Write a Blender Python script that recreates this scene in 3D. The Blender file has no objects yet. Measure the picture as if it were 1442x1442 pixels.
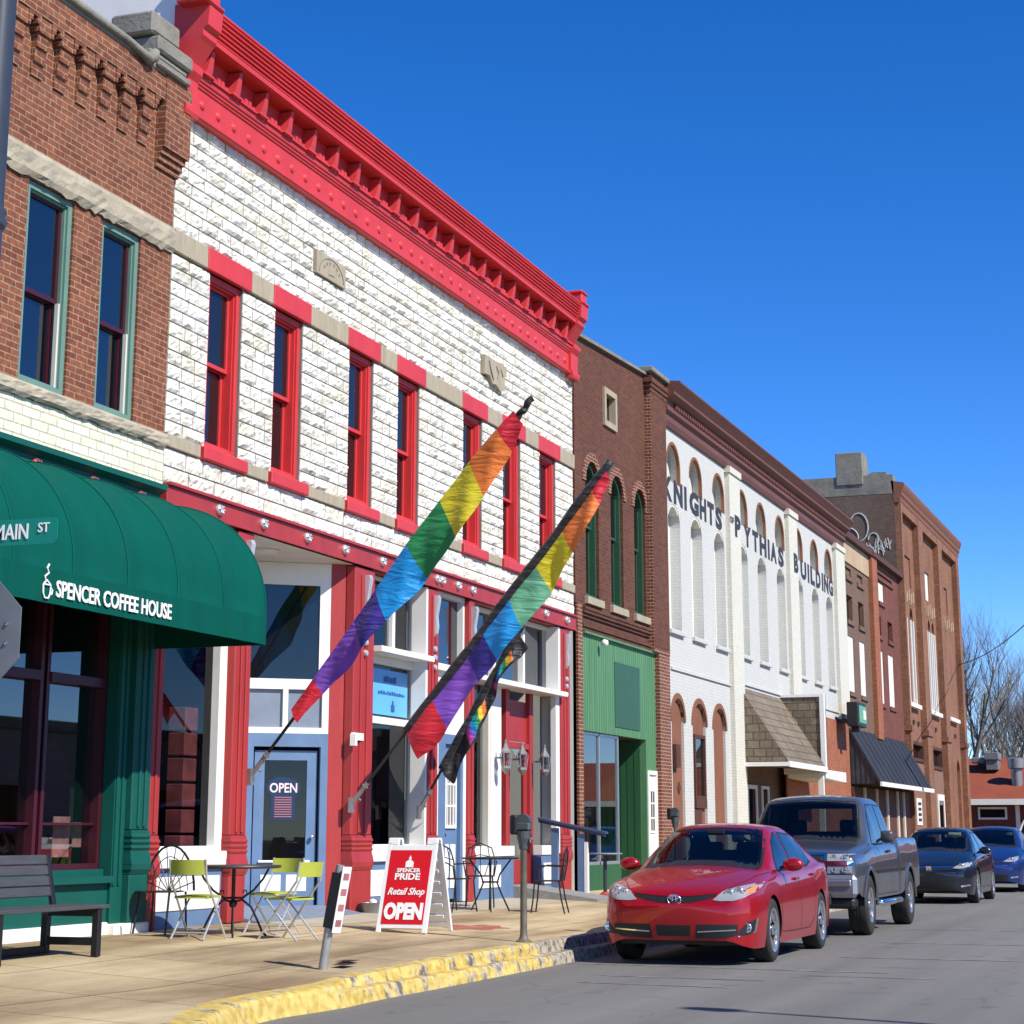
import bpy, bmesh, math, random
from mathutils import Vector, Matrix
from mathutils.bvhtree import BVHTree
from mathutils.geometry import delaunay_2d_cdt
rnd = random.Random(11)
R = math.radians
sin, cos, pi = math.sin, math.cos, math.pi
SC = bpy.context.scene
COL = SC.collection

# ------------------------------------------------------------------ camera, sky, sun, exposure
cam_d = bpy.data.cameras.new("camera")
cam = bpy.data.objects.new("camera", cam_d)
COL.objects.link(cam)
YAW, PIT = R(19.926), R(13.271)
fwd = Vector((cos(YAW) * cos(PIT), sin(YAW) * cos(PIT), sin(PIT)))
cam.location = (0, 0, 1.445)
cam.rotation_euler = fwd.to_track_quat('-Z', 'Y').to_euler()
cam_d.sensor_fit = 'HORIZONTAL'
cam_d.sensor_width = 36.0
cam_d.lens = 36.0 * 2750 / 1442
cam_d.shift_y = -(721 - 524.9) / 1442
cam_d.clip_start = 0.1
cam_d.clip_end = 2000
SC.camera = cam

SUN_EL, SUN_AZ = R(43), R(20)            # azimuth measured from -Y towards -X
to_sun = Vector((-sin(SUN_AZ) * cos(SUN_EL), -cos(SUN_AZ) * cos(SUN_EL), sin(SUN_EL)))
W = bpy.data.worlds.new("World")
SC.world = W
W.use_nodes = True
wn = W.node_tree
for n in list(wn.nodes):
    wn.nodes.remove(n)
w_out = wn.nodes.new("ShaderNodeOutputWorld")
w_bg = wn.nodes.new("ShaderNodeBackground")
w_sky = wn.nodes.new("ShaderNodeTexSky")
w_sky.sky_type = 'NISHITA'
w_sky.sun_disc = False
w_sky.sun_elevation = SUN_EL
w_sky.sun_rotation = math.atan2(to_sun.x, to_sun.y)
w_sky.altitude = 2600
w_sky.air_density = 0.8
w_sky.dust_density = 0.0
w_sky.ozone_density = 3.0
w_hsv = wn.nodes.new("ShaderNodeHueSaturation")
w_hsv.inputs["Saturation"].default_value = 1.33
w_hsv.inputs["Hue"].default_value = 0.510
w_hsv.inputs["Value"].default_value = 1.0
w_bg.inputs["Strength"].default_value = 0.15
wn.links.new(w_sky.outputs[0], w_hsv.inputs["Color"])
wn.links.new(w_hsv.outputs[0], w_bg.inputs[0])
wn.links.new(w_bg.outputs[0], w_out.inputs[0])

sun_d = bpy.data.lights.new("sun", 'SUN')
sun_d.energy = 4.3
sun_d.angle = R(0.53)
sun_d.color = (1.0, 0.945, 0.84)
sun = bpy.data.objects.new("sun", sun_d)
COL.objects.link(sun)
sun.rotation_euler = (-to_sun).to_track_quat('-Z', 'Y').to_euler()
sun.location = (0, -30, 40)
SC.view_settings.view_transform = 'Standard'
SC.view_settings.look = 'None'
SC.view_settings.exposure = 0.54
SC.view_settings.gamma = 1.0
SC.render.resolution_x = 1024
SC.render.resolution_y = 1024
SC.cycles.max_bounces = 7
SC.cycles.transparent_max_bounces = 10
SC.cycles.caustics_reflective = False
SC.cycles.caustics_refractive = False

# ------------------------------------------------------------------ materials
def _nodes(name):
    m = bpy.data.materials.new(name)
    m.use_nodes = True
    nt = m.node_tree
    return m, nt, nt.nodes["Principled BSDF"], nt.links

def N(nt, typ, **kw):
    n = nt.nodes.new(typ)
    for k, v in kw.items():
        setattr(n, k, v)
    return n

def rgba(c):
    return (c[0], c[1], c[2], 1.0)

def srgb(r, g, b, k=0.72):
    def f(v):
        v /= 255.0
        return v / 12.92 if v <= 0.04045 else ((v + 0.055) / 1.055) ** 2.4
    return (f(r) * k, f(g) * k, f(b) * k)

def pmat(name, col, rough=0.6, metal=0.0, var=0.12, vscale=3.0, bump=0.0, bscale=40.0, coat=0.0,
         dirt=0.0, dscale=1.2, dcol=None, stretch=None, spec=None):
    """plain painted / natural surface: base colour with soft variation, optional dirt blotches and fine bump"""
    m, nt, b, L = _nodes(name)
    b.inputs["Roughness"].default_value = rough
    b.inputs["Metallic"].default_value = metal
    if coat:
        b.inputs["Coat Weight"].default_value = coat
        b.inputs["Coat Roughness"].default_value = 0.04
    if spec is not None:
        b.inputs["Specular IOR Level"].default_value = spec
    tc = N(nt, "ShaderNodeTexCoord")
    src = tc.outputs["Object"]
    if stretch:
        mp = N(nt, "ShaderNodeMapping")
        mp.inputs["Scale"].default_value = stretch
        L.new(src, mp.inputs["Vector"])
        src = mp.outputs[0]
    nz = N(nt, "ShaderNodeTexNoise")
    nz.inputs["Scale"].default_value = vscale
    nz.inputs["Detail"].default_value = 6
    L.new(src, nz.inputs["Vector"])
    mr = N(nt, "ShaderNodeMapRange")
    mr.inputs["From Min"].default_value = 0.25
    mr.inputs["From Max"].default_value = 0.75
    mr.inputs["To Min"].default_value = 1 - var
    mr.inputs["To Max"].default_value = 1 + var
    L.new(nz.outputs["Fac"], mr.inputs["Value"])
    vm = N(nt, "ShaderNodeVectorMath", operation='SCALE')
    vm.inputs[0].default_value = col
    L.new(mr.outputs[0], vm.inputs["Scale"])
    out = vm.outputs[0]
    if dirt:
        nd = N(nt, "ShaderNodeTexNoise")
        nd.inputs["Scale"].default_value = dscale
        nd.inputs["Detail"].default_value = 9
        nd.inputs["Roughness"].default_value = 0.7
        L.new(src, nd.inputs["Vector"])
        rp = N(nt, "ShaderNodeValToRGB")
        rp.color_ramp.elements[0].position = 0.5
        rp.color_ramp.elements[1].position = 0.72
        L.new(nd.outputs["Fac"], rp.inputs[0])
        mu = N(nt, "ShaderNodeMath", operation='MULTIPLY')
        mu.inputs[1].default_value = dirt
        L.new(rp.outputs[0], mu.inputs[0])
        mx = N(nt, "ShaderNodeMix", data_type='RGBA')
        L.new(mu.outputs[0], mx.inputs["Factor"])
        L.new(out, mx.inputs[6])
        mx.inputs[7].default_value = rgba(dcol or (col[0] * .35, col[1] * .33, col[2] * .3))
        out = mx.outputs[2]
    L.new(out, b.inputs["Base Color"])
    if bump:
        nb = N(nt, "ShaderNodeTexNoise")
        nb.inputs["Scale"].default_value = bscale
        nb.inputs["Detail"].default_value = 5
        L.new(src, nb.inputs["Vector"])
        bp = N(nt, "ShaderNodeBump")
        bp.inputs["Strength"].default_value = bump
        bp.inputs["Distance"].default_value = 0.02
        L.new(nb.outputs["Fac"], bp.inputs["Height"])
        L.new(bp.outputs[0], b.inputs["Normal"])
    return m

def brickmat(name, c1, c2, mortar, bw=0.219, bh=0.072, ms=0.007, stain=0.35, bump=0.5, smooth=0.1, stainc=None, bias=0.0, rough=0.85, offs=0.5, sscale=0.7, vary=.2):
    m, nt, b, L = _nodes(name)
    b.inputs["Roughness"].default_value = rough
    tc = N(nt, "ShaderNodeTexCoord")
    sx = N(nt, "ShaderNodeSeparateXYZ")
    L.new(tc.outputs["Object"], sx.inputs[0])
    ad = N(nt, "ShaderNodeMath", operation='ADD')
    L.new(sx.outputs[0], ad.inputs[0])
    L.new(sx.outputs[1], ad.inputs[1])
    cb = N(nt, "ShaderNodeCombineXYZ")
    L.new(ad.outputs[0], cb.inputs[0])
    L.new(sx.outputs[2], cb.inputs[1])
    # wobble the courses a little
    wz = N(nt, "ShaderNodeTexNoise")
    wz.inputs["Scale"].default_value = 7.0
    L.new(tc.outputs["Object"], wz.inputs["Vector"])
    wv = N(nt, "ShaderNodeVectorMath", operation='SCALE')
    wv.inputs["Scale"].default_value = 0.012
    L.new(wz.outputs["Color"], wv.inputs[0])
    wa = N(nt, "ShaderNodeVectorMath", operation='ADD')
    L.new(cb.outputs[0], wa.inputs[0])
    L.new(wv.outputs[0], wa.inputs[1])
    bt = N(nt, "ShaderNodeTexBrick")
    bt.offset = offs
    bt.inputs["Scale"].default_value = 1.0
    bt.inputs["Brick Width"].default_value = bw
    bt.inputs["Row Height"].default_value = bh
    bt.inputs["Mortar Size"].default_value = ms
    bt.inputs["Mortar Smooth"].default_value = smooth
    bt.inputs["Bias"].default_value = bias
    bt.inputs["Color1"].default_value = rgba(c1)
    bt.inputs["Color2"].default_value = rgba(c2)
    bt.inputs["Mortar"].default_value = rgba(mortar)
    L.new(wa.outputs[0], bt.inputs["Vector"])
    nz = N(nt, "ShaderNodeTexNoise")
    nz.inputs["Scale"].default_value = sscale
    nz.inputs["Detail"].default_value = 8
    nz.inputs["Roughness"].default_value = 0.65
    L.new(tc.outputs["Object"], nz.inputs["Vector"])
    rp = N(nt, "ShaderNodeValToRGB")
    rp.color_ramp.elements[0].position = 0.42
    rp.color_ramp.elements[1].position = 0.7
    L.new(nz.outputs["Fac"], rp.inputs[0])
    mu = N(nt, "ShaderNodeMath", operation='MULTIPLY')
    mu.inputs[1].default_value = stain
    L.new(rp.outputs[0], mu.inputs[0])
    mx = N(nt, "ShaderNodeMix", data_type='RGBA')
    L.new(mu.outputs[0], mx.inputs["Factor"])
    L.new(bt.outputs["Color"], mx.inputs[6])
    mx.inputs[7].default_value = rgba(stainc or (c1[0] * .5, c1[1] * .5, c1[2] * .5))
    n2 = N(nt, "ShaderNodeTexNoise")
    n2.inputs["Scale"].default_value = 14
    n2.inputs["Detail"].default_value = 4
    L.new(tc.outputs["Object"], n2.inputs["Vector"])
    mr = N(nt, "ShaderNodeMapRange")
    mr.inputs["From Min"].default_value = 0.3
    mr.inputs["From Max"].default_value = 0.7
    mr.inputs["To Min"].default_value = 1 - vary
    mr.inputs["To Max"].default_value = 1 + vary
    L.new(n2.outputs["Fac"], mr.inputs["Value"])
    vm = N(nt, "ShaderNodeVectorMath", operation='SCALE')
    L.new(mx.outputs[2], vm.inputs[0])
    L.new(mr.outputs[0], vm.inputs["Scale"])
    L.new(vm.outputs[0], b.inputs["Base Color"])
    if bump:
        iv = N(nt, "ShaderNodeMath", operation='SUBTRACT')
        iv.inputs[0].default_value = 1.0
        L.new(bt.outputs["Fac"], iv.inputs[1])
        m3 = N(nt, "ShaderNodeMath", operation='MULTIPLY_ADD')
        L.new(n2.outputs["Fac"], m3.inputs[0])
        m3.inputs[1].default_value = 0.35
        L.new(iv.outputs[0], m3.inputs[2])
        bp = N(nt, "ShaderNodeBump")
        bp.inputs["Strength"].default_value = bump
        bp.inputs["Distance"].default_value = 0.012
        L.new(m3.outputs[0], bp.inputs["Height"])
        L.new(bp.outputs[0], b.inputs["Normal"])
    return m

def glassmat(name, behind=(0.012, 0.014, 0.018), ior=1.75, see=0.0, tint=(0.75, 0.8, 0.8), wob=0.0):
    """window glass: mirror-like reflection over a dark room (see=0) or over what really stands behind (see=1)"""
    m, nt, b, L = _nodes(name)
    nt.nodes.remove(b)
    out = nt.nodes["Material Output"]
    gl = N(nt, "ShaderNodeBsdfGlossy")
    gl.inputs["Roughness"].default_value = 0.015
    gl.inputs["Color"].default_value = (0.95, 0.97, 1.0, 1)
    if see:
        un = N(nt, "ShaderNodeBsdfTransparent")
        un.inputs["Color"].default_value = rgba(tint)
    else:
        un = N(nt, "ShaderNodeBsdfDiffuse")
        un.inputs["Color"].default_value = rgba(behind)
    f0 = ((ior - 1) / (ior + 1)) ** 2
    ge = N(nt, "ShaderNodeNewGeometry")
    dt = N(nt, "ShaderNodeVectorMath", operation='DOT_PRODUCT')
    L.new(ge.outputs["Normal"], dt.inputs[0])
    L.new(ge.outputs["Incoming"], dt.inputs[1])
    ab = N(nt, "ShaderNodeMath", operation='ABSOLUTE')
    L.new(dt.outputs["Value"], ab.inputs[0])
    om = N(nt, "ShaderNodeMath", operation='SUBTRACT')
    om.inputs[0].default_value = 1.0
    L.new(ab.outputs[0], om.inputs[1])
    pw = N(nt, "ShaderNodeMath", operation='POWER')
    L.new(om.outputs[0], pw.inputs[0])
    pw.inputs[1].default_value = 5.0
    fr = N(nt, "ShaderNodeMath", operation='MULTIPLY_ADD')
    L.new(pw.outputs[0], fr.inputs[0])
    fr.inputs[1].default_value = 1 - f0
    fr.inputs[2].default_value = f0
    mx = N(nt, "ShaderNodeMixShader")
    L.new(fr.outputs[0], mx.inputs[0])
    L.new(un.outputs[0], mx.inputs[1])
    L.new(gl.outputs[0], mx.inputs[2])
    if wob:
        tc = N(nt, "ShaderNodeTexCoord")
        nz = N(nt, "ShaderNodeTexNoise")
        nz.inputs["Scale"].default_value = 1.3
        L.new(tc.outputs["Object"], nz.inputs["Vector"])
        bp = N(nt, "ShaderNodeBump")
        bp.inputs["Strength"].default_value = wob
        bp.inputs["Distance"].default_value = 0.05
        L.new(nz.outputs["Fac"], bp.inputs["Height"])
        L.new(bp.outputs[0], gl.inputs["Normal"])
    L.new(mx.outputs[0], out.inputs["Surface"])
    return m

M = {}
M['brick_corner'] = brickmat("brick_corner", srgb(138, 70, 44, .62), srgb(168, 98, 66, .62), srgb(190, 160, 128, .62), stain=0.35, stainc=srgb(104, 62, 46, .62), bump=0.7, vary=.32)
M['brick_dark'] = brickmat("brick_dark", srgb(104, 54, 34, .66), srgb(128, 72, 48, .66), srgb(128, 96, 74, .66), stain=0.4, stainc=srgb(84, 48, 34, .66), ms=0.006, bump=0.6)
M['brick_pier'] = brickmat("brick_pier", srgb(124, 62, 40), srgb(146, 82, 56), srgb(196, 176, 154), stain=0.2, bump=0.6)
M['brick_narrow'] = brickmat("brick_narrow", srgb(122, 92, 74), srgb(138, 106, 86), srgb(142, 116, 96), stain=0.5, stainc=srgb(104, 80, 66), ms=0.005)
M['brick_rust'] = brickmat("brick_rust", srgb(122, 62, 48), srgb(142, 78, 60), srgb(130, 92, 76), stain=0.5, stainc=srgb(92, 54, 46), ms=0.005)
M['brick_orange'] = brickmat("brick_orange", srgb(152, 98, 70), srgb(164, 114, 84), srgb(170, 130, 104), stain=0.65, stainc=srgb(112, 74, 58), ms=0.005, vary=.3)
M['brick_bright'] = brickmat("brick_bright", srgb(168, 94, 62), srgb(182, 112, 76), srgb(190, 130, 100), stain=0.3, ms=0.005)
M['brick_flank'] = brickmat("brick_flank", srgb(104, 74, 62), srgb(120, 88, 74), srgb(120, 100, 88), stain=0.7, stainc=srgb(128, 118, 104), ms=0.005, sscale=0.35)
M['brick_white'] = brickmat("brick_white", (.57, .565, .52), (.54, .535, .495), (.45, .45, .43), stain=0.3, stainc=(.47, .48, .46), bump=0.3, ms=0.006, vary=.05)
M['brick_ivory'] = brickmat("brick_ivory", (.64, .62, .52), (.61, .59, .50), (.52, .50, .43), stain=0.2, stainc=(.54, .53, .46), bump=0.3, ms=0.006, vary=.06)
M['niche_white'] = pmat("niche_white", (.70, .69, .63), .7, var=.04, vscale=2, dirt=.15, dscale=2, dcol=(.58, .57, .52))
M['canvas_seam'] = pmat("canvas_seam", (.003, .10, .075), .9, var=.1, spec=.1)
M['brick_cream'] = brickmat("brick_cream", (.80, .80, .62), (.74, .72, .52), (.40, .38, .30), bw=0.32, bh=0.105, ms=0.008, stain=0.3, stainc=(.62, .52, .30), bump=0.6)
M['brick_low'] = brickmat("brick_low", srgb(120, 52, 48), srgb(134, 64, 56), srgb(140, 96, 86), stain=0.2, ms=0.006)
M['stone_paint'] = None
M['limestone'] = pmat("limestone", srgb(196, 184, 160), .85, var=.16, vscale=3, bump=.5, bscale=22, dirt=.5, dscale=2.2, dcol=srgb(112, 104, 92))
M['limestone_smooth'] = pmat("limestone_smooth", srgb(192, 178, 152), .8, var=.12, vscale=5, dirt=.45, dscale=1.6, dcol=srgb(132, 124, 110), stretch=(3, 3, .6))
M['cap_stone'] = pmat("cap_stone", srgb(150, 146, 134), .9, var=.2, vscale=3, bump=.6, bscale=18, dirt=.6, dscale=2.5, dcol=srgb(92, 90, 80))
M['red_bright'] = pmat("red_bright", (.58, .040, .042), .5, var=.10, vscale=2, dirt=.35, dscale=2.5, dcol=(.40, .022, .026), stretch=(1, 1, .4), bump=.12, bscale=9)
M['red_store'] = pmat("red_store", (.36, .030, .028), .5, var=.14, vscale=2, dirt=.35, dscale=2.2, dcol=(.25, .02, .02), stretch=(1.5, 1.5, .4), bump=.15, bscale=14)
M['white_paint'] = pmat("white_paint", (.80, .79, .74), .5, var=.05, vscale=3, dirt=.14, dscale=2, dcol=(.55, .52, .46))
M['cream_paint'] = pmat("cream_paint", (.66, .62, .54), .6, var=.08, vscale=3, dirt=.2)
M['blue_paint'] = pmat("blue_paint", (.115, .195, .335), .5, var=.12, vscale=3, dirt=.15)
M['blue_grey'] = pmat("blue_grey", (.17, .21, .28), .7, var=.15, vscale=3, dirt=.2)
M['silver_paint'] = pmat("silver_paint", (.66, .67, .68), .35, metal=.5, var=.1)
M['green_teal'] = pmat("green_teal", (.004, .085, .066), .55, var=.1, vscale=2, spec=.3)
M['canvas'] = pmat("canvas", (.0, .078, .058), .9, spec=.1, var=.10, vscale=1.5, bump=.05, bscale=300, dirt=.35, dscale=1.2, dcol=(.004, .060, .046), stretch=(3.5, 1.5, .5))
M['green_frame'] = pmat("green_frame", (.14, .25, .20), .5, var=.1)
M['maroon'] = pmat("maroon", (.055, .006, .013), .4, var=.1)
M['rosette_red'] = pmat("rosette_red", (.28, .06, .07), .5)
M['gold'] = pmat("gold", (.5, .38, .12), .4)
M['white_lettering'] = pmat("white_lettering", (.82, .82, .80), .6, var=.02)
M['black_lettering'] = pmat("black_lettering", (.03, .03, .04), .7, var=.25, vscale=6)
M['pane_sky'] = glassmat("pane_sky", (.004, .006, .010), 2.2, wob=.04)
M['pane_upper'] = glassmat("pane_upper", (.010, .009, .010), 1.75, wob=.06)
M['pane_store'] = glassmat("pane_store", ior=1.46, see=1, tint=(.62, .66, .66))
M['pane_dark'] = glassmat("pane_dark", (.006, .007, .008), 1.6)
M['pane_shop'] = glassmat("pane_shop", ior=2.3, see=1, tint=(.62, .66, .66))
M['pane_car'] = glassmat("pane_car", ior=1.55, see=1, tint=(.34, .38, .38))
M['pane_car_side'] = glassmat("pane_car_side", ior=1.7, see=1, tint=(.26, .29, .30))
M['seat_dark'] = pmat("seat_dark", (.035, .033, .032), .8, var=.2)
M['dash_dark'] = pmat("dash_dark", (.022, .022, .023), .7, var=.15)
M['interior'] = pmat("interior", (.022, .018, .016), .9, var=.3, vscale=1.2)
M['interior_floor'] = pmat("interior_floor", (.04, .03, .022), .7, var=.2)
M['green_panel'] = pmat("green_panel", srgb(96, 150, 102), .6, var=.16, vscale=1.5, dirt=.4, dscale=1.1, dcol=srgb(132, 168, 120), stretch=(4, 4, .5))
M['green_dark'] = pmat("green_dark", srgb(58, 104, 82), .6, var=.1)
M['green_side'] = pmat("green_side", srgb(44, 104, 62), .6, var=.12, stretch=(4, 4, .4))
M['green_window'] = pmat("green_window", srgb(48, 92, 66), .5, var=.12)
M['aluminium'] = pmat("aluminium", (.55, .57, .57), .35, metal=.7, var=.1)
M['brown_paint'] = pmat("brown_paint", srgb(150, 96, 66), .7, var=.1, vscale=2, dirt=.15)
M['brown_dark'] = pmat("brown_dark", srgb(96, 58, 42), .7, var=.12)
M['brown_cornice'] = pmat("brown_cornice", srgb(124, 74, 62), .6, var=.14, vscale=1.5, dirt=.4, dscale=.8, dcol=srgb(140, 94, 72), stretch=(.6, 2, 3))
M['boarded'] = pmat("boarded", (.72, .70, .64), .7, var=.05)
M['stucco'] = pmat("stucco", srgb(206, 178, 144), .9, var=.12, vscale=1.2, bump=.2)
M['black_metal'] = pmat("black_metal", (.012, .012, .014), .45, var=.1, spec=.4)
M['dark_awning'] = pmat("dark_awning", (.026, .027, .030), .65, var=.2, vscale=1.2, dirt=.4, dscale=.8, dcol=(.045, .047, .052), spec=.3)
M['grey_metal'] = pmat("grey_metal", (.30, .30, .29), .45, metal=.6, var=.15)
M['rust_post'] = pmat("rust_post", (.17, .145, .115), .6, metal=.3, var=.3, vscale=8, dirt=.4, dscale=6, dcol=(.09, .06, .04))
M['galvanised'] = pmat("galvanised", (.42, .42, .40), .45, metal=.5, var=.2, vscale=8, dirt=.3, dscale=5)
M['sign_back'] = pmat("sign_back", (.22, .23, .24), .5, metal=.4, var=.12, vscale=5)
M['pole_dark'] = pmat("pole_dark", (.055, .062, .075), .35, metal=.3, var=.15)
M['sign_green'] = pmat("sign_green", (.0, .22, .15), .4, var=.05)
M['plastic_white'] = pmat("plastic_white", (.78, .78, .77), .4, var=.05)
M['sign_red'] = pmat("sign_red", (.62, .012, .02), .35, var=.04)
M['chair_green'] = pmat("chair_green", (.42, .46, .06), .4, var=.1)
M['chair_steel'] = pmat("chair_steel", (.62, .63, .63), .3, metal=.6, var=.08)
M['table_top'] = pmat("table_top", (.035, .03, .03), .5, var=.2)
M['bench_plank'] = pmat("bench_plank", (.055, .056, .062), .6, var=.2, vscale=4, stretch=(1, 8, 8))
M['tyre'] = pmat("tyre", (.022, .021, .020), .85, var=.25, vscale=12)
M['rim'] = pmat("rim", (.55, .55, .56), .28, metal=.85, var=.08)
M['bumper_chrome'] = pmat("bumper_chrome", (.45, .45, .46), .32, metal=.8, var=.1)
M['chrome'] = pmat("chrome", (.80, .80, .82), .10, metal=1.0, var=.03)
M['trim_black'] = pmat("trim_black", (.012, .012, .013), .5, var=.1)
M['lens'] = glassmat("lens", (.30, .31, .33), 1.6)
M['lamp_reflector'] = pmat("lamp_reflector", (.75, .77, .80), .15, metal=.9, var=.2, vscale=30)
M['amber'] = pmat("amber", (.6, .22, .05), .2)
M['asphalt_seam'] = pmat("asphalt_seam", (.03, .03, .03), .9)
M['red_roof'] = pmat("red_roof", srgb(158, 78, 52), .85, var=.14, vscale=1.0, dirt=.3, dscale=.6, dcol=srgb(176, 96, 66))
M['bark'] = pmat("bark", (.16, .135, .11), .9, var=.25, vscale=5)
M['bark_grey'] = pmat("bark_grey", (.21, .18, .155), .9, var=.25, vscale=5)
M['hay'] = pmat("hay", (.42, .36, .25), .9, var=.3)
M['opposite_stone'] = brickmat("opposite_stone", (.36, .35, .32), (.30, .29, .27), (.24, .23, .22), bw=.6, bh=.3, ms=.012, stain=.3)
M['opposite_brick'] = brickmat("opposite_brick", (.24, .11, .08), (.28, .14, .10), (.3, .26, .22), stain=.3)
M['graffiti'] = pmat("graffiti", (.50, .50, .46), .8, var=.2)
M['poster_blue'] = pmat("poster_blue", (.12, .42, .78), .4, var=.06)
M['poster_dark'] = pmat("poster_dark", (.01, .03, .08), .4)
M['rust_mark'] = pmat("rust_mark", (.34, .10, .06), .9, var=.4, vscale=6, dirt=.7, dscale=4, dcol=(.42, .34, .24))

def carpaint(name, col, metal=.35, rough=.3):
    m, nt, b, L = _nodes(name)
    b.inputs["Base Color"].default_value = rgba(col)
    b.inputs["Metallic"].default_value = metal
    b.inputs["Roughness"].default_value = rough
    b.inputs["Coat Weight"].default_value = .7
    b.inputs["Coat Roughness"].default_value = 0.03
    tc = N(nt, "ShaderNodeTexCoord")
    nz = N(nt, "ShaderNodeTexNoise")
    nz.inputs["Scale"].default_value = 1.6
    nz.inputs["Detail"].default_value = 6
    L.new(tc.outputs["Object"], nz.inputs["Vector"])
    mr = N(nt, "ShaderNodeMapRange")
    mr.inputs["To Min"].default_value = rough * .8
    mr.inputs["To Max"].default_value = rough * 1.35
    L.new(nz.outputs["Fac"], mr.inputs["Value"])
    L.new(mr.outputs[0], b.inputs["Roughness"])
    return m
M['paint_red'] = carpaint("paint_red", (.40, .004, .010), .35, .28)
M['paint_grey'] = carpaint("paint_grey", (.095, .10, .112), .5, .3)
M['paint_navy'] = carpaint("paint_navy", (.010, .014, .026), .3, .25)
M['paint_blue'] = carpaint("paint_blue", (.012, .035, .17), .4, .3)
M['paint_white'] = carpaint("paint_white", (.75, .75, .75), 0, .35)

def stone_mat(tint=(1, 1, 1), name="stone_paint"):
    m, nt, b, L = _nodes(name)
    b.inputs["Roughness"].default_value = .75
    tc = N(nt, "ShaderNodeTexCoord")
    n1 = N(nt, "ShaderNodeTexNoise")
    n1.inputs["Scale"].default_value = 9
    n1.inputs["Detail"].default_value = 7
    n1.inputs["Roughness"].default_value = .7
    L.new(tc.outputs["Object"], n1.inputs["Vector"])
    rp = N(nt, "ShaderNodeValToRGB")
    rp.color_ramp.elements[0].position = .34
    rp.color_ramp.elements[0].color = (.30, .285, .26, 1)
    rp.color_ramp.elements[1].position = .43
    rp.color_ramp.elements[1].color = (.80, .78, .72, 1)
    L.new(n1.outputs["Fac"], rp.inputs[0])
    nl = N(nt, "ShaderNodeTexNoise")
    nl.inputs["Scale"].default_value = 2.6
    nl.inputs["Detail"].default_value = 6
    mpl = N(nt, "ShaderNodeMapping")
    mpl.inputs["Scale"].default_value = (1.2, 1.2, .7)
    L.new(tc.outputs["Object"], mpl.inputs[0])
    L.new(mpl.outputs[0], nl.inputs["Vector"])
    rl = N(nt, "ShaderNodeValToRGB")
    rl.color_ramp.elements[0].position = .38
    rl.color_ramp.elements[0].color = (.80 * tint[0], .78 * tint[1], .72 * tint[2], 1)
    rl.color_ramp.elements[1].position = .58
    rl.color_ramp.elements[1].color = rgba(tint)
    L.new(nl.outputs["Fac"], rl.inputs[0])
    ml = N(nt, "ShaderNodeMix", data_type='RGBA', blend_type='MULTIPLY')
    ml.inputs["Factor"].default_value = 1
    L.new(rp.outputs[0], ml.inputs[6])
    L.new(rl.outputs[0], ml.inputs[7])
    L.new(ml.outputs[2], b.inputs["Base Color"])
    n2 = N(nt, "ShaderNodeTexNoise")
    n2.inputs["Scale"].default_value = 26
    n2.inputs["Detail"].default_value = 5
    L.new(tc.outputs["Object"], n2.inputs["Vector"])
    v = N(nt, "ShaderNodeTexVoronoi")
    v.inputs["Scale"].default_value = 13
    L.new(tc.outputs["Object"], v.inputs["Vector"])
    ad = N(nt, "ShaderNodeMath", operation='ADD')
    L.new(n2.outputs["Fac"], ad.inputs[0])
    L.new(v.outputs["Distance"], ad.inputs[1])
    bp = N(nt, "ShaderNodeBump")
    bp.inputs["Strength"].default_value = .45
    bp.inputs["Distance"].default_value = .02
    L.new(ad.outputs[0], bp.inputs["Height"])
    L.new(bp.outputs[0], b.inputs["Normal"])
    return m
M['stone_paint'] = stone_mat()
M['stone_cream'] = stone_mat((.98, .95, .88), "stone_cream")
M['stone_grey'] = stone_mat((.87, .87, .85), "stone_grey")
M['mortar'] = pmat("mortar", (.20, .185, .16), .9, var=.2, vscale=4)

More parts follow.
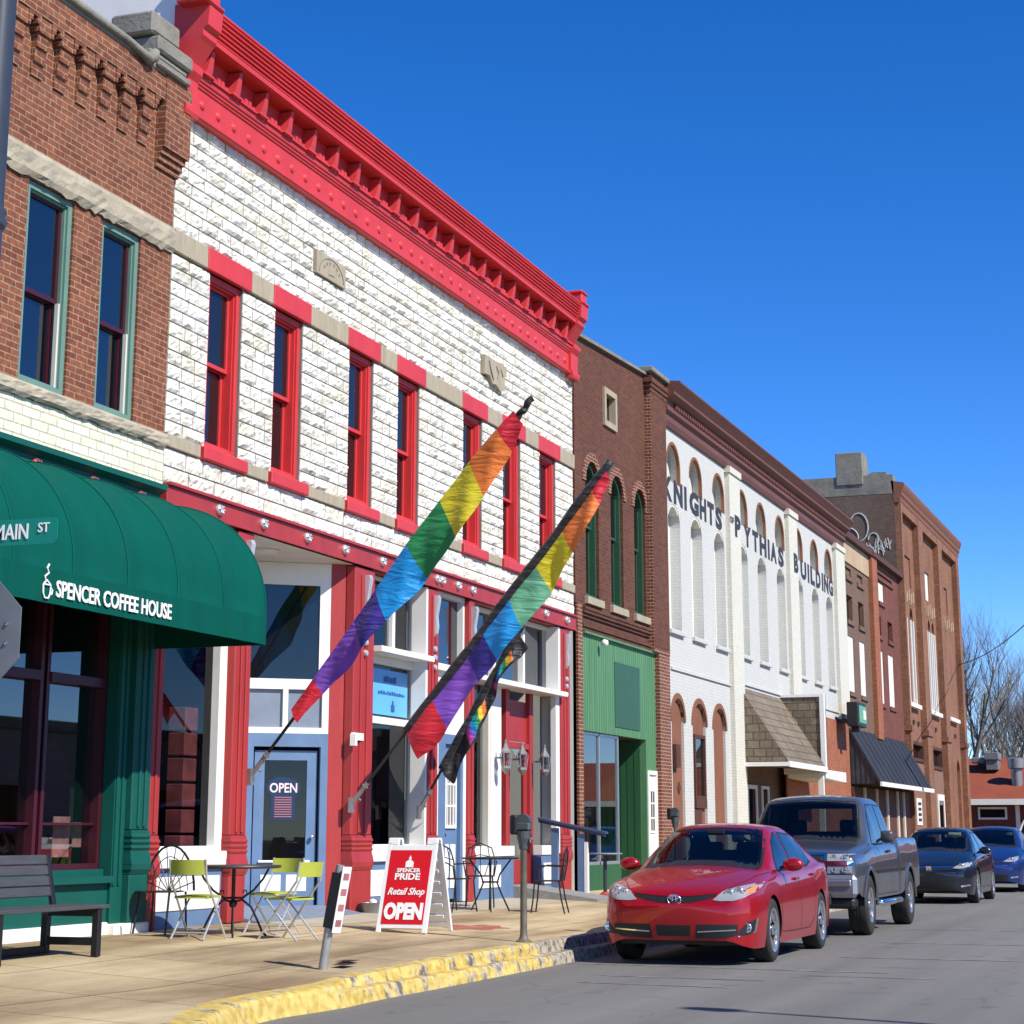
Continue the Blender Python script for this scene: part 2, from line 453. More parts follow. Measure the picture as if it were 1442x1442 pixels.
def ground_mats():
    # asphalt with aggregate, patches and streaks
    m, nt, b, L = _nodes("asphalt")
    b.inputs["Roughness"].default_value = .85
    tc = N(nt, "ShaderNodeTexCoord")
    mp = N(nt, "ShaderNodeMapping")
    mp.inputs["Scale"].default_value = (.9, .22, 1)
    L.new(tc.outputs["Object"], mp.inputs[0])
    n1 = N(nt, "ShaderNodeTexNoise"); n1.inputs["Scale"].default_value = 1.6; n1.inputs["Detail"].default_value = 8
    L.new(mp.outputs[0], n1.inputs["Vector"])
    n2 = N(nt, "ShaderNodeTexNoise"); n2.inputs["Scale"].default_value = 38; n2.inputs["Detail"].default_value = 4
    L.new(tc.outputs["Object"], n2.inputs["Vector"])
    n3 = N(nt, "ShaderNodeTexNoise"); n3.inputs["Scale"].default_value = .35; n3.inputs["Detail"].default_value = 5
    L.new(tc.outputs["Object"], n3.inputs["Vector"])
    a1 = N(nt, "ShaderNodeMath", operation='MULTIPLY_ADD'); L.new(n2.outputs[0], a1.inputs[0]); a1.inputs[1].default_value = .9; L.new(n1.outputs[0], a1.inputs[2])
    a2 = N(nt, "ShaderNodeMath", operation='MULTIPLY_ADD'); L.new(n3.outputs[0], a2.inputs[0]); a2.inputs[1].default_value = .5; L.new(a1.outputs[0], a2.inputs[2])
    rp = N(nt, "ShaderNodeValToRGB")
    rp.color_ramp.elements[0].position = .88; rp.color_ramp.elements[0].color = (.068, .066, .062, 1)
    rp.color_ramp.elements[1].position = 1.46; rp.color_ramp.elements[1].color = (.165, .160, .150, 1)
    L.new(a2.outputs[0], rp.inputs[0])
    # wheel-track wear along the lane and dark oil drips
    mw = N(nt, "ShaderNodeMapping"); mw.inputs["Scale"].default_value = (.05, 1.1, 1)
    L.new(tc.outputs["Object"], mw.inputs[0])
    nw = N(nt, "ShaderNodeTexNoise"); nw.inputs["Scale"].default_value = 1.0; nw.inputs["Detail"].default_value = 4
    L.new(mw.outputs[0], nw.inputs["Vector"])
    rw = N(nt, "ShaderNodeValToRGB")
    rw.color_ramp.elements[0].position = .35; rw.color_ramp.elements[0].color = (.80, .80, .80, 1)
    rw.color_ramp.elements[1].position = .65; rw.color_ramp.elements[1].color = (1.08, 1.08, 1.08, 1)
    L.new(nw.outputs[0], rw.inputs[0])
    no = N(nt, "ShaderNodeTexNoise"); no.inputs["Scale"].default_value = 1.7; no.inputs["Detail"].default_value = 3
    L.new(tc.outputs["Object"], no.inputs["Vector"])
    ro = N(nt, "ShaderNodeValToRGB")
    ro.color_ramp.elements[0].position = .66; ro.color_ramp.elements[0].color = (1, 1, 1, 1)
    ro.color_ramp.elements[1].position = .76; ro.color_ramp.elements[1].color = (.55, .54, .53, 1)
    L.new(no.outputs[0], ro.inputs[0])
    mwo = N(nt, "ShaderNodeMix", data_type='RGBA', blend_type='MULTIPLY'); mwo.inputs["Factor"].default_value = 1
    L.new(rw.outputs[0], mwo.inputs[6]); L.new(ro.outputs[0], mwo.inputs[7])
    mxo = N(nt, "ShaderNodeMix", data_type='RGBA', blend_type='MULTIPLY'); mxo.inputs["Factor"].default_value = 1
    L.new(rp.outputs[0], mxo.inputs[6]); L.new(mwo.outputs[2], mxo.inputs[7])
    # cracks
    vo = N(nt, "ShaderNodeTexVoronoi", feature='DISTANCE_TO_EDGE'); vo.inputs["Scale"].default_value = .33
    wz = N(nt, "ShaderNodeVectorMath", operation='SCALE'); wz.inputs["Scale"].default_value = 1.4
    n4 = N(nt, "ShaderNodeTexNoise"); n4.inputs["Scale"].default_value = .9; n4.inputs["Detail"].default_value = 6
    L.new(tc.outputs["Object"], n4.inputs["Vector"]); L.new(n4.outputs["Color"], wz.inputs[0])
    wa = N(nt, "ShaderNodeVectorMath", operation='ADD'); L.new(tc.outputs["Object"], wa.inputs[0]); L.new(wz.outputs[0], wa.inputs[1])
    L.new(wa.outputs[0], vo.inputs["Vector"])
    r2 = N(nt, "ShaderNodeValToRGB")
    r2.color_ramp.elements[0].position = .0; r2.color_ramp.elements[0].color = (.35, .35, .35, 1)
    r2.color_ramp.elements[1].position = .008; r2.color_ramp.elements[1].color = (1, 1, 1, 1)
    L.new(vo.outputs["Distance"], r2.inputs[0])
    mx = N(nt, "ShaderNodeMix", data_type='RGBA', blend_type='MULTIPLY'); mx.inputs["Factor"].default_value = .4
    L.new(mxo.outputs[2], mx.inputs[6]); L.new(r2.outputs[0], mx.inputs[7])
    L.new(mx.outputs[2], b.inputs["Base Color"])
    bp = N(nt, "ShaderNodeBump"); bp.inputs["Strength"].default_value = .5; bp.inputs["Distance"].default_value = .01
    L.new(n2.outputs[0], bp.inputs["Height"]); L.new(bp.outputs[0], b.inputs["Normal"])
    M['asphalt'] = m
    # pavement concrete: tan, stained, jointed in slabs
    m, nt, b, L = _nodes("pavement")
    b.inputs["Roughness"].default_value = .85
    tc = N(nt, "ShaderNodeTexCoord")
    mp = N(nt, "ShaderNodeMapping"); mp.inputs["Scale"].default_value = (.30, 1.2, 1)
    L.new(tc.outputs["Object"], mp.inputs[0])
    n1 = N(nt, "ShaderNodeTexNoise"); n1.inputs["Scale"].default_value = .9; n1.inputs["Detail"].default_value = 7; n1.inputs["Roughness"].default_value = .6
    L.new(mp.outputs[0], n1.inputs["Vector"])
    n2 = N(nt, "ShaderNodeTexNoise"); n2.inputs["Scale"].default_value = 45; n2.inputs["Detail"].default_value = 4
    L.new(tc.outputs["Object"], n2.inputs["Vector"])
    a1 = N(nt, "ShaderNodeMath", operation='MULTIPLY_ADD'); L.new(n2.outputs[0], a1.inputs[0]); a1.inputs[1].default_value = .15; L.new(n1.outputs[0], a1.inputs[2])
    rp = N(nt, "ShaderNodeValToRGB")
    rp.color_ramp.elements[0].position = .43; rp.color_ramp.elements[0].color = rgba(srgb(158, 132, 96))
    rp.color_ramp.elements[1].position = .72; rp.color_ramp.elements[1].color = rgba(srgb(214, 194, 152, .86))
    L.new(a1.outputs[0], rp.inputs[0])
    bt = N(nt, "ShaderNodeTexBrick"); bt.offset = 0.0
    bt.inputs["Scale"].default_value = 1; bt.inputs["Brick Width"].default_value = 1.52; bt.inputs["Row Height"].default_value = 1.4
    bt.inputs["Mortar Size"].default_value = .013; bt.inputs["Mortar Smooth"].default_value = .2
    bt.inputs["Color1"].default_value = (1, 1, 1, 1); bt.inputs["Color2"].default_value = (.90, .90, .92, 1); bt.inputs["Mortar"].default_value = (.34, .31, .27, 1)
    L.new(tc.outputs["Object"], bt.inputs["Vector"])
    mx = N(nt, "ShaderNodeMix", data_type='RGBA', blend_type='MULTIPLY'); mx.inputs["Factor"].default_value = 1
    L.new(rp.outputs[0], mx.inputs[6]); L.new(bt.outputs["Color"], mx.inputs[7])
    L.new(mx.outputs[2], b.inputs["Base Color"])
    bp = N(nt, "ShaderNodeBump"); bp.inputs["Strength"].default_value = .25; bp.inputs["Distance"].default_value = .01
    L.new(n2.outputs[0], bp.inputs["Height"]); L.new(bp.outputs[0], b.inputs["Normal"])
    M['pavement'] = m
    # kerb paint: yellow worn through to concrete and dark chips
    for nm, yel, wear in (("kerb_yellow", 1, .57), ("kerb_worn", 1, .515), ("kerb_bare", 0, .5)):
        m, nt, b, L = _nodes(nm)
        b.inputs["Roughness"].default_value = .75
        tc = N(nt, "ShaderNodeTexCoord")
        n1 = N(nt, "ShaderNodeTexNoise"); n1.inputs["Scale"].default_value = 4.5; n1.inputs["Detail"].default_value = 9; n1.inputs["Roughness"].default_value = .72
        L.new(tc.outputs["Object"], n1.inputs["Vector"])
        n2 = N(nt, "ShaderNodeTexNoise"); n2.inputs["Scale"].default_value = 11; n2.inputs["Detail"].default_value = 6
        L.new(tc.outputs["Object"], n2.inputs["Vector"])
        rc = N(nt, "ShaderNodeValToRGB")
        rc.color_ramp.elements[0].position = .38; rc.color_ramp.elements[0].color = (.13, .105, .08, 1)
        rc.color_ramp.elements[1].position = .55; rc.color_ramp.elements[1].color = (.40, .35, .27, 1)
        L.new(n2.outputs[0], rc.inputs[0])
        if yel:
            ry = N(nt, "ShaderNodeValToRGB")
            ry.color_ramp.elements[0].position = .35; ry.color_ramp.elements[0].color = (.44, .30, .055, 1)
            ry.color_ramp.elements[1].position = .6; ry.color_ramp.elements[1].color = (.62, .47, .14, 1)
            L.new(n2.outputs[0], ry.inputs[0])
            rm = N(nt, "ShaderNodeValToRGB")
            rm.color_ramp.elements[0].position = wear; rm.color_ramp.elements[1].position = wear + .03
            L.new(n1.outputs[0], rm.inputs[0])
            mx = N(nt, "ShaderNodeMix", data_type='RGBA')
            L.new(rm.outputs[0], mx.inputs["Factor"])
            if True:
                L.new(ry.outputs[0], mx.inputs[6]); L.new(rc.outputs[0], mx.inputs[7])
            L.new(mx.outputs[2], b.inputs["Base Color"])
        else:
            L.new(rc.outputs[0], b.inputs["Base Color"])
        bp = N(nt, "ShaderNodeBump"); bp.inputs["Strength"].default_value = .3; bp.inputs["Distance"].default_value = .015
        L.new(n1.outputs[0], bp.inputs["Height"]); L.new(bp.outputs[0], b.inputs["Normal"])
        M[nm] = m
    # worn stall lines
    m, nt, b, L = _nodes("worn_line")
    b.inputs["Roughness"].default_value = .8
    tc = N(nt, "ShaderNodeTexCoord")
    n1 = N(nt, "ShaderNodeTexNoise"); n1.inputs["Scale"].default_value = 3; n1.inputs["Detail"].default_value = 8; n1.inputs["Roughness"].default_value = .7
    L.new(tc.outputs["Object"], n1.inputs["Vector"])
    rm = N(nt, "ShaderNodeValToRGB")
    rm.color_ramp.elements[0].position = .45; rm.color_ramp.elements[0].color = (.15, .148, .145, 1)
    rm.color_ramp.elements[1].position = .62; rm.color_ramp.elements[1].color = (.34, .34, .33, 1)
    L.new(n1.outputs[0], rm.inputs[0]); L.new(rm.outputs[0], b.inputs["Base Color"])
    M['worn_line'] = m
    m, nt, b, L = _nodes("shingle")
ground_mats()
M['shingle'] = brickmat("shingle", srgb(128, 112, 92), srgb(152, 138, 118), srgb(84, 74, 62), bw=.32, bh=.2, ms=.012, stain=.4, stainc=srgb(104, 92, 78), bump=.6)
M['ground'] = pmat("ground", (.16, .15, .10), .95, var=.3, vscale=.2)

# ------------------------------------------------------------------ mesh builder and scene tree helpers
ORG = {}

class MB:
    def __init__(s):
        s.v, s.f, s.mi, s.k, s.T = [], [], [], 0, None
    def V(s, p):
        p = Vector(p)
        if s.T is not None:
            p = s.T @ p
        s.v.append(p)
        return len(s.v) - 1
    def F(s, *ids):
        s.f.append(ids)
        s.mi.append(s.k)
    def quad(s, a, b, c, d):
        s.F(s.V(a), s.V(b), s.V(c), s.V(d))
    def ngon(s, pts):
        s.F(*[s.V(p) for p in pts])
    def box(s, x0, x1, y0, y1, z0, z1):
        i = [s.V((x, y, z)) for z in (z0, z1) for y in (y0, y1) for x in (x0, x1)]
        for q in ((0, 2, 3, 1), (4, 5, 7, 6), (0, 1, 5, 4), (2, 6, 7, 3), (0, 4, 6, 2), (1, 3, 7, 5)):
            s.F(*[i[k] for k in q])
        return s
    def bbox(s, x0, x1, y0, y1, z0, z1, b=.01):
        """box with chamfered edges"""
        b = min(b, (x1 - x0) * .45, (y1 - y0) * .45, (z1 - z0) * .45)
        def ring(z, i):
            return [s.V(p) for p in ((x0 + i, y0 + b, z), (x0 + b, y0 + i, z), (x1 - b, y0 + i, z), (x1 - i, y0 + b, z),
                                     (x1 - i, y1 - b, z), (x1 - b, y1 - i, z), (x0 + b, y1 - i, z), (x0 + i, y1 - b, z))]
        r = [ring(z0, b * .9), ring(z0 + b, 0), ring(z1 - b, 0), ring(z1, b * .9)]
        for a, c in zip(r, r[1:]):
            for k in range(8):
                s.F(a[k], a[(k + 1) % 8], c[(k + 1) % 8], c[k])
        s.F(*r[0][::-1])
        s.F(*r[3])
        return s
    def prism(s, pts, axis, a0, a1):
        def P(p, a):
            return (a, p[0], p[1]) if axis == 'x' else (p[0], a, p[1]) if axis == 'y' else (p[0], p[1], a)
        A = [s.V(P(p, a0)) for p in pts]
        B = [s.V(P(p, a1)) for p in pts]
        n = len(pts)
        for k in range(n):
            s.F(A[k], A[(k + 1) % n], B[(k + 1) % n], B[k])
        s.F(*A[::-1])
        s.F(*B)
        return s
    def tube(s, pts, r, n=8, cap=True):
        pts = [Vector(p) for p in pts]
        rs = r if isinstance(r, (list, tuple)) else [r] * len(pts)
        prev, up = None, None
        for k, p in enumerate(pts):
            d = (pts[min(k + 1, len(pts) - 1)] - pts[max(k - 1, 0)])
            if d.length < 1e-9:
                d = Vector((0, 0, 1))
            d.normalize()
            if up is None:
                up = Vector((0, 0, 1)) if abs(d.z) < .9 else Vector((1, 0, 0))
            u = up - d * up.dot(d)
            if u.length < 1e-5:
                u = Vector((1, 0, 0)) - d * d.x
            u.normalize()
            up = u
            w = d.cross(u)
            ring = [s.V(p + (u * cos(2 * pi * j / n) + w * sin(2 * pi * j / n)) * rs[k]) for j in range(n)]
            if prev:
                for j in range(n):
                    s.F(prev[j], prev[(j + 1) % n], ring[(j + 1) % n], ring[j])
            elif cap:
                s.F(*ring[::-1])
            prev = ring
        if cap:
            s.F(*prev)
        return s
    def lathe(s, prof, c, axis='z', n=24, close=False):
        """prof: (radius, height) pairs about an axis through c"""
        prev = None
        first = None
        for r, h in prof:
            ring = []
            for j in range(n):
                a = 2 * pi * j / n
                q = (r * cos(a), r * sin(a), h) if axis == 'z' else (r * cos(a), h, r * sin(a)) if axis == 'y' else (h, r * cos(a), r * sin(a))
                ring.append(s.V((c[0] + q[0], c[1] + q[1], c[2] + q[2])))
            if prev:
                for j in range(n):
                    s.F(prev[j], prev[(j + 1) % n], ring[(j + 1) % n], ring[j])
            else:
                first = ring
            prev = ring
        if close:
            s.F(*first[::-1])
            s.F(*prev)
        return s
    def grid(s, fn, nu, nv, wrap=False):
        g = [[s.V(fn(i / nu, j / nv)) for j in range(nv + 1)] for i in range(nu + 1)]
        for i in range(nu):
            for j in range(nv):
                s.F(g[i][j], g[i + 1][j], g[i + 1][j + 1], g[i][j + 1])
        return s
    def sweep(s, prof, path, closed=False):
        """prof points are (y, z) offsets; extrude straight along x from path[0] to path[1]"""
        A = [s.V((path[0], p[0], p[1])) for p in prof]
        B = [s.V((path[1], p[0], p[1])) for p in prof]
        for k in range(len(prof) - 1):
            s.F(A[k], B[k], B[k + 1], A[k + 1])
        s.F(*A)
        s.F(*B[::-1])
        return s
    def add(s, verts, faces, fn):
        o = len(s.v)
        for p in verts:
            s.V(fn(p))
        for f in faces:
            s.F(*[o + i for i in f])
        return s
    def build(s, name, mats, parent=None, smooth=False, local=False, angle=None):
        me = bpy.data.meshes.new(name)
        off = Vector((0, 0, 0))
        if parent is not None and not local:
            off = ORG[parent.name]
        me.from_pydata([tuple(p - off) for p in s.v], [], s.f)
        if not isinstance(mats, (list, tuple)):
            mats = [mats]
        for m in mats:
            me.materials.append(m)
        if len(mats) > 1:
            me.polygons.foreach_set("material_index", s.mi)
        bm = bmesh.new()
        bm.from_mesh(me)
        bmesh.ops.recalc_face_normals(bm, faces=bm.faces)
        if name in ("wall", "mortar_bed", "stone_facing", "porch_wall", "lintel_band", "sill_band", "pane"):
            for fc_ in bm.faces:          # open sheets: make every street-side face look at the street
                if fc_.normal.y > .3:
                    fc_.normal_flip()
        bm.to_mesh(me)
        bm.free()
        if smooth:
            me.polygons.foreach_set("use_smooth", [True] * len(me.polygons))
            if angle:
                me.set_sharp_from_angle(angle=R(angle))
        me.update()
        o = bpy.data.objects.new(name, me)
        COL.objects.link(o)
        if parent is not None:
            o.parent = parent
            ORG[o.name] = ORG[parent.name] if not local else Vector((0, 0, 0))
        else:
            ORG[o.name] = Vector((0, 0, 0))
        return o

def tag(o, label, cat, group=None):
    o["label"] = label
    o["category"] = cat
    if group:
        o["group"] = group
    return o

def thing(name, label, cat, loc=(0, 0, 0), rz=0.0, group=None, local=False):
    o = bpy.data.objects.new(name, None)
    o.empty_display_size = .2
    COL.objects.link(o)
    o.location = loc
    o.rotation_euler = (0, 0, rz)
    ORG[o.name] = Vector((0, 0, 0)) if local else Vector(loc)
    return tag(o, label, cat, group)

def setting(o, kind='structure'):
    o["kind"] = kind
    return o

def copy_tree(o, parent=None):
    c = o.copy()
    COL.objects.link(c)
    if parent is not None:
        c.parent = parent
    for ch in list(o.children):
        copy_tree(ch, c)
    return c

def text_geo(body, size=1.0, bold=0.0, extrude=0.004, shear=0.0, squeeze=1.0, spacing=1.0):
    cu = bpy.data.curves.new("lettering", 'FONT')
    cu.body = body
    cu.size = size
    cu.offset = bold
    cu.extrude = extrude
    cu.shear = shear
    cu.space_character = spacing
    cu.resolution_u = 3
    ob = bpy.data.objects.new("lettering", cu)
    COL.objects.link(ob)
    dg = bpy.context.evaluated_depsgraph_get()
    me = bpy.data.meshes.new_from_object(ob.evaluated_get(dg))
    vs = [v.co.copy() for v in me.vertices]
    fs = [tuple(p.vertices) for p in me.polygons]
    bpy.data.objects.remove(ob)
    bpy.data.curves.remove(cu)
    bpy.data.meshes.remove(me)
    if vs:
        x0 = min(v.x for v in vs); x1 = max(v.x for v in vs)
        y0 = min(v.y for v in vs); y1 = max(v.y for v in vs)
        for v in vs:
            v.x = (v.x - x0) / max(x1 - x0, 1e-6)
            v.y = (v.y - y0) / max(y1 - y0, 1e-6)
    return vs, fs

def text_on(mb, body, fn, bold=.02, extrude=.02, **kw):
    """lay text on a surface: fn(u, v, w) with u, v in 0..1 over the ink box and w the depth"""
    vs, fs = text_geo(body, bold=bold, extrude=extrude, **kw)
    mb.add(vs, fs, lambda p: fn(p.x, p.y, p.z))

def circle(cx, cz, r, n, a0=0.0, a1=2 * pi):
    return [(cx + r * cos(a0 + (a1 - a0) * k / n), cz + r * sin(a0 + (a1 - a0) * k / n)) for k in range(n + 1)]

def wall_holes(mb, x0, x1, z0, z1, holes, y, depth, back=None):
    """front wall sheet in the plane y with rectangular or arched openings (xa, xb, za, zb, arch) and their reveals"""
    xs = sorted({x0, x1} | {h[0] for h in holes} | {h[1] for h in holes})
    zz = sorted({z0, z1} | {h[2] for h in holes} | {h[3] for h in holes})
    for xa, xb in zip(xs, xs[1:]):
        for za, zb in zip(zz, zz[1:]):
            cx, cz = (xa + xb) / 2, (za + zb) / 2
            if any(h[0] < cx < h[1] and h[2] < cz < h[3] for h in holes):
                continue
            mb.quad((xa, y, za), (xb, y, za), (xb, y, zb), (xa, y, zb))
    for h in holes:
        xa, xb, za, zb = h[:4]
        arch = h[4] if len(h) > 4 else 0
        yb = y + depth
        if arch:
            n = 14
            cx, w = (xa + xb) / 2, (xb - xa) / 2
            zs = zb - arch
            arc = [(cx + w * cos(pi * (1 - k / n)), zs + arch * sin(pi * k / n)) for k in range(n + 1)]
            for (ax, az), (bx, bz) in zip(arc, arc[1:]):
                mb.quad((ax, y, az), (bx, y, bz), (bx, y, zb), (ax, y, zb))
                mb.quad((ax, y, az), (bx, y, bz), (bx, yb, bz), (ax, yb, az))
            mb.quad((xa, y, za), (xa, yb, za), (xa, yb, zs), (xa, y, zs))
            mb.quad((xb, y, za), (xb, yb, za), (xb, yb, zs), (xb, y, zs))
        else:
            mb.quad((xa, y, za), (xa, yb, za), (xa, yb, zb), (xa, y, zb))
            mb.quad((xb, y, za), (xb, yb, za), (xb, yb, zb), (xb, y, zb))
            mb.quad((xa, y, zb), (xb, y, zb), (xb, yb, zb), (xa, yb, zb))
        mb.quad((xa, y, za), (xb, y, za), (xb, yb, za), (xa, yb, za))
    return mb

def frame_rect(mb, x0, x1, z0, z1, w, y0, y1, wb=None):
    """picture frame of four butted members between y0 (front) and y1"""
    wb = w if wb is None else wb
    mb.box(x0, x0 + w, y0, y1, z0, z1)
    mb.box(x1 - w, x1, y0, y1, z0, z1)
    mb.box(x0 + w, x1 - w, y0, y1, z1 - w, z1)
    mb.box(x0 + w, x1 - w, y0, y1, z0, z0 + wb)
    return mb

def zk(x):
    return .18 if x < 15 else .18 + .07 * min(1, (x - 15) / 4)

def zs(y, x=20):
    a = zk(x)
    return a + (.40 - a) * max(0, min(y, 11.5) - 7.75) / 3.75

# ------------------------------------------------------------------ ground, road, pavement, kerb
g = MB()
g.box(-300, 500, -300, 300, -1.2, -.03)
setting(g.build("ground", M['ground']))
g = MB()
def road_pt(u, v):
    return (-30 + 230 * u, -8.2 + 16.6 * v, 0.0)
g.grid(road_pt, 40, 8)
g.quad((4, 8.4, 0), (12.6, 8.4, 0), (12.6, 60, 0), (4, 60, 0))
setting(g.build("road", M['asphalt']))

kerb_path = [(4, 1.6), (8, 4.6), (10, 5.7), (11.5, 6.25), (12.5, 6.72), (13.4, 7.10), (14.2, 7.31), (14.9, 7.36), (15.4, 7.30), (15.9, 7.27), (16.4, 7.30), (16.9, 7.32), (17.9, 7.31), (19.1, 7.32), (20.4, 7.33),
             (21.6, 7.345), (22.7, 7.35), (25, 7.35), (40, 7.35), (70, 7.35), (98, 7.35)]
def kerb_section(i):
    x, y = kerb_path[i]
    a = kerb_path[max(i - 1, 0)]; b = kerb_path[min(i + 1, len(kerb_path) - 1)]
    t = Vector((b[0] - a[0], b[1] - a[1], 0)).normalized()
    n = Vector((-t.y, t.x, 0))
    zt = zk(x)
    if x < 16.35:
        q = zt / .245
        prof = [(0, 0), (.015, .05 * q), (.03, .12 * q), (.045, .185 * q), (.07, .225 * q), (.11, .238 * q), (.2, .242 * q), (.30, .245 * q)]
    else:
        j = rnd.uniform(-.012, .012)
        k = rnd.uniform(-.012, .012)
        prof = [(0, 0), (.015 + j, .06), (.03 + j, .105 + k), (.05 + j, .12 + k), (.17, .125), (.185 + k, zt * .8), (.205 + j, zt - .007), (.33, zt)]
    return [Vector((x, y, 0)) + n * p[0] + Vector((0, 0, p[1])) for p in prof]
dense = []
for (ax, ay), (bx, by) in zip(kerb_path, kerb_path[1:]):
    n = max(1, int(math.hypot(bx - ax, by - ay) / .35)) if ax < 23 else 1
    dense += [(ax + (bx - ax) * k / n, ay + (by - ay) * k / n) for k in range(n)]
dense.append(kerb_path[-1])
kerb_path = dense
secs = [kerb_section(i) for i in range(len(kerb_path))]
kb = MB()
for i in range(len(secs) - 1):
    xm = (kerb_path[i][0] + kerb_path[i + 1][0]) / 2
    for k in range(7):
        kb.k = 0 if xm < 16.35 else (1 if xm < 21.45 or (k < 4 and xm < 21.6) else 2)
        kb.quad(secs[i][k], secs[i + 1][k], secs[i + 1][k + 1], secs[i][k + 1])
kb_o = kb.build("kerb", [M['kerb_yellow'], M['kerb_worn'], M['kerb_bare']])
setting(kb_o)
pv = MB()
for i in range(len(secs) - 1):
    a, b = secs[i][7], secs[i + 1][7]
    n = 10
    def P(p, k):
        y1 = 13.4 if p.x > 10 else 30
        f = k / n
        y = p.y + (y1 - p.y) * f
        return (p.x, y, p.z + (.40 - p.z) * max(0, min(y, 11.5) - p.y) / (11.5 - p.y))
    for k in range(n):
        pv.quad(P(a, k), P(b, k), P(b, k + 1), P(a, k + 1))
setting(pv.build("pavement", M['pavement']))
# worn stall lines, tar seam, red stain
for k, (xa, ya, xb, yb, w) in enumerate([(22.05, 7.2, 21.6, 3.6, .07), (20.3, 6.4, 20.1, 4.6, .06), (19.3, 6.3, 19.1, 4.7, .05), (24.2, 4.6, 24.1, 2.4, .07), (27.6, 4.7, 27.5, 2.6, .06), (21.0, 4.4, 20.9, 3.0, .05), (31.5, 4.9, 31.4, 3.0, .06)]):
    s = MB()
    s.quad((xa, ya, .004), (xb, yb, .004), (xb + w, yb, .004), (xa + w, ya, .004))
    setting(s.build("road_marking", M['worn_line']))
s = MB()
pts = [(23.6 + .55 * cos(a * pi / 9) * (1 + .25 * sin(a * 2.3)), 9.05 + .38 * sin(a * pi / 9) * (1 + .2 * cos(a * 1.7))) for a in range(18)]
s.ngon([(x, y, zs(y) + .004) for x, y in pts])
setting(s.build("pavement_stain", M['rust_mark']))
# patch of paler ramp concrete at the doors
s = MB()
n = 12
for k in range(n):
    xa, xb = 22.0 + 9.5 * k / n, 22.0 + 9.5 * (k + 1) / n
    ya, yb = 10.35 + .08 * sin(k * 1.3), 10.35 + .08 * sin(k * 1.3 + 1.3)
    s.quad((xa, ya, zs(ya) + .004), (xb, yb, zs(yb) + .004), (xb, 11.5, zs(11.5) + .004), (xa, 11.5, zs(11.5) + .004))
s.quad((22.0, 11.5, .404), (31.5, 11.5, .404), (31.5, 12.9, .404), (22.0, 12.9, .404))
M['pale_concrete'] = pmat("pale_concrete", srgb(200, 188, 164), .85, var=.12, vscale=2, bump=.15, dirt=.25)
setting(s.build("pavement_patch", M['pale_concrete']))
s = MB()
s.box(-30, 4, 8.2, 40, -.02, .16)
s.box(-30, 200, -16, -8.2, -.02, .16)
setting(s.build("far_pavement", M['pavement']))

# ------------------------------------------------------------------ shared architectural parts
def sash_window(b, x0, x1, z0, z1, y, fm, sm, pm, frame=.07, depth=.22, arch=0, split=.5, head=None):
    """double-hung window: frame > sash, sash, pane, pane"""
    f = MB()
    if not arch:
        frame_rect(f, x0 + .002, x1 - .002, z0 + .002, z1 - .002, frame, y, y + depth)
        frame_rect(f, x0 + frame, x1 - frame, z0 + frame, z1 - frame, .025, y + .03, y + depth - .01)
    else:
        zz = z1 - arch
        w = (x1 - x0) / 2
        cx = (x0 + x1) / 2
        f.box(x0, x0 + frame, y, y + depth, z0, zz)
        f.box(x1 - frame, x1, y, y + depth, z0, zz)
        f.box(x0 + frame, x1 - frame, y, y + depth, z0, z0 + frame)
        n = 12
        for k in range(n):
            a, c = pi * k / n, pi * (k + 1) / n
            f.prism([(cx + w * cos(a), zz + arch * sin(a)), (cx + w * cos(c), zz + arch * sin(c)),
                     (cx + (w - frame) * cos(c), zz + (arch - frame) * sin(c)), (cx + (w - frame) * cos(a), zz + (arch - frame) * sin(a))], 'y', y, y + depth)
    fo = f.build("window", fm, b)
    zi0, zi1 = z0 + frame + .003, z1 - frame - .003
    zm = zi0 + (zi1 - zi0) * split
    xi0, xi1 = x0 + frame + .028, x1 - frame - .028
    for (za, zb, yy) in ((zm, zi1, y + depth * .35), (zi0, zm + .04, y + depth * .62)):
        q = MB()
        if arch and zb == zi1:
            zt = z1 - arch
            q.box(xi0, xi0 + .05, yy, yy + .045, za, zt)
            q.box(xi1 - .05, xi1, yy, yy + .045, za, zt)
            q.box(xi0 + .05, xi1 - .05, yy, yy + .045, za, za + .05)
            p = MB()
            cx, w = (xi0 + xi1) / 2, (xi1 - xi0) / 2
            p.ngon([(xi0, yy + .022, za + .03), (xi1, yy + .022, za + .03)] + [(cx + w * cos(pi * k / 12), yy + .022, zt + (arch - frame) * sin(pi * k / 12)) for k in range(13)])
        else:
            frame_rect(q, xi0, xi1, za, zb, .05, yy, yy + .045)
            p = MB()
            p.quad((xi0 + .03, yy + .022, za + .03), (xi1 - .03, yy + .022, za + .03), (xi1 - .03, yy + .022, zb - .03), (xi0 + .03, yy + .022, zb - .03))
        q.build("sash", sm, fo)
        p.build("pane", pm, fo)
    return fo

def shell(mb, x0, x1, y0, y1, z0, z1, sides=True):
    """flanks, rear and roof of a building behind its front sheet"""
    mb.quad((x0, y0, z0), (x0, y1, z0), (x0, y1, z1), (x0, y0, z1))
    mb.quad((x1, y0, z0), (x1, y1, z0), (x1, y1, z1), (x1, y0, z1))
    mb.quad((x0, y1, z0), (x1, y1, z0), (x1, y1, z1), (x0, y1, z1))

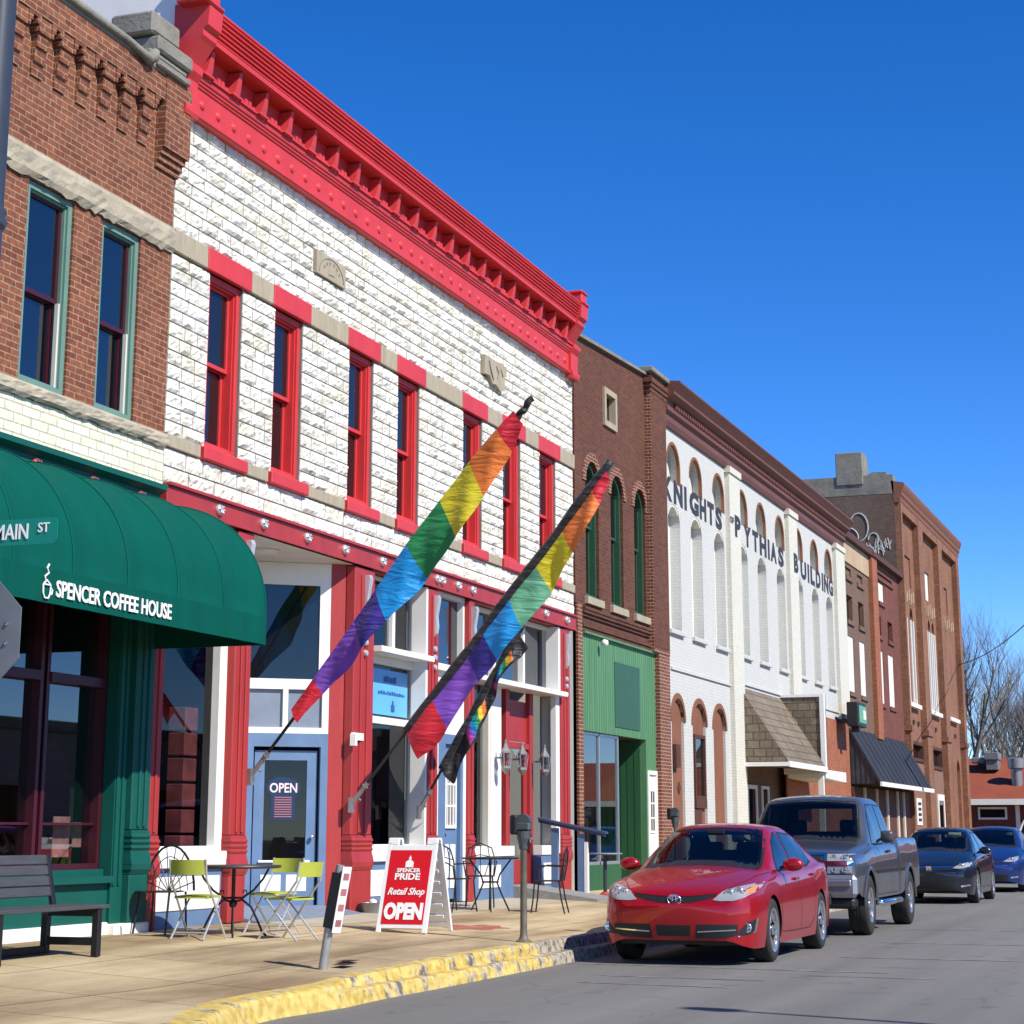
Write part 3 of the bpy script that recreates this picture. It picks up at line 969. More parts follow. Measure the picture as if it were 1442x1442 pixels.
def iron_column(b, x0, x1, y, mat, z0=.40, z1=5.12, part="column", silver=True, deep=.16):
    """cast-iron storefront column: pedestal, reeded band, fluted shaft"""
    c = MB()
    w = x1 - x0
    c.bbox(x0, x1, y, y + deep, z0, z0 + .55, .012)
    # swelling above the pedestal, then reeded rings
    prof = [(.0, .55), (-.025, .60), (-.03, .66), (-.01, .75), (.0, .80), (-.02, .83), (.0, .86), (-.02, .89), (.0, .92), (-.02, .95), (.0, .98), (.005, 1.02)]
    n = len(prof)
    for (o1, a), (o2, d) in zip(prof, prof[1:]):
        c.prism([(y + o1, z0 + a), (y + o2, z0 + d), (y + deep, z0 + d), (y + deep, z0 + a)], 'x', x0 + o1 * .5, x1 - o1 * .5)
    c.bbox(x0, x1, y + .012, y + deep, z0 + 1.02, z1, .012)
    if w > .25:
        c.bbox(x0 + w * .30, x0 + w * .42, y - .012, y + .02, z0 + 1.05, z1 - .1, .01)
        c.bbox(x0 + w * .62, x0 + w * .74, y - .012, y + .02, z0 + 1.05, z1 - .1, .01)
    else:
        c.bbox(x0 + w * .4, x0 + w * .6, y - .008, y + .02, z0 + 1.05, z1 - .1, .008)
    co = c.build(part, mat, b)
    if silver:
        s = MB()
        cx = (x0 + x1) / 2
        # scrolled bracket hung under the beam, bosses below it
        prof = [(y + .012, z1 - .10), (y - .07, z1 - .10), (y - .09, z1 - .15), (y - .075, z1 - .24), (y - .045, z1 - .42), (y - .06, z1 - .58), (y - .045, z1 - .68), (y + .012, z1 - .74)]
        s.prism(prof, 'x', cx - .05, cx + .05)
        s.prism([(p - .012, q) for p, q in prof[1:-1]] + [(y + .01, z1 - .70), (y + .01, z1 - .12)], 'x', cx - .018, cx + .018)
        s.build("bracket", M['silver_paint'], co, smooth=False)
        for dz in (.92, 1.05, 1.20):
            s = MB()
            s.lathe([(.0, -.045), (.035, -.04), (.045, -.015), (.045, .02)], (cx, y + .0, z1 - dz), 'y', 12, True)
            s.build("boss", M['silver_paint'], co, smooth=True, angle=50)
    return co

def rosette(b, x, z, y, mat, r=.085):
    s = MB()
    s.lathe([(0, -.055), (.02, -.055), (.03, -.035), (r * .6, -.05), (r * .8, -.04), (r, -.02), (r, .0)], (x, y, z), 'y', 16, True)
    for k in range(6):
        a = k * pi / 3
        s.lathe([(0, -.07), (.014, -.062), (.02, -.03)], (x + r * .62 * cos(a), y, z + r * .62 * sin(a)), 'y', 6)
    return s.build("rosette", mat, b, smooth=True, angle=40)

# ------------------------------------------------------------------ corner coffee house building
cb = thing("corner_building", "red brick corner building with corbelled parapet, green shopfront and cream painted brick band", "building", (15.4, 11.5, .2))
w = MB()
w1 = (16.73, 17.62, 6.0, 8.2)
w2 = (18.20, 19.03, 6.0, 8.2)
w0 = (15.05, 15.95, 6.0, 8.2)
w00 = (13.35, 14.25, 6.0, 8.2)
wall_holes(w, 11.0, 19.73, 6.0, 10.1, [w1, w2, w0, w00], 11.5, .22)
shell(w, 11.0, 19.73, 11.5, 27, .2, 10.1)
w.quad((11, 11.5, 9.7), (19.73, 11.5, 9.7), (19.73, 27, 9.5), (11, 27, 9.5))
# parapet above the corbel table stands proud; corbel columns step out below it
PY = 11.38
w.box(11.0, 19.24, PY, 11.499, 9.98, 10.28)
w.box(11.0, 19.73, 11.499, 11.8, 10.1, 10.28)
cx = 19.03
k = 0
while cx > 11.6:
    for q in range(8):
        za = 9.33 + .078 * q
        w.box(cx - .21, cx, 11.5 - (.022 + .0135 * q) + (.014 if q % 2 else 0), 11.4995, za, za + .078 if q < 7 else 9.98)
    # bricks bridging to the next corbel over a dark pocket
    for q, (za, zb) in enumerate(((9.80, 9.87), (9.87, 9.94), (9.94, 9.98))):
        e = (.035, .075, .11)[q]
        w.box(cx, cx + e, PY + .004, 11.499, za, zb)
        w.box(cx - .21 - e, cx - .21, PY + .004, 11.499, za, zb)
    cx -= .44
    k += 1
# end pier, corbelled out in three steps
for (za, zb, pr) in ((9.16, 9.24, .03), (9.24, 9.32, .06), (9.32, 9.40, .09), (9.40, 10.30, .13)):
    w.box(19.25, 19.76 + pr * .7, 11.5 - pr, 11.5 + .3, za, zb)
w.build("wall", M['brick_corner'], cb)
# cream painted brick band
s = MB()
s.box(11.0, 19.735, 11.49, 11.7, 5.34, 5.84)
s.build("painted_band", M['brick_cream'], cb)
def rough_band(x0, x1, z0, z1, y, mat, name, parent, n=40, jag=.02, lower=True):
    s = MB()
    def f(u, v):
        x = x0 + (x1 - x0) * u
        e = min(v, 1 - v) * 2
        bulge = .03 * min(1, e * 2.5) + rnd.uniform(-.008, .012) * (1 if 0 < v < 1 else 0)
        z = z0 + (z1 - z0) * v
        if v == 0 and lower:
            z += rnd.uniform(-jag, jag)
        return (x, y - bulge, z)
    s.grid(f, n, 5)
    s.box(x0, x1, y + .001, y + .2, z0 + .01, z1)
    return s.build(name, mat, parent, smooth=False)
rough_band(11.0, 19.73, 8.2, 8.52, 11.47, M['limestone'], "lintel_band", cb, 90, .03)
rough_band(11.0, 19.73, 5.84, 6.0, 11.46, M['limestone'], "sill_band", cb, 90, .02)
# coping, gutter end and stone cap of the pier
s = MB()
s.prism([(11.37, 10.28), (11.35, 10.36), (11.40, 10.42), (11.85, 10.42), (11.85, 10.28)], 'x', 11.0, 19.2)
s.build("coping", M['cap_stone'], cb)
s = MB()
s.tube([(15.0, 11.35, 10.38), (18.3, 11.35, 10.36), (18.6, 11.34, 10.32), (18.74, 11.33, 10.30), (18.82, 11.32, 10.36), (18.86, 11.31, 10.44)], [.05, .05, .055, .07, .08, .05], 10)
s.build("gutter", M['cap_stone'], cb, smooth=True)
s = MB()
s.bbox(18.95, 19.72, 11.31, 11.95, 10.30, 10.39, .02)
s.bbox(18.80, 19.66, 11.34, 11.95, 10.40, 10.47, .02)
s.bbox(18.92, 19.74, 11.30, 11.95, 10.48, 10.68, .03)
s.bbox(18.85, 19.50, 11.36, 11.95, 10.70, 10.98, .03)
s.build("pier_cap", M['cap_stone'], cb)
for ww in (w1, w2, w0, w00):
    sash_window(cb, ww[0], ww[1], ww[2], ww[3], 11.53, M['green_frame'], M['maroon'], M['pane_sky'], frame=.075, depth=.19, split=.46)
    s = MB()
    s.box(ww[1] - .135, ww[1] - .105, 11.555, 11.60, ww[2] + .09, ww[2] + 1.02)
    s.build("storm_track", M['cream_paint'], cb)
# green shopfront under the awning
s = MB()
s.box(11.0, 19.60, 11.44, 11.7, 5.0, 5.34)
s.sweep([(11.46, 5.24), (11.34, 5.30), (11.34, 5.36), (11.50, 5.36)], (11.0, 19.60))
s.box(11.0, 18.94, 11.5, 11.66, .52, .93)
s.box(11.0, 18.94, 11.42, 11.72, .93, 1.0)
s.box(11.0, 18.93, 11.55, 11.62, 1.0, 1.07)
s.box(11.0, 18.94, 11.62, 11.82, 4.75, 5.0)
s.build("shopfront", M['green_teal'], cb)
s = MB()
s.bbox(11.0, 18.9, 11.44, 11.68, .30, .52, .015)
s.bbox(18.9, 19.62, 11.36, 11.6, .30, .50, .015)
s.build("base_course", M['white_paint'], cb)
iron_column(cb, 19.19, 19.58, 11.38, M['green_teal'], .46, 5.0, "pilaster", False)
s = MB()
s.box(18.95, 19.188, 11.47, 11.62, .5, 5.0)
s.box(18.97, 19.02, 11.452, 11.47, .9, 4.9)
s.box(19.08, 19.12, 11.452, 11.47, .9, 4.9)
s.build("jamb", M['green_teal'], cb)
for (xa, xb) in ((17.76, 18.94), (16.38, 17.70), (15.0, 16.32), (13.6, 14.94)):
    f = MB()
    frame_rect(f, xa, xb, 1.07, 4.75, .06, 11.62, 11.80)
    f.box(xa + .06, xb - .06, 11.60, 11.79, 3.0, 3.10)
    f.box(xa + .06, xb - .06, 11.66, 11.79, 1.53, 1.555)
    fo = f.build("shop_window", M['maroon'], cb)
    p = MB()
    p.quad((xa + .05, 11.72, 1.1), (xb - .05, 11.72, 1.1), (xb - .05, 11.72, 4.72), (xa + .05, 11.72, 4.72))
    p.build("pane", M['pane_shop'], fo)
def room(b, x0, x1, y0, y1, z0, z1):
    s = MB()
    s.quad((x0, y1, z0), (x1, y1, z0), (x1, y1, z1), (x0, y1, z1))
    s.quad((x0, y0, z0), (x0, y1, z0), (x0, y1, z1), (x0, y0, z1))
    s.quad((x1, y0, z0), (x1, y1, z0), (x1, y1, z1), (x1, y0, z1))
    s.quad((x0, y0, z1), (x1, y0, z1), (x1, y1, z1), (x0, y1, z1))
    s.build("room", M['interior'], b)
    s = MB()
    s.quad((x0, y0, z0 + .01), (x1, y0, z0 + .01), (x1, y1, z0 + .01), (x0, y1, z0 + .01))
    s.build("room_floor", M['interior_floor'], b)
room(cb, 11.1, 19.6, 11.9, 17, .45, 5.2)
s = MB()      # posters standing in the window
s.box(18.30, 18.62, 11.80, 11.81, 1.2, 1.62)
s.box(18.68, 18.86, 11.80, 11.81, 1.3, 1.56)
s.build("window_poster", pmat("poster_pink", (.55, .25, .22), .6, var=.4, vscale=9), cb)

# awning of the coffee house
aw = thing("fabric_awning", "rounded dark green canvas awning lettered with the coffee house name above the corner shopfront", "awning", (16, 11.4, 3.5))
AX0, AX1 = 12.6, 19.56
def awn(u, v):
    x = AX0 + (AX1 - AX0) * u
    bays = 8
    sag = .055 * abs(sin(pi * ((AX1 - x) / .98)))
    a = v * pi / 2
    y = 11.42 - 1.42 * (sin(a) ** 1.0)
    z = 3.78 + 1.34 * cos(a) ** .88
    n = Vector((0, -sin(a), cos(a)))
    return (x, y - n.y * sag * (1 if 0 < v < 1 else 0), z - n.z * sag * (1 if 0 < v < 1 else 0))
s = MB()
s.grid(awn, 112, 22)
s.build("canopy", M['canvas'], aw, smooth=True)
s = MB()
s.grid(lambda u, v: (AX0 + (AX1 - AX0) * u, 9.998 + .006 * sin(u * 90) * v, 3.79 - .31 * v), 60, 3)
s.grid(lambda u, v: (AX0 + (AX1 - AX0) * u, 10.012 + .006 * sin(u * 90) * v, 3.79 - .31 * v), 60, 3)
s.build("valance", M['canvas'], aw, smooth=True)
for xx in (AX0 + .002, AX1 - .002):
    s = MB()
    pts = [(11.42 - 1.42 * sin(k * pi / 28), 3.78 + 1.34 * cos(k * pi / 28) ** .88) for k in range(15)]
    s.prism([(11.42, 3.48), (11.42, 3.78)] + pts + [(10.0, 3.48)], 'x', xx - .004, xx + .004)
    s.build("end_panel", M['canvas'], aw)
s = MB()
for k in range(8):
    x = AX1 - .02 - .98 * k
    s.tube([(x, 11.41 - 1.375 * sin(j * pi / 28), 3.77 + 1.295 * cos(j * pi / 28) ** .88) for j in range(15)], .012, 5)
s.tube([(AX0, 10.03, 3.50), (AX1, 10.03, 3.50)], .012, 6)
s.build("hoop", M['grey_metal'], aw)
for k in range(8):
    s = MB()
    x = AX1 - .02 - .98 * k
    s.tube([(x, 11.42 - 1.42 * sin(j * pi / 40), 3.78 + 1.34 * cos(j * pi / 40) ** .88) for j in range(1, 21)], .007, 5)
    s.build("seam", M['canvas_seam'], aw)
s = MB()
text_on(s, "SPENCER COFFEE HOUSE", lambda u, v, d: (15.33 + 2.10 * u, 9.985 - d * .5, 3.545 + .155 * v), bold=.018, extrude=.01)
s.build("lettering", M['white_lettering'], aw)
s = MB()      # steaming cup emblem
cx, cz = 15.18, 3.58
for pts in ([(cx - .06, cz + .06), (cx - .055, cz - .02), (cx - .03, cz - .06), (cx + .03, cz - .06), (cx + .055, cz - .02), (cx + .06, cz + .06), (cx - .06, cz + .06)],
            [(cx + .06, cz + .04), (cx + .09, cz + .02), (cx + .08, cz - .02), (cx + .05, cz - .02)],
            [(cx - .05, cz + .07), (cx, cz + .10), (cx + .05, cz + .07)],
            [(cx - .02, cz + .09), (cx - .04, cz + .13), (cx + .02, cz + .17), (cx - .01, cz + .21), (cx + .02, cz + .25)]):
    s.tube([(p[0], 9.988, p[1]) for p in pts], .009, 5)
s.build("cup_emblem", M['white_lettering'], aw)
for x in (17.05, 18.15, 19.16, 15.9):
    rosette(cb, x, 5.16, 11.44, M['rosette_red'], .075)

# ------------------------------------------------------------------ white stone building with red cornice
sb = thing("stone_building", "white painted rock-faced stone building with bright red cornice, red windows and red iron shopfront", "building", (27.4, 11.5, .2))
LX = [(20.60, 21.76), (22.40, 23.53), (24.77, 25.91), (26.55, 27.68), (29.28, 30.44), (31.18, 32.36), (33.10, 34.31)]
OPN = [(a + .14, b - .15, 6.02, 8.26) for a, b in LX]
X0, X1 = 19.78, 35.20
w = MB()
w.k = 0
def block(x0, x1, z0, z1, yb=11.53):
    L = x1 - x0
    nu = max(3, int(L / .055))
    nv = 4
    tx, tz = rnd.uniform(-.010, .010), rnd.uniform(-.010, .010)
    h0 = rnd.uniform(.014, .036)
    w.k = rnd.choice((0, 0, 0, 1, 1, 2))
    jag = [[rnd.uniform(-.009, .013) for j in range(nv + 1)] for i in range(nu + 1)]
    def f(u, v):
        i, j = round(u * nu), round(v * nv)
        e = 1.0 if (0 < i < nu and 0 < j < nv) else 0.0
        y = yb - .012 * (1 - e) - e * (h0 + tx * (u - .5) * 2 + tz * (v - .5) * 2 + jag[i][j])
        x = x0 + .011 + (L - .022) * u
        z = z0 + .010 + (z1 - z0 - .020) * v
        if 0 < i < nu:
            x += jag[i][j] * .8
        if 0 < j < nv:
            z += jag[i][(j + 1) % (nv + 1)] * .6
        return (x, y, z)
    w.grid(f, nu, nv)
    c = [(x0 + .011, z0 + .010), (x1 - .011, z0 + .010), (x1 - .011, z1 - .010), (x0 + .011, z1 - .010)]
    for (ax, az), (bx, bz) in zip(c, c[1:] + c[:1]):
        w.quad((ax, yb - .012, az), (bx, yb - .012, bz), (bx, yb + .012, bz), (ax, yb + .012, az))
def course(xa, xb, z0, z1, lo, hi):
    x = xa
    while x < xb - 1e-4:
        L = rnd.uniform(lo, hi)
        if xb - x - L < lo * .7:
            L = xb - x if xb - x < hi * 1.15 else (xb - x) / 2
        block(x, min(x + L, xb), z0, z1)
        x += L
PL = [(23.65, 24.63), (30.2, 31.3)]
for r in range(9):
    z0 = 8.54 + r * .1711
    if r in (3, 4):
        segs = [(X0, PL[0][0]), (PL[0][1], PL[1][0]), (PL[1][1], X1)]
    else:
        segs = [(X0, X1)]
    for a, b in segs:
        course(a, b, z0, z0 + .1711, .28, .56)
xs_edges = [X0] + [q for o in OPN for q in (o[0], o[1])] + [X1]
for r in range(13):
    z0 = 6.03 + r * .1708
    for k in range(0, len(xs_edges), 2):
        course(xs_edges[k], xs_edges[k + 1], z0, z0 + .1708, .26, .50)
for r in range(2):
    z0 = 5.43 + r * .221
    course(X0, X1, z0, z0 + .221, .4, .75)
w.build("stone_facing", [M['stone_paint'], M['stone_cream'], M['stone_grey']], sb)
w = MB()
wall_holes(w, X0 - .03, X1, 5.40, 10.08, OPN, 11.53, .28)
w.build("mortar_bed", M['mortar'], sb)
w = MB()
shell(w, X0 - .04, X1, 11.54, 30, .2, 11.0)
w.quad((X0, 11.54, 10.4), (X1, 11.54, 10.4), (X1, 30, 10.2), (X0, 30, 10.2))
w.box(X0 - .04, X1, 11.70, 11.95, 10.08, 11.05)
w.box(X0 - .04, X1, 11.54, 11.70, 10.08, 10.58)
w.box(X0 - .05, X0 + .35, 11.56, 14.2, 10.0, 12.3)
w.build("wall", M['white_paint'], sb)
# banded lintels and sills: red over the windows, limestone between
edges = [X0] + [q for l in LX for q in l] + [X1]
for k in range(0, len(edges), 2):
    a, b = edges[k], edges[k + 1]
    n = max(1, round((b - a) / .7))
    for j in range(n):
        s = MB()
        s.bbox(a + (b - a) * j / n + .003, a + (b - a) * (j + 1) / n - .003, 11.475, 11.6, 8.265, 8.54, .008)
        s.build("string_course", M['limestone_smooth'], sb)
        s = MB()
        s.bbox(a + (b - a) * j / n + .003, a + (b - a) * (j + 1) / n - .003, 11.48, 11.6, 5.875, 6.025, .008)
        s.build("string_course", M['limestone_smooth'], sb)
for (a, b), o in zip(LX, OPN):
    s = MB()
    s.bbox(a, b, 11.465, 11.82, 8.26, 8.545, .008)
    s.build("lintel", M['red_bright'], sb)
    s = MB()
    s.bbox(a + .03, b, 11.44, 11.80, 5.87, 6.03, .012)
    s.build("sill", M['red_bright'], sb)
    sash_window(sb, o[0], o[1], 6.03, 8.26, 11.565, M['red_bright'], M['red_bright'], M['pane_upper'], frame=.085, depth=.24, split=.49)
# carved plaques
s = MB()
s.box(PL[0][0] + .01, PL[0][1] - .01, 11.47, 11.53, 9.06, 9.39)
po = s.build("date_stone", M['limestone_smooth'], sb)
s = MB()
s.tube([(24.14 + .40 * cos(pi * k / 14), 11.468, 9.10 + .26 * sin(pi * k / 14)) for k in range(15)], .008, 5)
for k in range(6):
    a = pi * (.85 - .14 * k)
    c = (24.14 + .27 * cos(a), 9.12 + .17 * sin(a))
    s.tube([(c[0] - .025, 11.468, c[1] - .02), (c[0], 11.466, c[1] + .03), (c[0] + .03, 11.468, c[1] - .015)], .006, 4)
s.tube([(24.05, 11.468, 9.12), (24.14, 11.466, 9.135), (24.22, 11.468, 9.12)], .006, 4)
s.build("carving", M['cap_stone'], po)
s = MB()
s.prism([(30.22, 9.39), (31.28, 9.39), (31.28, 9.22), (31.18, 9.2), (31.2, 8.96), (31.0, 8.9), (30.75, 8.98), (30.6, 8.95), (30.45, 9.07), (30.22, 9.06)], 'y', 11.44, 11.53)
po = s.build("date_stone", M['limestone_smooth'], sb)
s = MB()
s.tube([(30.4, 11.437, 9.32), (30.5, 11.43, 9.15), (30.62, 11.437, 9.02)], .014, 5)
s.tube([(30.75, 11.437, 9.3), (30.86, 11.43, 9.2), (30.8, 11.437, 9.08)], .010, 5)
s.tube([(30.98, 11.437, 9.3), (31.08, 11.43, 9.18)], .010, 5)
s.build("carving", M['cap_stone'], po)

# pressed-metal cornice: architrave with bosses, bracketed frieze, crown
CX0, CX1 = 19.86, 34.80
cor = MB()
cy = lambda y: 11.43 - (11.43 - y) * .46 if y < 11.43 else y
prof = [(11.52, 10.04), (11.40, 10.04), (11.385, 10.055), (11.385, 10.085), (11.42, 10.10), (11.43, 10.12), (11.43, 10.44),
        (11.41, 10.455), (11.41, 10.475), (11.39, 10.49), (11.39, 10.515), (11.37, 10.53), (11.365, 10.555), (11.365, 10.60), (11.45, 10.605), (11.45, 10.95), (11.17, 10.955), (11.17, 11.02)]
for q in range(6):
    yf, z0 = 11.165 - .016 * q, 11.03 + .052 * q
    prof += [(yf + .05, z0 - .012), (yf, z0), (yf, z0 + .017), (yf + .045, z0 + .02)]
prof += [(11.08, 11.335), (11.08, 11.36), (11.7, 11.45)]
cor.sweep(prof, (CX0, CX1))
x = CX0 + .30
k = 0
while x < CX1 - .25:
    # tapering bracket leaning out under the soffit, and the cresting between brackets
    lo = [(x - .085, 11.448, 10.60), (x + .085, 11.448, 10.60), (x + .085, 11.33, 10.60), (x - .085, 11.33, 10.60)]
    mi = [(x - .075, 11.448, 10.71), (x + .075, 11.448, 10.71), (x + .065, 11.30, 10.71), (x - .065, 11.30, 10.71)]
    hi = [(x - .04, 11.448, 10.93), (x + .04, 11.448, 10.93), (x + .028, 11.26, 10.93), (x - .028, 11.26, 10.93)]
    for r0, r1 in ((lo, mi), (mi, hi)):
        for q in range(4):
            cor.quad(r0[q], r0[(q + 1) % 4], r1[(q + 1) % 4], r1[q])
    cor.ngon(lo)
    cor.prism([(x - .14, 10.61), (x + .14, 10.61), (x + .12, 10.64), (x - .12, 10.64)], 'y', cy(11.16), cy(11.3))
    for q, zt in ((-.15, .06), (-.05, .10), (.05, .10), (.15, .06)):
        cor.prism([(x + .37 + q - .05, 10.605), (x + .37 + q + .05, 10.605), (x + .37 + q + .035, 10.605 + zt), (x + .37 + q - .035, 10.605 + zt)], 'y', cy(11.25), cy(11.29))
    cor.box(x + .14, x + .60, cy(11.225), cy(11.30), 10.60, 10.625)
    x += .74
    k += 1
x = CX0 + .35
while x < CX1 - .2:
    cor.lathe([(0, -.03), (.03, -.028), (.055, -.015), (.065, 0)], (x, 11.43, 10.26), 'y', 10)
    x += .42
co = cor.build("cornice", M['red_bright'], sb)
for (xa, xb, zt) in ((19.50, 20.0, 11.95), (34.42, 34.84, 11.62)):
    s = MB()
    pr = [(11.55, 9.98), (11.36, 9.98), (11.34, 10.03), (11.34, 10.1), (11.38, 10.12), (11.38, 10.46), (11.32, 10.55), (11.31, 10.64), (11.34, 10.66)]
    up = [(11.26, 10.78), (11.18, 10.90), (11.14, 10.95), (11.14, 11.04), (11.08, 11.08), (11.06, 11.34), (11.55, 11.40)]
    if xa > 30:
        s.prism(pr + [(11.55, 10.66)], 'x', 34.72, 35.14)
        s.prism([(11.55, 10.66), (11.34, 10.66)] + up, 'x', xa, xb)
    else:
        s.prism(pr + up, 'x', max(xa, 19.66), xb)
    s.bbox(xa + .0, xb - .0, 11.03, 11.45, 11.34, 11.40, .02)
    s.bbox(xa + .06, xb - .06, 11.07, 11.35, 11.40, zt - .06, .02)
    s.bbox(xa + .03, xb - .03, 11.05, 11.37, zt - .06, zt, .02)
    s.build("end_bracket", M['red_bright'], co)

# shopfront: red iron beam with rosettes, iron columns
s = MB()
s.bbox(19.70, 34.98, 11.40, 11.62, 5.14, 5.40, .01)
s.box(19.70, 34.98, 11.36, 11.44, 5.395, 5.43)
s.box(19.72, 34.96, 11.37, 11.45, 5.14, 5.17)
s.build("beam", M['red_store'], sb)
for x in (20.95, 22.12, 23.4, 24.6, 25.9, 28.02, 28.22, 28.9, 29.55, 31.9, 33.2, 34.4):
    rosette(sb, x, 5.285, 11.40, M['silver_paint'], .07)
iron_column(sb, 19.62, 19.84, 11.41, M['red_store'])
iron_column(sb, 21.52, 21.94, 11.40, M['red_store'])
iron_column(sb, 25.02, 25.70, 11.40, M['red_store'], silver=True)
iron_column(sb, 27.74, 28.16, 11.40, M['red_store'])
iron_column(sb, 29.48, 29.71, 11.40, M['red_store'])
iron_column(sb, 34.10, 34.62, 11.40, M['red_store'])
# bay 1: shop window
s = MB()
frame_rect(s, 19.84, 21.52, 1.24, 5.14, .06, 11.52, 11.68)
s.box(21.30, 21.46, 11.50, 11.60, 1.24, 5.1)
s.box(19.86, 21.52, 11.44, 11.66, 1.06, 1.24)
fo = s.build("shop_window", M['white_paint'], sb)
p = MB()
p.quad((19.88, 11.60, 1.26), (21.34, 11.60, 1.26), (21.34, 11.60, 5.1), (19.88, 11.60, 5.1))
p.build("pane", M['pane_store'], fo)
s = MB()
s.box(19.85, 21.51, 11.50, 11.66, .38, 1.06)
s.build("stall_riser", M['blue_paint'], sb)
s = MB()
s.bbox(19.95, 21.45, 11.485, 11.52, .58, .96, .008)
s.build("riser_panel", M['white_paint'], sb)
# bay 2: angled entry with the open door
P0 = Vector((25.0, 11.55, 0))
DV = Vector((-cos(R(52)), sin(R(52)), 0))
NV = Vector((-DV.y, DV.x, 0))          # faces away from the street side
if NV.dot(Vector((-1, -.3, 0))) < 0:
    NV = -NV
Tm = Matrix(((DV.x, NV.x, 0, P0.x), (DV.y, NV.y, 0, P0.y), (0, 0, 1, 0), (0, 0, 0, 1)))
def emb():
    m = MB()
    m.T = Tm
    return m
# in this frame x runs back along the wall, +y towards the viewer
s = emb()
s.box(.0, .21, -.1, .0, .40, 5.13)
s.build("return_panel", M['red_store'], sb)
s = emb()
s.box(.21, 1.56, -.10, .0, 3.38, 3.52)
s.box(.21, .36, -.10, .0, 3.52, 5.13)
s.box(1.34, 1.56, -.10, .0, 2.78, 5.13)
s.box(.36, 1.34, -.10, .0, 4.82, 5.13)
s.box(.21, .30, -.10, .0, 2.78, 3.38)
s.box(.78, .85, -.09, .0, 2.86, 3.38)
s.box(.30, 1.34, -.10, .0, 2.78, 2.86)
s.box(1.40, 1.56, -.10, .0, .42, 2.78)
fo = s.build("transom_frame", M['white_paint'], sb)
p = emb()
p.quad((.36, -.04, 3.52), (1.34, -.04, 3.52), (1.34, -.04, 4.82), (.36, -.04, 4.82))
p.build("dark_pane", M['pane_dark'], fo)
p = emb()
p.quad((.30, -.05, 2.86), (.78, -.05, 2.86), (.78, -.05, 3.38), (.30, -.05, 3.38))
p.quad((.85, -.05, 2.86), (1.34, -.05, 2.86), (1.34, -.05, 3.38), (.85, -.05, 3.38))
p.build("transom_pane", M['blue_grey'], fo)
s = emb()
s.box(.21, .31, -.12, .01, .42, 2.78)
s.box(1.24, 1.40, -.12, .01, .42, 2.78)
s.box(.31, 1.24, -.12, .01, 2.60, 2.78)
s.build("door_frame", M['blue_paint'], sb)
d = emb()
a0, a1 = .34, 1.21
d.box(a0, a0 + .14, -.11, -.06, .50, 2.55)
d.box(a1 - .14, a1, -.11, -.06, .50, 2.55)
d.box(a0 + .14, a1 - .14, -.11, -.06, 2.42, 2.55)
d.box(a0 + .14, a1 - .14, -.11, -.06, .50, 1.06)
do = d.build("door", M['blue_paint'], sb)
p = emb()
p.quad((a0 + .13, -.085, 1.05), (a1 - .13, -.085, 1.05), (a1 - .13, -.085, 2.43), (a0 + .13, -.085, 2.43))
p.build("pane", M['pane_store'], do)
s = emb()
s.bbox(a0 + .12, a0 + .40, -.062, -.05, .68, .90, .004)
s.bbox(a0 + .47, a1 - .12, -.062, -.05, .68, .90, .004)
s.bbox(a0 + .08, a1 - .08, -.062, -.03, 1.06, 1.09, .004)
s.build("door_panel", M['white_paint'], do)
s = emb()
s.lathe([(0, .05), (.025, .045), (.032, .02), (.02, .0), (.012, -.03), (.03, -.032)], (a0 + .06, -.03, 1.40), 'y', 12)
s.build("door_knob", M['chrome'], do, smooth=True)
s = emb()
n = 20
s.ngon([(.80 + .24 * cos(2 * pi * k / n), -.075, 2.05 + .15 * sin(2 * pi * k / n)) for k in range(n)])
s.box(.63, .97, -.082, -.078, 1.62, 1.95)
s.build("hanging_sign", M['poster_dark'], do)
s = emb()
text_on(s, "OPEN", lambda u, v, dd: (.99 - .38 * u, -.070 + dd * .2, 1.985 + .13 * v), bold=.02, extrude=.01)
s.build("open_lettering", pmat("lettering_pink", (.80, .62, .64), .5), do)
s = emb()
for k in range(9):
    s.box(.68, .92, -.076, -.072, 1.66 + .032 * k, 1.672 + .032 * k)
s.build("sign_hours", pmat("hours_red", (.45, .16, .18), .6), do)
s = emb()
s.box(-.1, 1.7, -1.25, -1.2, .45, 5.1)
s.build("room", M['interior'], sb)
s = MB()      # ceiling of the entry and its light
s.quad((21.94, 11.45, 5.135), (25.1, 11.45, 5.135), (25.1, 13.2, 5.135), (21.94, 13.2, 5.135))
s.build("entry_ceiling", M['cream_paint'], sb)
s = MB()
s.lathe([(0, -.05), (.16, -.05), (.21, -.03), (.23, 0)], (23.3, 12.0, 5.13), 'z', 20)
s.build("ceiling_light", M['cream_paint'], sb, smooth=True)
s = MB()
s.quad((21.94, 11.56, .40), (23.95, 12.80, .40), (23.95, 12.80, 5.13), (21.94, 11.56, 5.13))
s.build("entry_wall", M['white_paint'], sb)
s = MB()
s.prism([(11.2, .37), (11.2, .40), (11.75, .50), (13.2, .50), (13.2, .37)], 'x', 21.96, 25.0)
s.build("entry_step", M['blue_grey'], sb)
s = MB()
s.box(24.93, 25.0, 11.33, 11.41, 2.62, 2.78)
s.box(24.94, 25.3, 11.37, 11.402, 2.70, 2.80)
s.build("mail_slot", M['white_paint'], sb)
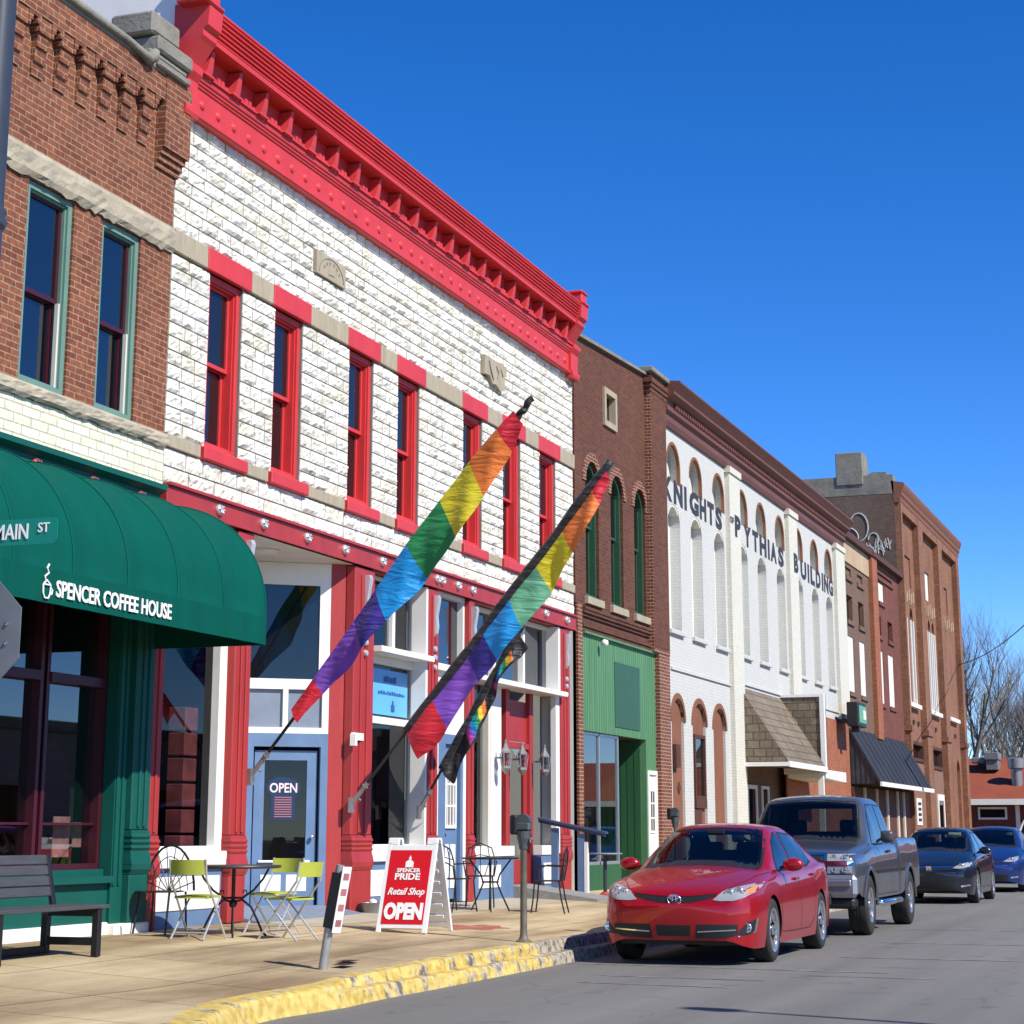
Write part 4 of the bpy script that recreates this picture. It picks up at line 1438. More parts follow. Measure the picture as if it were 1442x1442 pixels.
# bay 3: two-tier shop window behind a ledge
YG = 11.68
s = MB()
frame_rect(s, 25.70, 27.74, 1.24, 5.14, .05, YG - .02, YG + .08)
s.box(26.9, 27.0, YG - .03, YG + .06, 4.02, 5.1)
s.box(25.75, 27.69, YG - .06, YG + .06, 3.86, 4.04)
s.box(25.72, 27.72, 11.30, YG, 3.98, 4.06)
s.box(25.72, 27.72, 11.45, YG + .06, 1.06, 1.24)
s.box(25.72, 25.78, 11.50, YG, 1.24, 5.12)
s.box(27.66, 27.735, 11.42, YG - .02, 1.24, 3.98)
s.box(27.66, 27.735, 11.42, YG - .02, 4.06, 5.12)
s.box(25.78, 27.66, YG - .05, YG + .06, 3.0, 3.10)
fo = s.build("shop_window", M['white_paint'], sb)
p = MB()
p.quad((25.74, YG + .03, 1.26), (27.7, YG + .03, 1.26), (27.7, YG + .03, 5.1), (25.74, YG + .03, 5.1))
p.build("pane", M['pane_store'], fo)
p = MB()
p.box(26.2, 27.60, YG + .012, YG + .02, 3.14, 3.80)
pp = p.build("window_banner", M['poster_blue'], fo)
p = MB()
for (za, zb, ha, hb) in ((3.62, 3.72, 26.7, 27.15), (3.44, 3.50, 26.5, 27.5)):
    x = ha
    while x < hb:
        ww = rnd.uniform(.03, .07)
        p.box(x, x + ww, YG + .004, YG + .011, za, zb - rnd.uniform(0, .03))
        x += ww + .03
p.box(26.98, 27.10, YG + .004, YG + .011, 3.20, 3.30)
p.box(27.02, 27.06, YG + .004, YG + .011, 3.30, 3.36)
p.build("banner_print", pmat("banner_ink", (.02, .10, .30), .5), pp)
s = MB()
s.box(25.71, 27.73, 11.50, 11.8, .38, 1.06)
s.build("stall_riser", M['blue_paint'], sb)
s = MB()
s.bbox(25.80, 26.65, 11.485, 11.52, .58, .94, .008)
s.bbox(26.75, 27.64, 11.485, 11.52, .58, .94, .008)
s.build("riser_panel", M['white_paint'], sb)
# bay 4: narrow blue door with a white barred light
s = MB()
frame_rect(s, 28.17, 29.47, 2.95, 5.14, .07, 11.50, 11.66)
s.box(28.17, 29.47, 11.46, 11.64, 3.92, 4.02)
s.box(29.36, 29.47, 11.46, 11.5, .42, 2.95)
s.box(28.17, 28.30, 11.46, 11.5, .42, 2.95)
s.box(28.24, 29.40, 11.56, 11.62, 3.0, 3.92)
fo = s.build("transom_frame", M['white_paint'], sb)
p = MB()
p.quad((28.22, 11.60, 4.02), (29.42, 11.60, 4.02), (29.42, 11.60, 5.08), (28.22, 11.60, 5.08))
p.build("pane", M['pane_sky'], fo)
s = MB()
s.box(28.30, 28.62, 11.47, 11.6, .42, 2.95)
s.box(29.26, 29.36, 11.47, 11.6, .42, 2.95)
s.box(28.62, 29.26, 11.47, 11.6, 2.80, 2.95)
s.build("door_frame", M['blue_paint'], sb)
d = MB()
d.box(28.62, 29.26, 11.53, 11.58, .46, 2.80)
do = d.build("door", M['blue_paint'], sb)
s = MB()
frame_rect(s, 28.70, 29.18, 1.52, 2.54, .05, 11.50, 11.53)
for xx in (28.82, 28.94, 29.06):
    s.box(xx - .015, xx + .015, 11.505, 11.53, 1.57, 2.49)
for zz in (1.86, 2.19):
    s.box(28.75, 29.13, 11.51, 11.53, zz - .015, zz + .015)
s.build("window_grid", M['white_paint'], do)
s = MB()
s.quad((28.75, 11.527, 1.57), (29.13, 11.527, 1.57), (29.13, 11.527, 2.49), (28.75, 11.527, 2.49))
s.build("pane", M['pane_sky'], do)
s = MB()
s.bbox(28.70, 28.90, 11.515, 11.535, .62, 1.28, .004)
s.bbox(28.98, 29.18, 11.515, 11.535, .62, 1.28, .004)
s.build("door_panel", M['white_paint'], do)
s = MB()
s.lathe([(0, -.06), (.025, -.055), (.03, -.03), (.012, -.01), (.03, 0)], (28.66, 11.53, 1.42), 'y', 12)
s.build("door_knob", M['black_metal'], do, smooth=True)
# bay 5: red door between windows
YG = 11.74
s = MB()
frame_rect(s, 29.71, 34.10, 3.90, 5.14, .07, YG - .08, YG + .04)
s.box(29.72, 34.09, 11.28, YG, 3.86, 3.94)
s.box(32.68, 32.78, YG - .1, YG + .04, 3.94, 5.1)
s.box(31.2, 31.3, YG - .1, YG + .04, 3.94, 5.1)
s.box(33.98, 34.09, 11.42, YG - .08, 3.94, 5.12)
s.box(31.02, 31.52, YG - .12, YG + .04, 1.24, 3.86)
s.box(33.88, 34.09, 11.44, 11.54, 1.1, 3.86)
s.box(29.72, 31.85, 11.5, YG, 1.08, 1.24)
s.box(33.27, 34.09, 11.5, YG, 1.08, 1.24)
fo = s.build("shop_window", M['white_paint'], sb)
s = MB()
s.box(33.98, 34.07, 11.541, YG + .04, 1.24, 3.86)
s.build("reveal", M['cream_paint'], fo)
s = MB()
s.box(30.95, 31.02, YG - .1, YG + .04, 1.24, 3.86)
s.build("reveal", M['cream_paint'], fo)
p = MB()
for (a, b, c, d) in ((29.78, 31.2, 3.96, 5.08), (31.3, 32.68, 3.96, 5.08), (32.78, 34.0, 3.96, 5.08)):
    p.quad((a, YG, c), (b, YG, c), (b, YG, d), (a, YG, d))
p.build("transom_pane", M['pane_sky'], fo)
p = MB()
p.quad((29.74, YG, 1.24), (31.0, YG, 1.24), (31.0, YG, 3.86), (29.74, YG, 3.86))
p.build("pane", M['pane_store'], fo)
p = MB()
p.quad((33.3, YG, 1.24), (34.0, YG, 1.24), (34.0, YG, 3.86), (33.3, YG, 3.86))
p.build("pane", M['pane_store'], fo)
d = MB()
d.box(31.86, 32.04, YG - .08, YG, .46, 3.86)
d.box(33.08, 33.27, YG - .08, YG, .46, 3.86)
d.box(32.04, 33.08, YG - .07, YG, 2.88, 2.98)
d.box(32.04, 32.2, YG - .03, YG + .02, .46, 2.88)
d.box(32.9, 33.08, YG - .03, YG + .02, .46, 2.88)
d.box(32.2, 32.9, YG - .03, YG + .02, .46, 1.0)
d.box(32.04, 33.08, YG - .02, YG + .0, 3.0, 3.7)
do = d.build("door", M['red_store'], sb)
p = MB()
p.quad((32.2, YG - .005, 1.0), (32.9, YG - .005, 1.0), (32.9, YG - .005, 2.88), (32.2, YG - .005, 2.88))
p.build("pane", M['pane_store'], do)
s = MB()
s.box(29.72, 31.86, 11.52, YG, .38, 1.08)
s.build("stall_riser", M['blue_paint'], sb)
s = MB()
s.box(33.27, 34.09, 11.52, YG, .38, 1.08)
s.build("stall_riser", M['blue_paint'], sb)
s = MB()
s.bbox(30.2, 31.2, 11.50, 11.54, .58, .94, .008)
s.build("riser_panel", M['white_paint'], sb)
s = MB()
s.bbox(33.40, 34.0, 11.50, 11.54, .58, .94, .008)
s.build("riser_panel", M['white_paint'], sb)
for x in (31.2, 32.02, 33.2):
    l = MB()
    l.lathe([(0, .26), (.015, .24), (.02, .19), (.04, .13), (.085, .06), (.09, .03)], (x, 11.42, 2.72), 'z', 8)
    l.lathe([(.075, -.18), (.085, -.22), (.03, -.29), (0, -.32)], (x, 11.42, 2.72), 'z', 8)
    for k in range(6):
        a = k * pi / 3
        l.tube([(x + .10 * cos(a), 11.42 + .10 * sin(a), 2.75), (x + .075 * cos(a), 11.42 + .075 * sin(a), 2.54)], .009, 4)
    l.box(x - .015, x + .015, 11.42, YG - .02, 2.66, 2.69)
    lo = l.build("wall_lantern", M['grey_metal'], sb)
    q = MB()
    q.lathe([(.06, .02), (.045, -.16)], (x, 11.42, 2.78), 'z', 8, True)
    q.build("lantern_glass", M['pane_store'], lo)
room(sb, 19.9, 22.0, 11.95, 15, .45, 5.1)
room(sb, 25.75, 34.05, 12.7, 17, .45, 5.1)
s = MB()     # display pieces standing in the first window: a clothed form and a shelf of boxes
s.lathe([(0, 0), (.22, .02), (.20, .3), (.26, .7), (.24, 1.0), (.10, 1.12), (.06, 1.2), (.09, 1.3), (.1, 1.4), (0, 1.5)], (20.35, 12.05, 1.15), 'z', 14)
s.build("display_form", pmat("dress", (.05, .06, .16), .8, var=.6, vscale=4, dirt=.8, dscale=3, dcol=(.45, .38, .25)), sb, smooth=True)
s = MB()
for k in range(6):
    s.bbox(20.95, 21.26, 11.75, 11.98, 1.15 + .30 * k, 1.42 + .30 * k, .01)
s.build("display_box", pmat("display_red", (.22, .04, .04), .7, var=.5, vscale=5), sb)

# ------------------------------------------------------------------ brown brick building with green metal front
gb = thing("brown_brick_building", "dark brown brick building with three arched green windows above a green metal shopfront", "building", (38.6, 11.5, .2))
GA = [(35.93, 36.78, 5.90, 8.60, .43), (37.60, 38.46, 5.90, 8.60, .43), (39.28, 40.13, 5.90, 8.60, .43)]
SQ = (37.25, 37.95, 9.62, 10.24)
w = MB()
wall_holes(w, 35.26, 41.44, 5.20, 10.9, GA + [SQ], 11.5, .24)
shell(w, 35.26, 41.45, 11.5, 29, .2, 10.9)
w.quad((35.26, 11.5, 10.5), (41.45, 11.5, 10.5), (41.45, 29, 10.2), (35.26, 29, 10.2))
w.prism([(35.26, 10.9), (40.2, 10.9), (40.2, 11.22), (35.26, 10.96)], 'y', 11.5, 11.8)
w.build("wall", M['brick_dark'], gb)
s = MB()
s.box(35.26, 35.55, 11.455, 11.9, .2, 5.30)
s.box(35.26, 35.55, 11.46, 11.52, 5.30, 5.72)
s.build("pier", M['brick_pier'], gb)
s = MB()
s.box(40.60, 41.45, 11.37, 11.52, .2, 5.2)
s.box(40.20, 41.45, 11.36, 11.8, 5.2, 11.28)
s.build("pier", M['brick_pier'], gb)
s = MB()
s.box(40.24, 41.41, 11.352, 11.36, 5.3, 11.2)
for dz in (0, .1, .2):
    s.box(40.16 - dz * .3, 41.49 , 11.36 - .02 - dz * .25, 11.5, 10.86 + dz, 10.96 + dz)
s.build("pier_facing", M['brick_dark'], gb)
s = MB()
for (za, zb, pr) in ((5.22, 5.30, .03), (5.30, 5.36, .06), (5.50, 5.56, .04), (5.56, 5.62, .08), (5.62, 5.68, .10)):
    s.box(35.56, 40.20, 11.5 - pr, 11.4995, za, zb)
s.build("brick_cornice", M['brick_dark'], gb)
s = MB()
s.prism([(35.36, 10.96), (40.2, 11.22), (40.2, 11.28), (35.36, 11.03)], 'y', 11.42, 11.84)
s.bbox(40.06, 41.56, 11.26, 11.9, 11.28, 11.40, .02)
s.build("coping", M['cap_stone'], gb)
for k, o in enumerate(GA):
    sash_window(gb, o[0], o[1], o[2], o[3], 11.56, M['green_window'], M['green_window'], M['pane_dark'], frame=.08, depth=.17, arch=.43, split=.52)
    s = MB()
    s.bbox(o[0] - .10, o[1] + .12, 11.42, 11.66, 5.75, 5.90, .01)
    s.build("sill", M['limestone_smooth'], gb)
    s = MB()
    cx = (o[0] + o[1]) / 2
    for j in range(14):
        a, c = pi * j / 14, pi * (j + 1) / 14
        s.prism([(cx + .44 * cos(a), 8.17 + .44 * sin(a)), (cx + .44 * cos(c), 8.17 + .44 * sin(c)), (cx + .62 * cos(c), 8.17 + .62 * sin(c)), (cx + .62 * cos(a), 8.17 + .62 * sin(a))], 'y', 11.475, 11.52)
    s.build("arch_ring", M['brick_pier'], gb)
s = MB()
frame_rect(s, SQ[0] - .12, SQ[1] + .05, SQ[2] - .1, SQ[3] + .08, .12, 11.45, 11.6)
fo = s.build("attic_window", M['limestone_smooth'], gb)
s = MB()
s.box(SQ[0], SQ[1] - .07, 11.62, 11.66, SQ[2], SQ[3])
s.box(SQ[0] + .32, SQ[0] + .38, 11.58, 11.62, SQ[2], SQ[3])
s.build("shutter", M['brown_dark'], fo)
s = MB()     # ribbed green metal fascia
x = 35.56
while x < 40.55:
    s.box(x, min(x + .13, 40.58), 11.47, 11.6, 3.34, 5.20)
    s.box(x + .13, min(x + .15, 40.585), 11.482, 11.6, 3.34, 5.20)
    x += .15
s.box(35.55, 40.59, 11.40, 11.50, 5.165, 5.20)
x = 39.83
while x < 40.5:
    s.box(x, min(x + .13, 40.58), 11.47, 11.6, .4 if x < 39.89 else 2.72, 3.339)
    s.box(x + .13, min(x + .15, 40.585), 11.482, 11.6, .4 if x < 39.89 else 2.72, 3.339)
    x += .15
s.build("metal_fascia", M['green_panel'], gb)
s = MB()
s.box(37.62, 39.36, 11.455, 11.469, 3.50, 4.78)
s.build("blank_panel", M['green_dark'], gb)
s = MB()
s.lathe([(0, -.14), (.06, -.13), (.08, -.06), (.03, 0)], (36.55, 11.40, 5.05), 'y', 10)
s.build("floodlight", M['white_paint'], gb, smooth=True)
s = MB()
for x in (35.57, 36.74, 37.99):
    s.box(x, x + .06, 11.53, 11.59, .86, 3.33)
s.box(35.63, 37.99, 11.53, 11.59, 3.28, 3.33)
s.box(35.63, 37.99, 11.53, 11.59, .86, .92)
s.box(37.99, 38.05, 13.2, 13.26, .86, 3.33)
s.box(38.0, 38.04, 11.59, 13.2, .86, .90)
fo = s.build("shop_window", M['aluminium'], gb)
p = MB()
p.quad((35.6, 11.56, .88), (38.02, 11.56, .88), (38.02, 11.56, 3.3), (35.6, 11.56, 3.3))
p.quad((38.02, 11.58, .88), (38.02, 13.22, .88), (38.02, 13.22, 3.3), (38.02, 11.58, 3.3))
p.build("pane", M['pane_shop'], fo)
s = MB()
s.box(35.56, 38.05, 11.50, 11.62, .3, .86)
s.build("stall_riser", M['green_side'], gb)
s = MB()
y = 11.60
while y < 13.7:
    s.box(39.80, 39.83, y, y + .13, .3, 3.34)
    s.box(39.81, 39.83, y + .13, y + .15, .3, 3.34)
    y += .15
s.build("recess_wall", M['green_side'], gb)
s = MB()
s.box(38.05, 39.8, 13.7, 13.75, .3, 3.4)
s.quad((35.56, 11.6, 3.335), (39.8, 11.6, 3.335), (39.8, 13.7, 3.335), (35.56, 13.7, 3.335))
s.build("recess_lining", M['brown_dark'], gb)
s = MB()
frame_rect(s, 39.90, 40.62, .40, 2.72, .08, 11.45, 11.56)
s.box(39.98, 40.54, 11.49, 11.54, .45, 2.64)
frame_rect(s, 40.08, 40.48, 1.45, 2.35, .05, 11.47, 11.49)
do = s.build("door", M['white_paint'], gb)
s = MB()
s.quad((40.12, 11.485, 1.5), (40.44, 11.485, 1.5), (40.44, 11.485, 2.31), (40.12, 11.485, 2.31))
s.build("pane", M['pane_dark'], do)
s = MB()
s.box(40.13, 40.43, 11.474, 11.484, 1.74, 1.77)
s.box(40.13, 40.43, 11.474, 11.484, 2.04, 2.07)
s.box(40.265, 40.295, 11.473, 11.483, 1.5, 2.31)
s.build("window_grid", M['white_paint'], do)
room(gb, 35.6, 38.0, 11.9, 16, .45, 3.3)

# ------------------------------------------------------------------ white lodge building
kb = thing("lodge_building", "long white painted brick building with brown cornice and black letters across its arches", "building", (52.6, 11.5, .2))
AC = [42.50, 44.50, 46.72, 49.25, 51.42, 53.78, 56.32, 58.65, 60.85]
PIL = [(47.42, 48.56), (54.50, 55.66), (61.62, 63.14)]
w = MB()
holes = []
for c in AC:
    holes.append((c - .60, c + .60, 9.22, 10.16, .58))
    holes.append((c - .52, c + .52, 5.86, 8.72, .46))
LOW = [(41.98, 43.00), (43.78, 44.96), (45.70, 46.86)]
for a, b in LOW:
    holes.append((a, b, .4, 4.36, .5))
ph = [(48.75, 60.6, .4, 3.2)]
wall_holes(w, 41.46, 63.14, .2, 10.50, holes + ph, 11.5, .26)
shell(w, 41.46, 63.14, 11.5, 32, .2, 10.9)
w.quad((41.46, 11.5, 10.6), (63.14, 11.5, 10.6), (63.14, 32, 10.3), (41.46, 32, 10.3))
w.quad((41.46, 11.76, 5), (63.14, 11.76, 5), (63.14, 11.76, 10.4), (41.46, 11.76, 10.4))
w.box(41.97, 47.42, 11.46, 11.4995, 4.97, 5.03)
w.box(48.56, 63.1, 11.46, 11.4995, 5.10, 5.15)
w.build("wall", M['brick_white'], kb)
for a, b in PIL:
    s = MB()
    s.box(a, b, 11.38, 11.4995, (.3 if a < 50 else 4.9), 10.30)
    s.box(a - .05, b + .05, 11.34, 11.4995, 10.30, 10.46)
    s.build("pilaster", M['brick_ivory'], kb)
for c in AC:
    s = MB()
    for j in range(14):
        a, d = pi * j / 14, pi * (j + 1) / 14
        s.prism([(c + .602 * cos(a), 9.58 + .582 * sin(a)), (c + .602 * cos(d), 9.58 + .582 * sin(d)), (c + .53 * cos(d), 9.58 + .51 * sin(d)), (c + .53 * cos(a), 9.58 + .51 * sin(a))], 'y', 11.488, 11.56)
    s.box(c + .53, c + .602, 11.488, 11.56, 9.23, 9.58)
    s.build("arch_ring", M['brown_paint'], kb)
    s = MB()
    for j in range(3, 12):
        a, d = pi * j / 14, pi * (j + 1) / 14
        s.prism([(c + .522 * cos(a), 8.26 + .462 * sin(a)), (c + .522 * cos(d), 8.26 + .462 * sin(d)), (c + .46 * cos(d), 8.26 + .40 * sin(d)), (c + .46 * cos(a), 8.26 + .40 * sin(a))], 'y', 11.51, 11.70)
    s.build("arch_ring", M['cream_paint'], kb)
    s = MB()
    s.quad((c - .52, 11.745, 5.87), (c + .52, 11.745, 5.87), (c + .52, 11.745, 8.7), (c - .52, 11.745, 8.7))
    s.build("blind_window", M['niche_white'], kb)
    s = MB()
    s.quad((c - .60, 11.74, 9.23), (c + .60, 11.74, 9.23), (c + .60, 11.74, 10.15), (c - .60, 11.74, 10.15))
    s.build("blind_window", M['brick_ivory'], kb)
    s = MB()
    s.bbox(c - .6, c + .6, 11.42, 11.72, 5.76, 5.86, .01)
    s.build("sill", M['brick_white'], kb)
for k, (a, b) in enumerate(LOW):
    s = MB()
    c, hw = (a + b) / 2, (b - a) / 2
    pts = [(a, .4), (b, .4)] + [(c + hw * cos(pi * j / 14), 3.86 + .5 * sin(pi * j / 14)) for j in range(15)]
    s.prism(pts, 'y', 11.56, 11.60)
    for j in range(14):
        q, d = pi * j / 14, pi * (j + 1) / 14
        s.prism([(c + hw * cos(q), 3.86 + .5 * sin(q)), (c + hw * cos(d), 3.86 + .5 * sin(d)), (c + (hw + .12) * cos(d), 3.86 + .62 * sin(d)), (c + (hw + .12) * cos(q), 3.86 + .62 * sin(q))], 'y', 11.47, 11.6)
    io = s.build("arch_infill", M['brown_paint'], kb)
    if k == 1:
        s = MB()
        frame_rect(s, a + .18, b - .03, 2.2, 3.65, .08, 11.50, 11.559)
        s.box(a + .18, b - .03, 11.49, 11.559, 2.0, 2.2)
        s.build("window", M['brown_dark'], io)
        s = MB()
        s.quad((a + .24, 11.55, 2.26), (b - .08, 11.55, 2.26), (b - .08, 11.55, 3.6), (a + .24, 11.55, 3.6))
        s.build("pane", M['pane_dark'], io)
        s = MB()
        s.box(a + .1, b - .42, 11.52, 11.559, .42, 1.98)
        s.build("door", M['brown_dark'], io)
    elif k == 0:
        s = MB()
        s.box(42.15, 42.5, 11.45, 11.559, 2.85, 3.35)
        s.build("hatch", M['brown_dark'], io)
        s = MB()
        s.prism([(42.55, 2.42), (42.68, 2.28), (42.81, 2.42), (42.68, 2.56)], 'y', 11.54, 11.559)
        s.build("diamond_plate", M['brown_dark'], io)
# brown metal cornice
s = MB()
prof = [(11.52, 10.40), (11.44, 10.42), (11.40, 10.52), (11.40, 10.66), (11.32, 10.72), (11.32, 10.80), (11.36, 10.82), (11.36, 10.95), (11.26, 11.0), (11.16, 11.06), (11.16, 11.12), (11.10, 11.20), (11.02, 11.30), (11.02, 11.34), (11.6, 11.40)]
s.sweep(prof, (41.46, 63.16))
x = 42.15
while x < 63.0:
    s.box(x, x + .10, 11.29, 11.36, 10.84, 10.94)
    x += .2
s.build("cornice", M['brown_cornice'], kb)
# the painted words run across the plaster one letter at a time
lt = MB()
def letter(ch, x0, x1, z0, z1, y=11.494):
    e = .05 if ch not in 'IPBOF' else .02
    x0, x1 = x0 - e, x1 + e
    text_on(lt, ch, lambda u, v, d: (x0 + (x1 - x0) * u, y + .003 - d * .03, z0 + (z1 - z0) * v), bold=.06, extrude=.02)
for ch, a, b in (("K", 41.72, 42.34), ("N", 42.56, 43.25), ("I", 43.46, 43.64), ("G", 43.96, 44.72), ("H", 44.90, 45.44), ("T", 45.65, 46.20), ("S", 46.43, 47.0)):
    letter(ch, a, b, 8.74, 9.30)
lt.build("painted_lettering", M['black_lettering'], kb)
lt = MB()
letter("P", 47.93, 48.52, 8.74, 9.30, 11.374)
for ch, a, b in (("Y", 49.42, 50.16), ("T", 50.42, 51.0), ("H", 51.26, 52.0), ("I", 52.23, 52.42), ("A", 52.60, 53.26), ("S", 53.56, 54.2)):
    letter(ch, a, b, 8.72, 9.28)
lt.build("painted_lettering", M['black_lettering'], kb)
lt = MB()
letter("O", 47.43, 47.60, 9.02, 9.20, 11.374)
letter("F", 47.66, 47.80, 9.02, 9.20, 11.374)
lt.build("painted_lettering", M['black_lettering'], kb)
lt = MB()
letter("B", 55.08, 55.64, 8.72, 9.28, 11.374)
for ch, a, b in (("U", 56.6, 57.35), ("I", 57.60, 57.80), ("L", 58.05, 58.6), ("D", 58.86, 59.5), ("I", 59.76, 59.96), ("N", 60.14, 60.75), ("G", 60.92, 61.5)):
    letter(ch, a, b, 8.72, 9.28)
lt.build("painted_lettering", M['black_lettering'], kb)
# brick and stone ground floor around the porch
s = MB()
s.box(53.6, 63.14, 11.46, 11.4995, .3, 4.86)
s.build("brick_facing", M['brick_bright'], kb)
s = MB()
wall_holes(s, 48.75, 60.6, .3, 3.2, [(49.9, 50.9, .4, 2.6), (51.6, 52.3, 1.3, 2.6)], 11.72, .1)
s.build("porch_wall", M['brick_narrow'], kb)
s = MB()
s.quad((49.9, 11.8, .4), (50.9, 11.8, .4), (50.9, 11.8, 2.6), (49.9, 11.8, 2.6))
s.quad((51.6, 11.8, 1.3), (52.3, 11.8, 1.3), (52.3, 11.8, 2.6), (51.6, 11.8, 2.6))
s.build("pane", M['pane_dark'], kb)
s = MB()
frame_rect(s, 49.85, 50.95, .4, 2.66, .1, 11.68, 11.72)
frame_rect(s, 51.54, 52.36, 1.24, 2.66, .08, 11.68, 11.72)
s.build("door_frame", M['white_paint'], kb)

sa = thing("shingled_awning", "brown shingled canopy with a shingled end wall and white trim on the white building", "awning", (50.8, 11.5, 2.9))
s = MB()
s.prism([(11.49, 5.02), (10.30, 3.18), (11.49, 3.18)], 'x', 48.40, 53.20)
s.box(53.2, 53.36, 10.42, 11.49, 3.16, 5.05)
s.build("shingle_cladding", M['shingle'], sa)
s = MB()
s.box(48.38, 53.2, 10.26, 10.30, 3.04, 3.18)
s.box(48.36, 48.40, 10.26, 11.49, 3.06, 3.16)
s.box(53.36, 53.42, 10.3, 11.49, 3.0, 5.12)
s.box(53.16, 53.42, 10.30, 10.42, 2.98, 5.12)
s.box(53.16, 53.42, 10.42, 11.49, 5.05, 5.12)
for k in range(6):
    s.box(53.45 + .5 * k, 53.9 + .5 * k, 10.36, 11.4, 2.9 - .01 * k, 3.12)
s.build("trim", M['white_paint'], sa)
s = MB()
s.box(53.0, 53.14, 10.35, 10.49, .35, 3.04)
s.build("post", M['white_paint'], sa)

# ------------------------------------------------------------------ two narrow brick buildings
def narrow(x0, x1, top, mat, label, wins, blind, boarded, name="narrow_building"):
    b = thing(name, label, "building", ((x0 + x1) / 2, 11.5, .2))
    w = MB()
    holes = [(q[0], q[1], q[2], q[3]) for q in wins + blind + boarded]
    wall_holes(w, x0, x1, .2, top, holes, 11.5, .2)
    shell(w, x0, x1, 11.5, 28, .2, top)
    w.quad((x0, 11.5, top - .4), (x1, 11.5, top - .4), (x1, 28, top - .6), (x0, 28, top - .6))
    w.build("wall", mat, b)
    for q in wins:
        s = MB()
        frame_rect(s, q[0], q[1], q[2], q[3], .1, 11.6, 11.7)
        fo = s.build("window", M['brown_dark'], b)
        s = MB()
        s.quad((q[0] + .08, 11.67, q[2] + .08), (q[1] - .08, 11.67, q[2] + .08), (q[1] - .08, 11.67, q[3] - .08), (q[0] + .08, 11.67, q[3] - .08))
        s.build("pane", M['pane_dark'], fo)
    for q in boarded:
        s = MB()
        s.box(q[0], q[1], 11.525, 11.7, q[2], q[3])
        s.build("boarded_window", M['boarded'], b)
    for q in blind:
        s = MB()
        s.box(q[0], q[1], 11.56, 11.7, q[2], q[3])
        s.build("blind_window", mat, b)
    for q in wins + boarded + blind:
        s = MB()
        s.box(q[0] - .1, q[1] + .1, 11.44, 11.5995, q[2] - .14, q[2])
        s.build("sill", mat, b)
    return b
nb1 = narrow(63.18, 68.25, 10.9, M['brick_narrow'], "narrow grey brown brick building with cream plaster top, next to the white lodge building",
             [(63.85, 64.9, 8.25, 9.08), (66.0, 67.05, 8.25, 9.08)], [(63.8, 64.9, 9.7, 10.0), (66.0, 67.05, 9.7, 10.0)], [(63.75, 64.85, 5.92, 7.74), (65.95, 67.0, 5.92, 7.74)])
s = MB()
s.box(63.2, 68.2, 11.46, 11.4995, 10.15, 10.88)
s.build("plaster_band", M['stucco'], nb1)
s = MB()
s.box(63.15, 68.25, 11.30, 11.9, 10.9, 11.12)
s.build("coping", M['brown_dark'], nb1)
nb2 = narrow(68.25, 74.88, 10.9, M['brick_rust'], "narrow dark red brick building with an orange brick pilaster and pale boarded windows",
             [(69.5, 70.6, 8.3, 9.0), (72.0, 73.1, 8.3, 9.0)], [(69.6, 73.4, 10.45, 10.6)], [(69.5, 70.7, 5.9, 7.78), (71.8, 73.0, 5.9, 7.78), (70.3, 71.4, 9.55, 10.25)])
s = MB()
s.box(68.2, 69.25, 11.34, 11.4995, 4.6, 10.9)
s.build("pilaster", M['brick_bright'], nb2)
s = MB()
s.box(68.2, 74.9, 11.28, 11.9, 10.9, 11.08)
s.build("coping", M['brown_dark'], nb2)
# shopfront below the dark awning
s = MB()
s.box(63.3, 74.8, 11.40, 11.4995, .3, 2.9)
s.build("shopfront", M['brown_dark'], nb1)
for x in (65.0, 67.3, 69.4, 71.6, 73.0):
    s = MB()
    s.box(x, x + .25, 11.34, 11.3995, .3, 2.9)
    s.build("shopfront_mullion", M['cream_paint'], nb1)
da = thing("metal_awning", "dark grey standing seam metal awning with white edge over the brown shopfront", "awning", (69, 11.5, 2.9))
s = MB()
s.prism([(11.49, 4.75), (11.49, 4.66), (10.58, 2.98), (10.55, 3.05)], 'x', 63.25, 74.75)
s.build("slope", M['dark_awning'], da)
x = 63.27
while x < 74.75:
    s = MB()
    s.prism([(11.49, 4.775), (11.49, 4.75), (10.55, 3.05), (10.535, 3.06)], 'x', x, x + .035)
    s.build("seam", M['dark_awning'], da)
    x += .96
s = MB()
y = 10.72
while y < 11.45:
    zt = 3.0 + (y - 10.58) * 1.85
    s.prism([(y, 2.98), (y + .10, 2.98), (y + .10, zt + .15), (y, zt - .02)], 'x', 63.3, 63.34)
    s.prism([(y + .10, 2.98), (y + .16, 2.98), (y + .16, zt + .25), (y + .10, zt + .15)], 'x', 63.32, 63.36)
    y += .16
s.build("end_panel", pmat("end_panel_grey", (.06, .07, .085), .4, metal=.4, var=.25), da)
s = MB()
s.box(63.25, 74.76, 10.48, 10.55, 2.90, 3.04)
s.build("edge_trim", M['white_paint'], da)
bs = thing("box_sign", "dark boxy projecting sign with a pale green panel above the metal awning", "sign", (62.2, 11.0, 4.6))
s = MB()
s.bbox(60.9, 62.4, 10.75, 11.1, 4.66, 5.40, .03)
s.box(61.3, 62.0, 11.1, 11.5, 4.8, 4.9)
s.box(61.3, 61.6, 10.8, 11.05, 4.5, 4.66)
bo = s.build("cabinet", M['black_metal'], bs)
s = MB()
s.box(61.1, 62.3, 10.735, 10.749, 4.78, 5.30)
s.build("panel", pmat("sign_pale_green", (.12, .34, .20), .5, var=.2), bs)
s = MB()
s.box(61.75, 62.2, 10.725, 10.734, 4.9, 5.18)
s.build("panel_print", M['boarded'], bs)

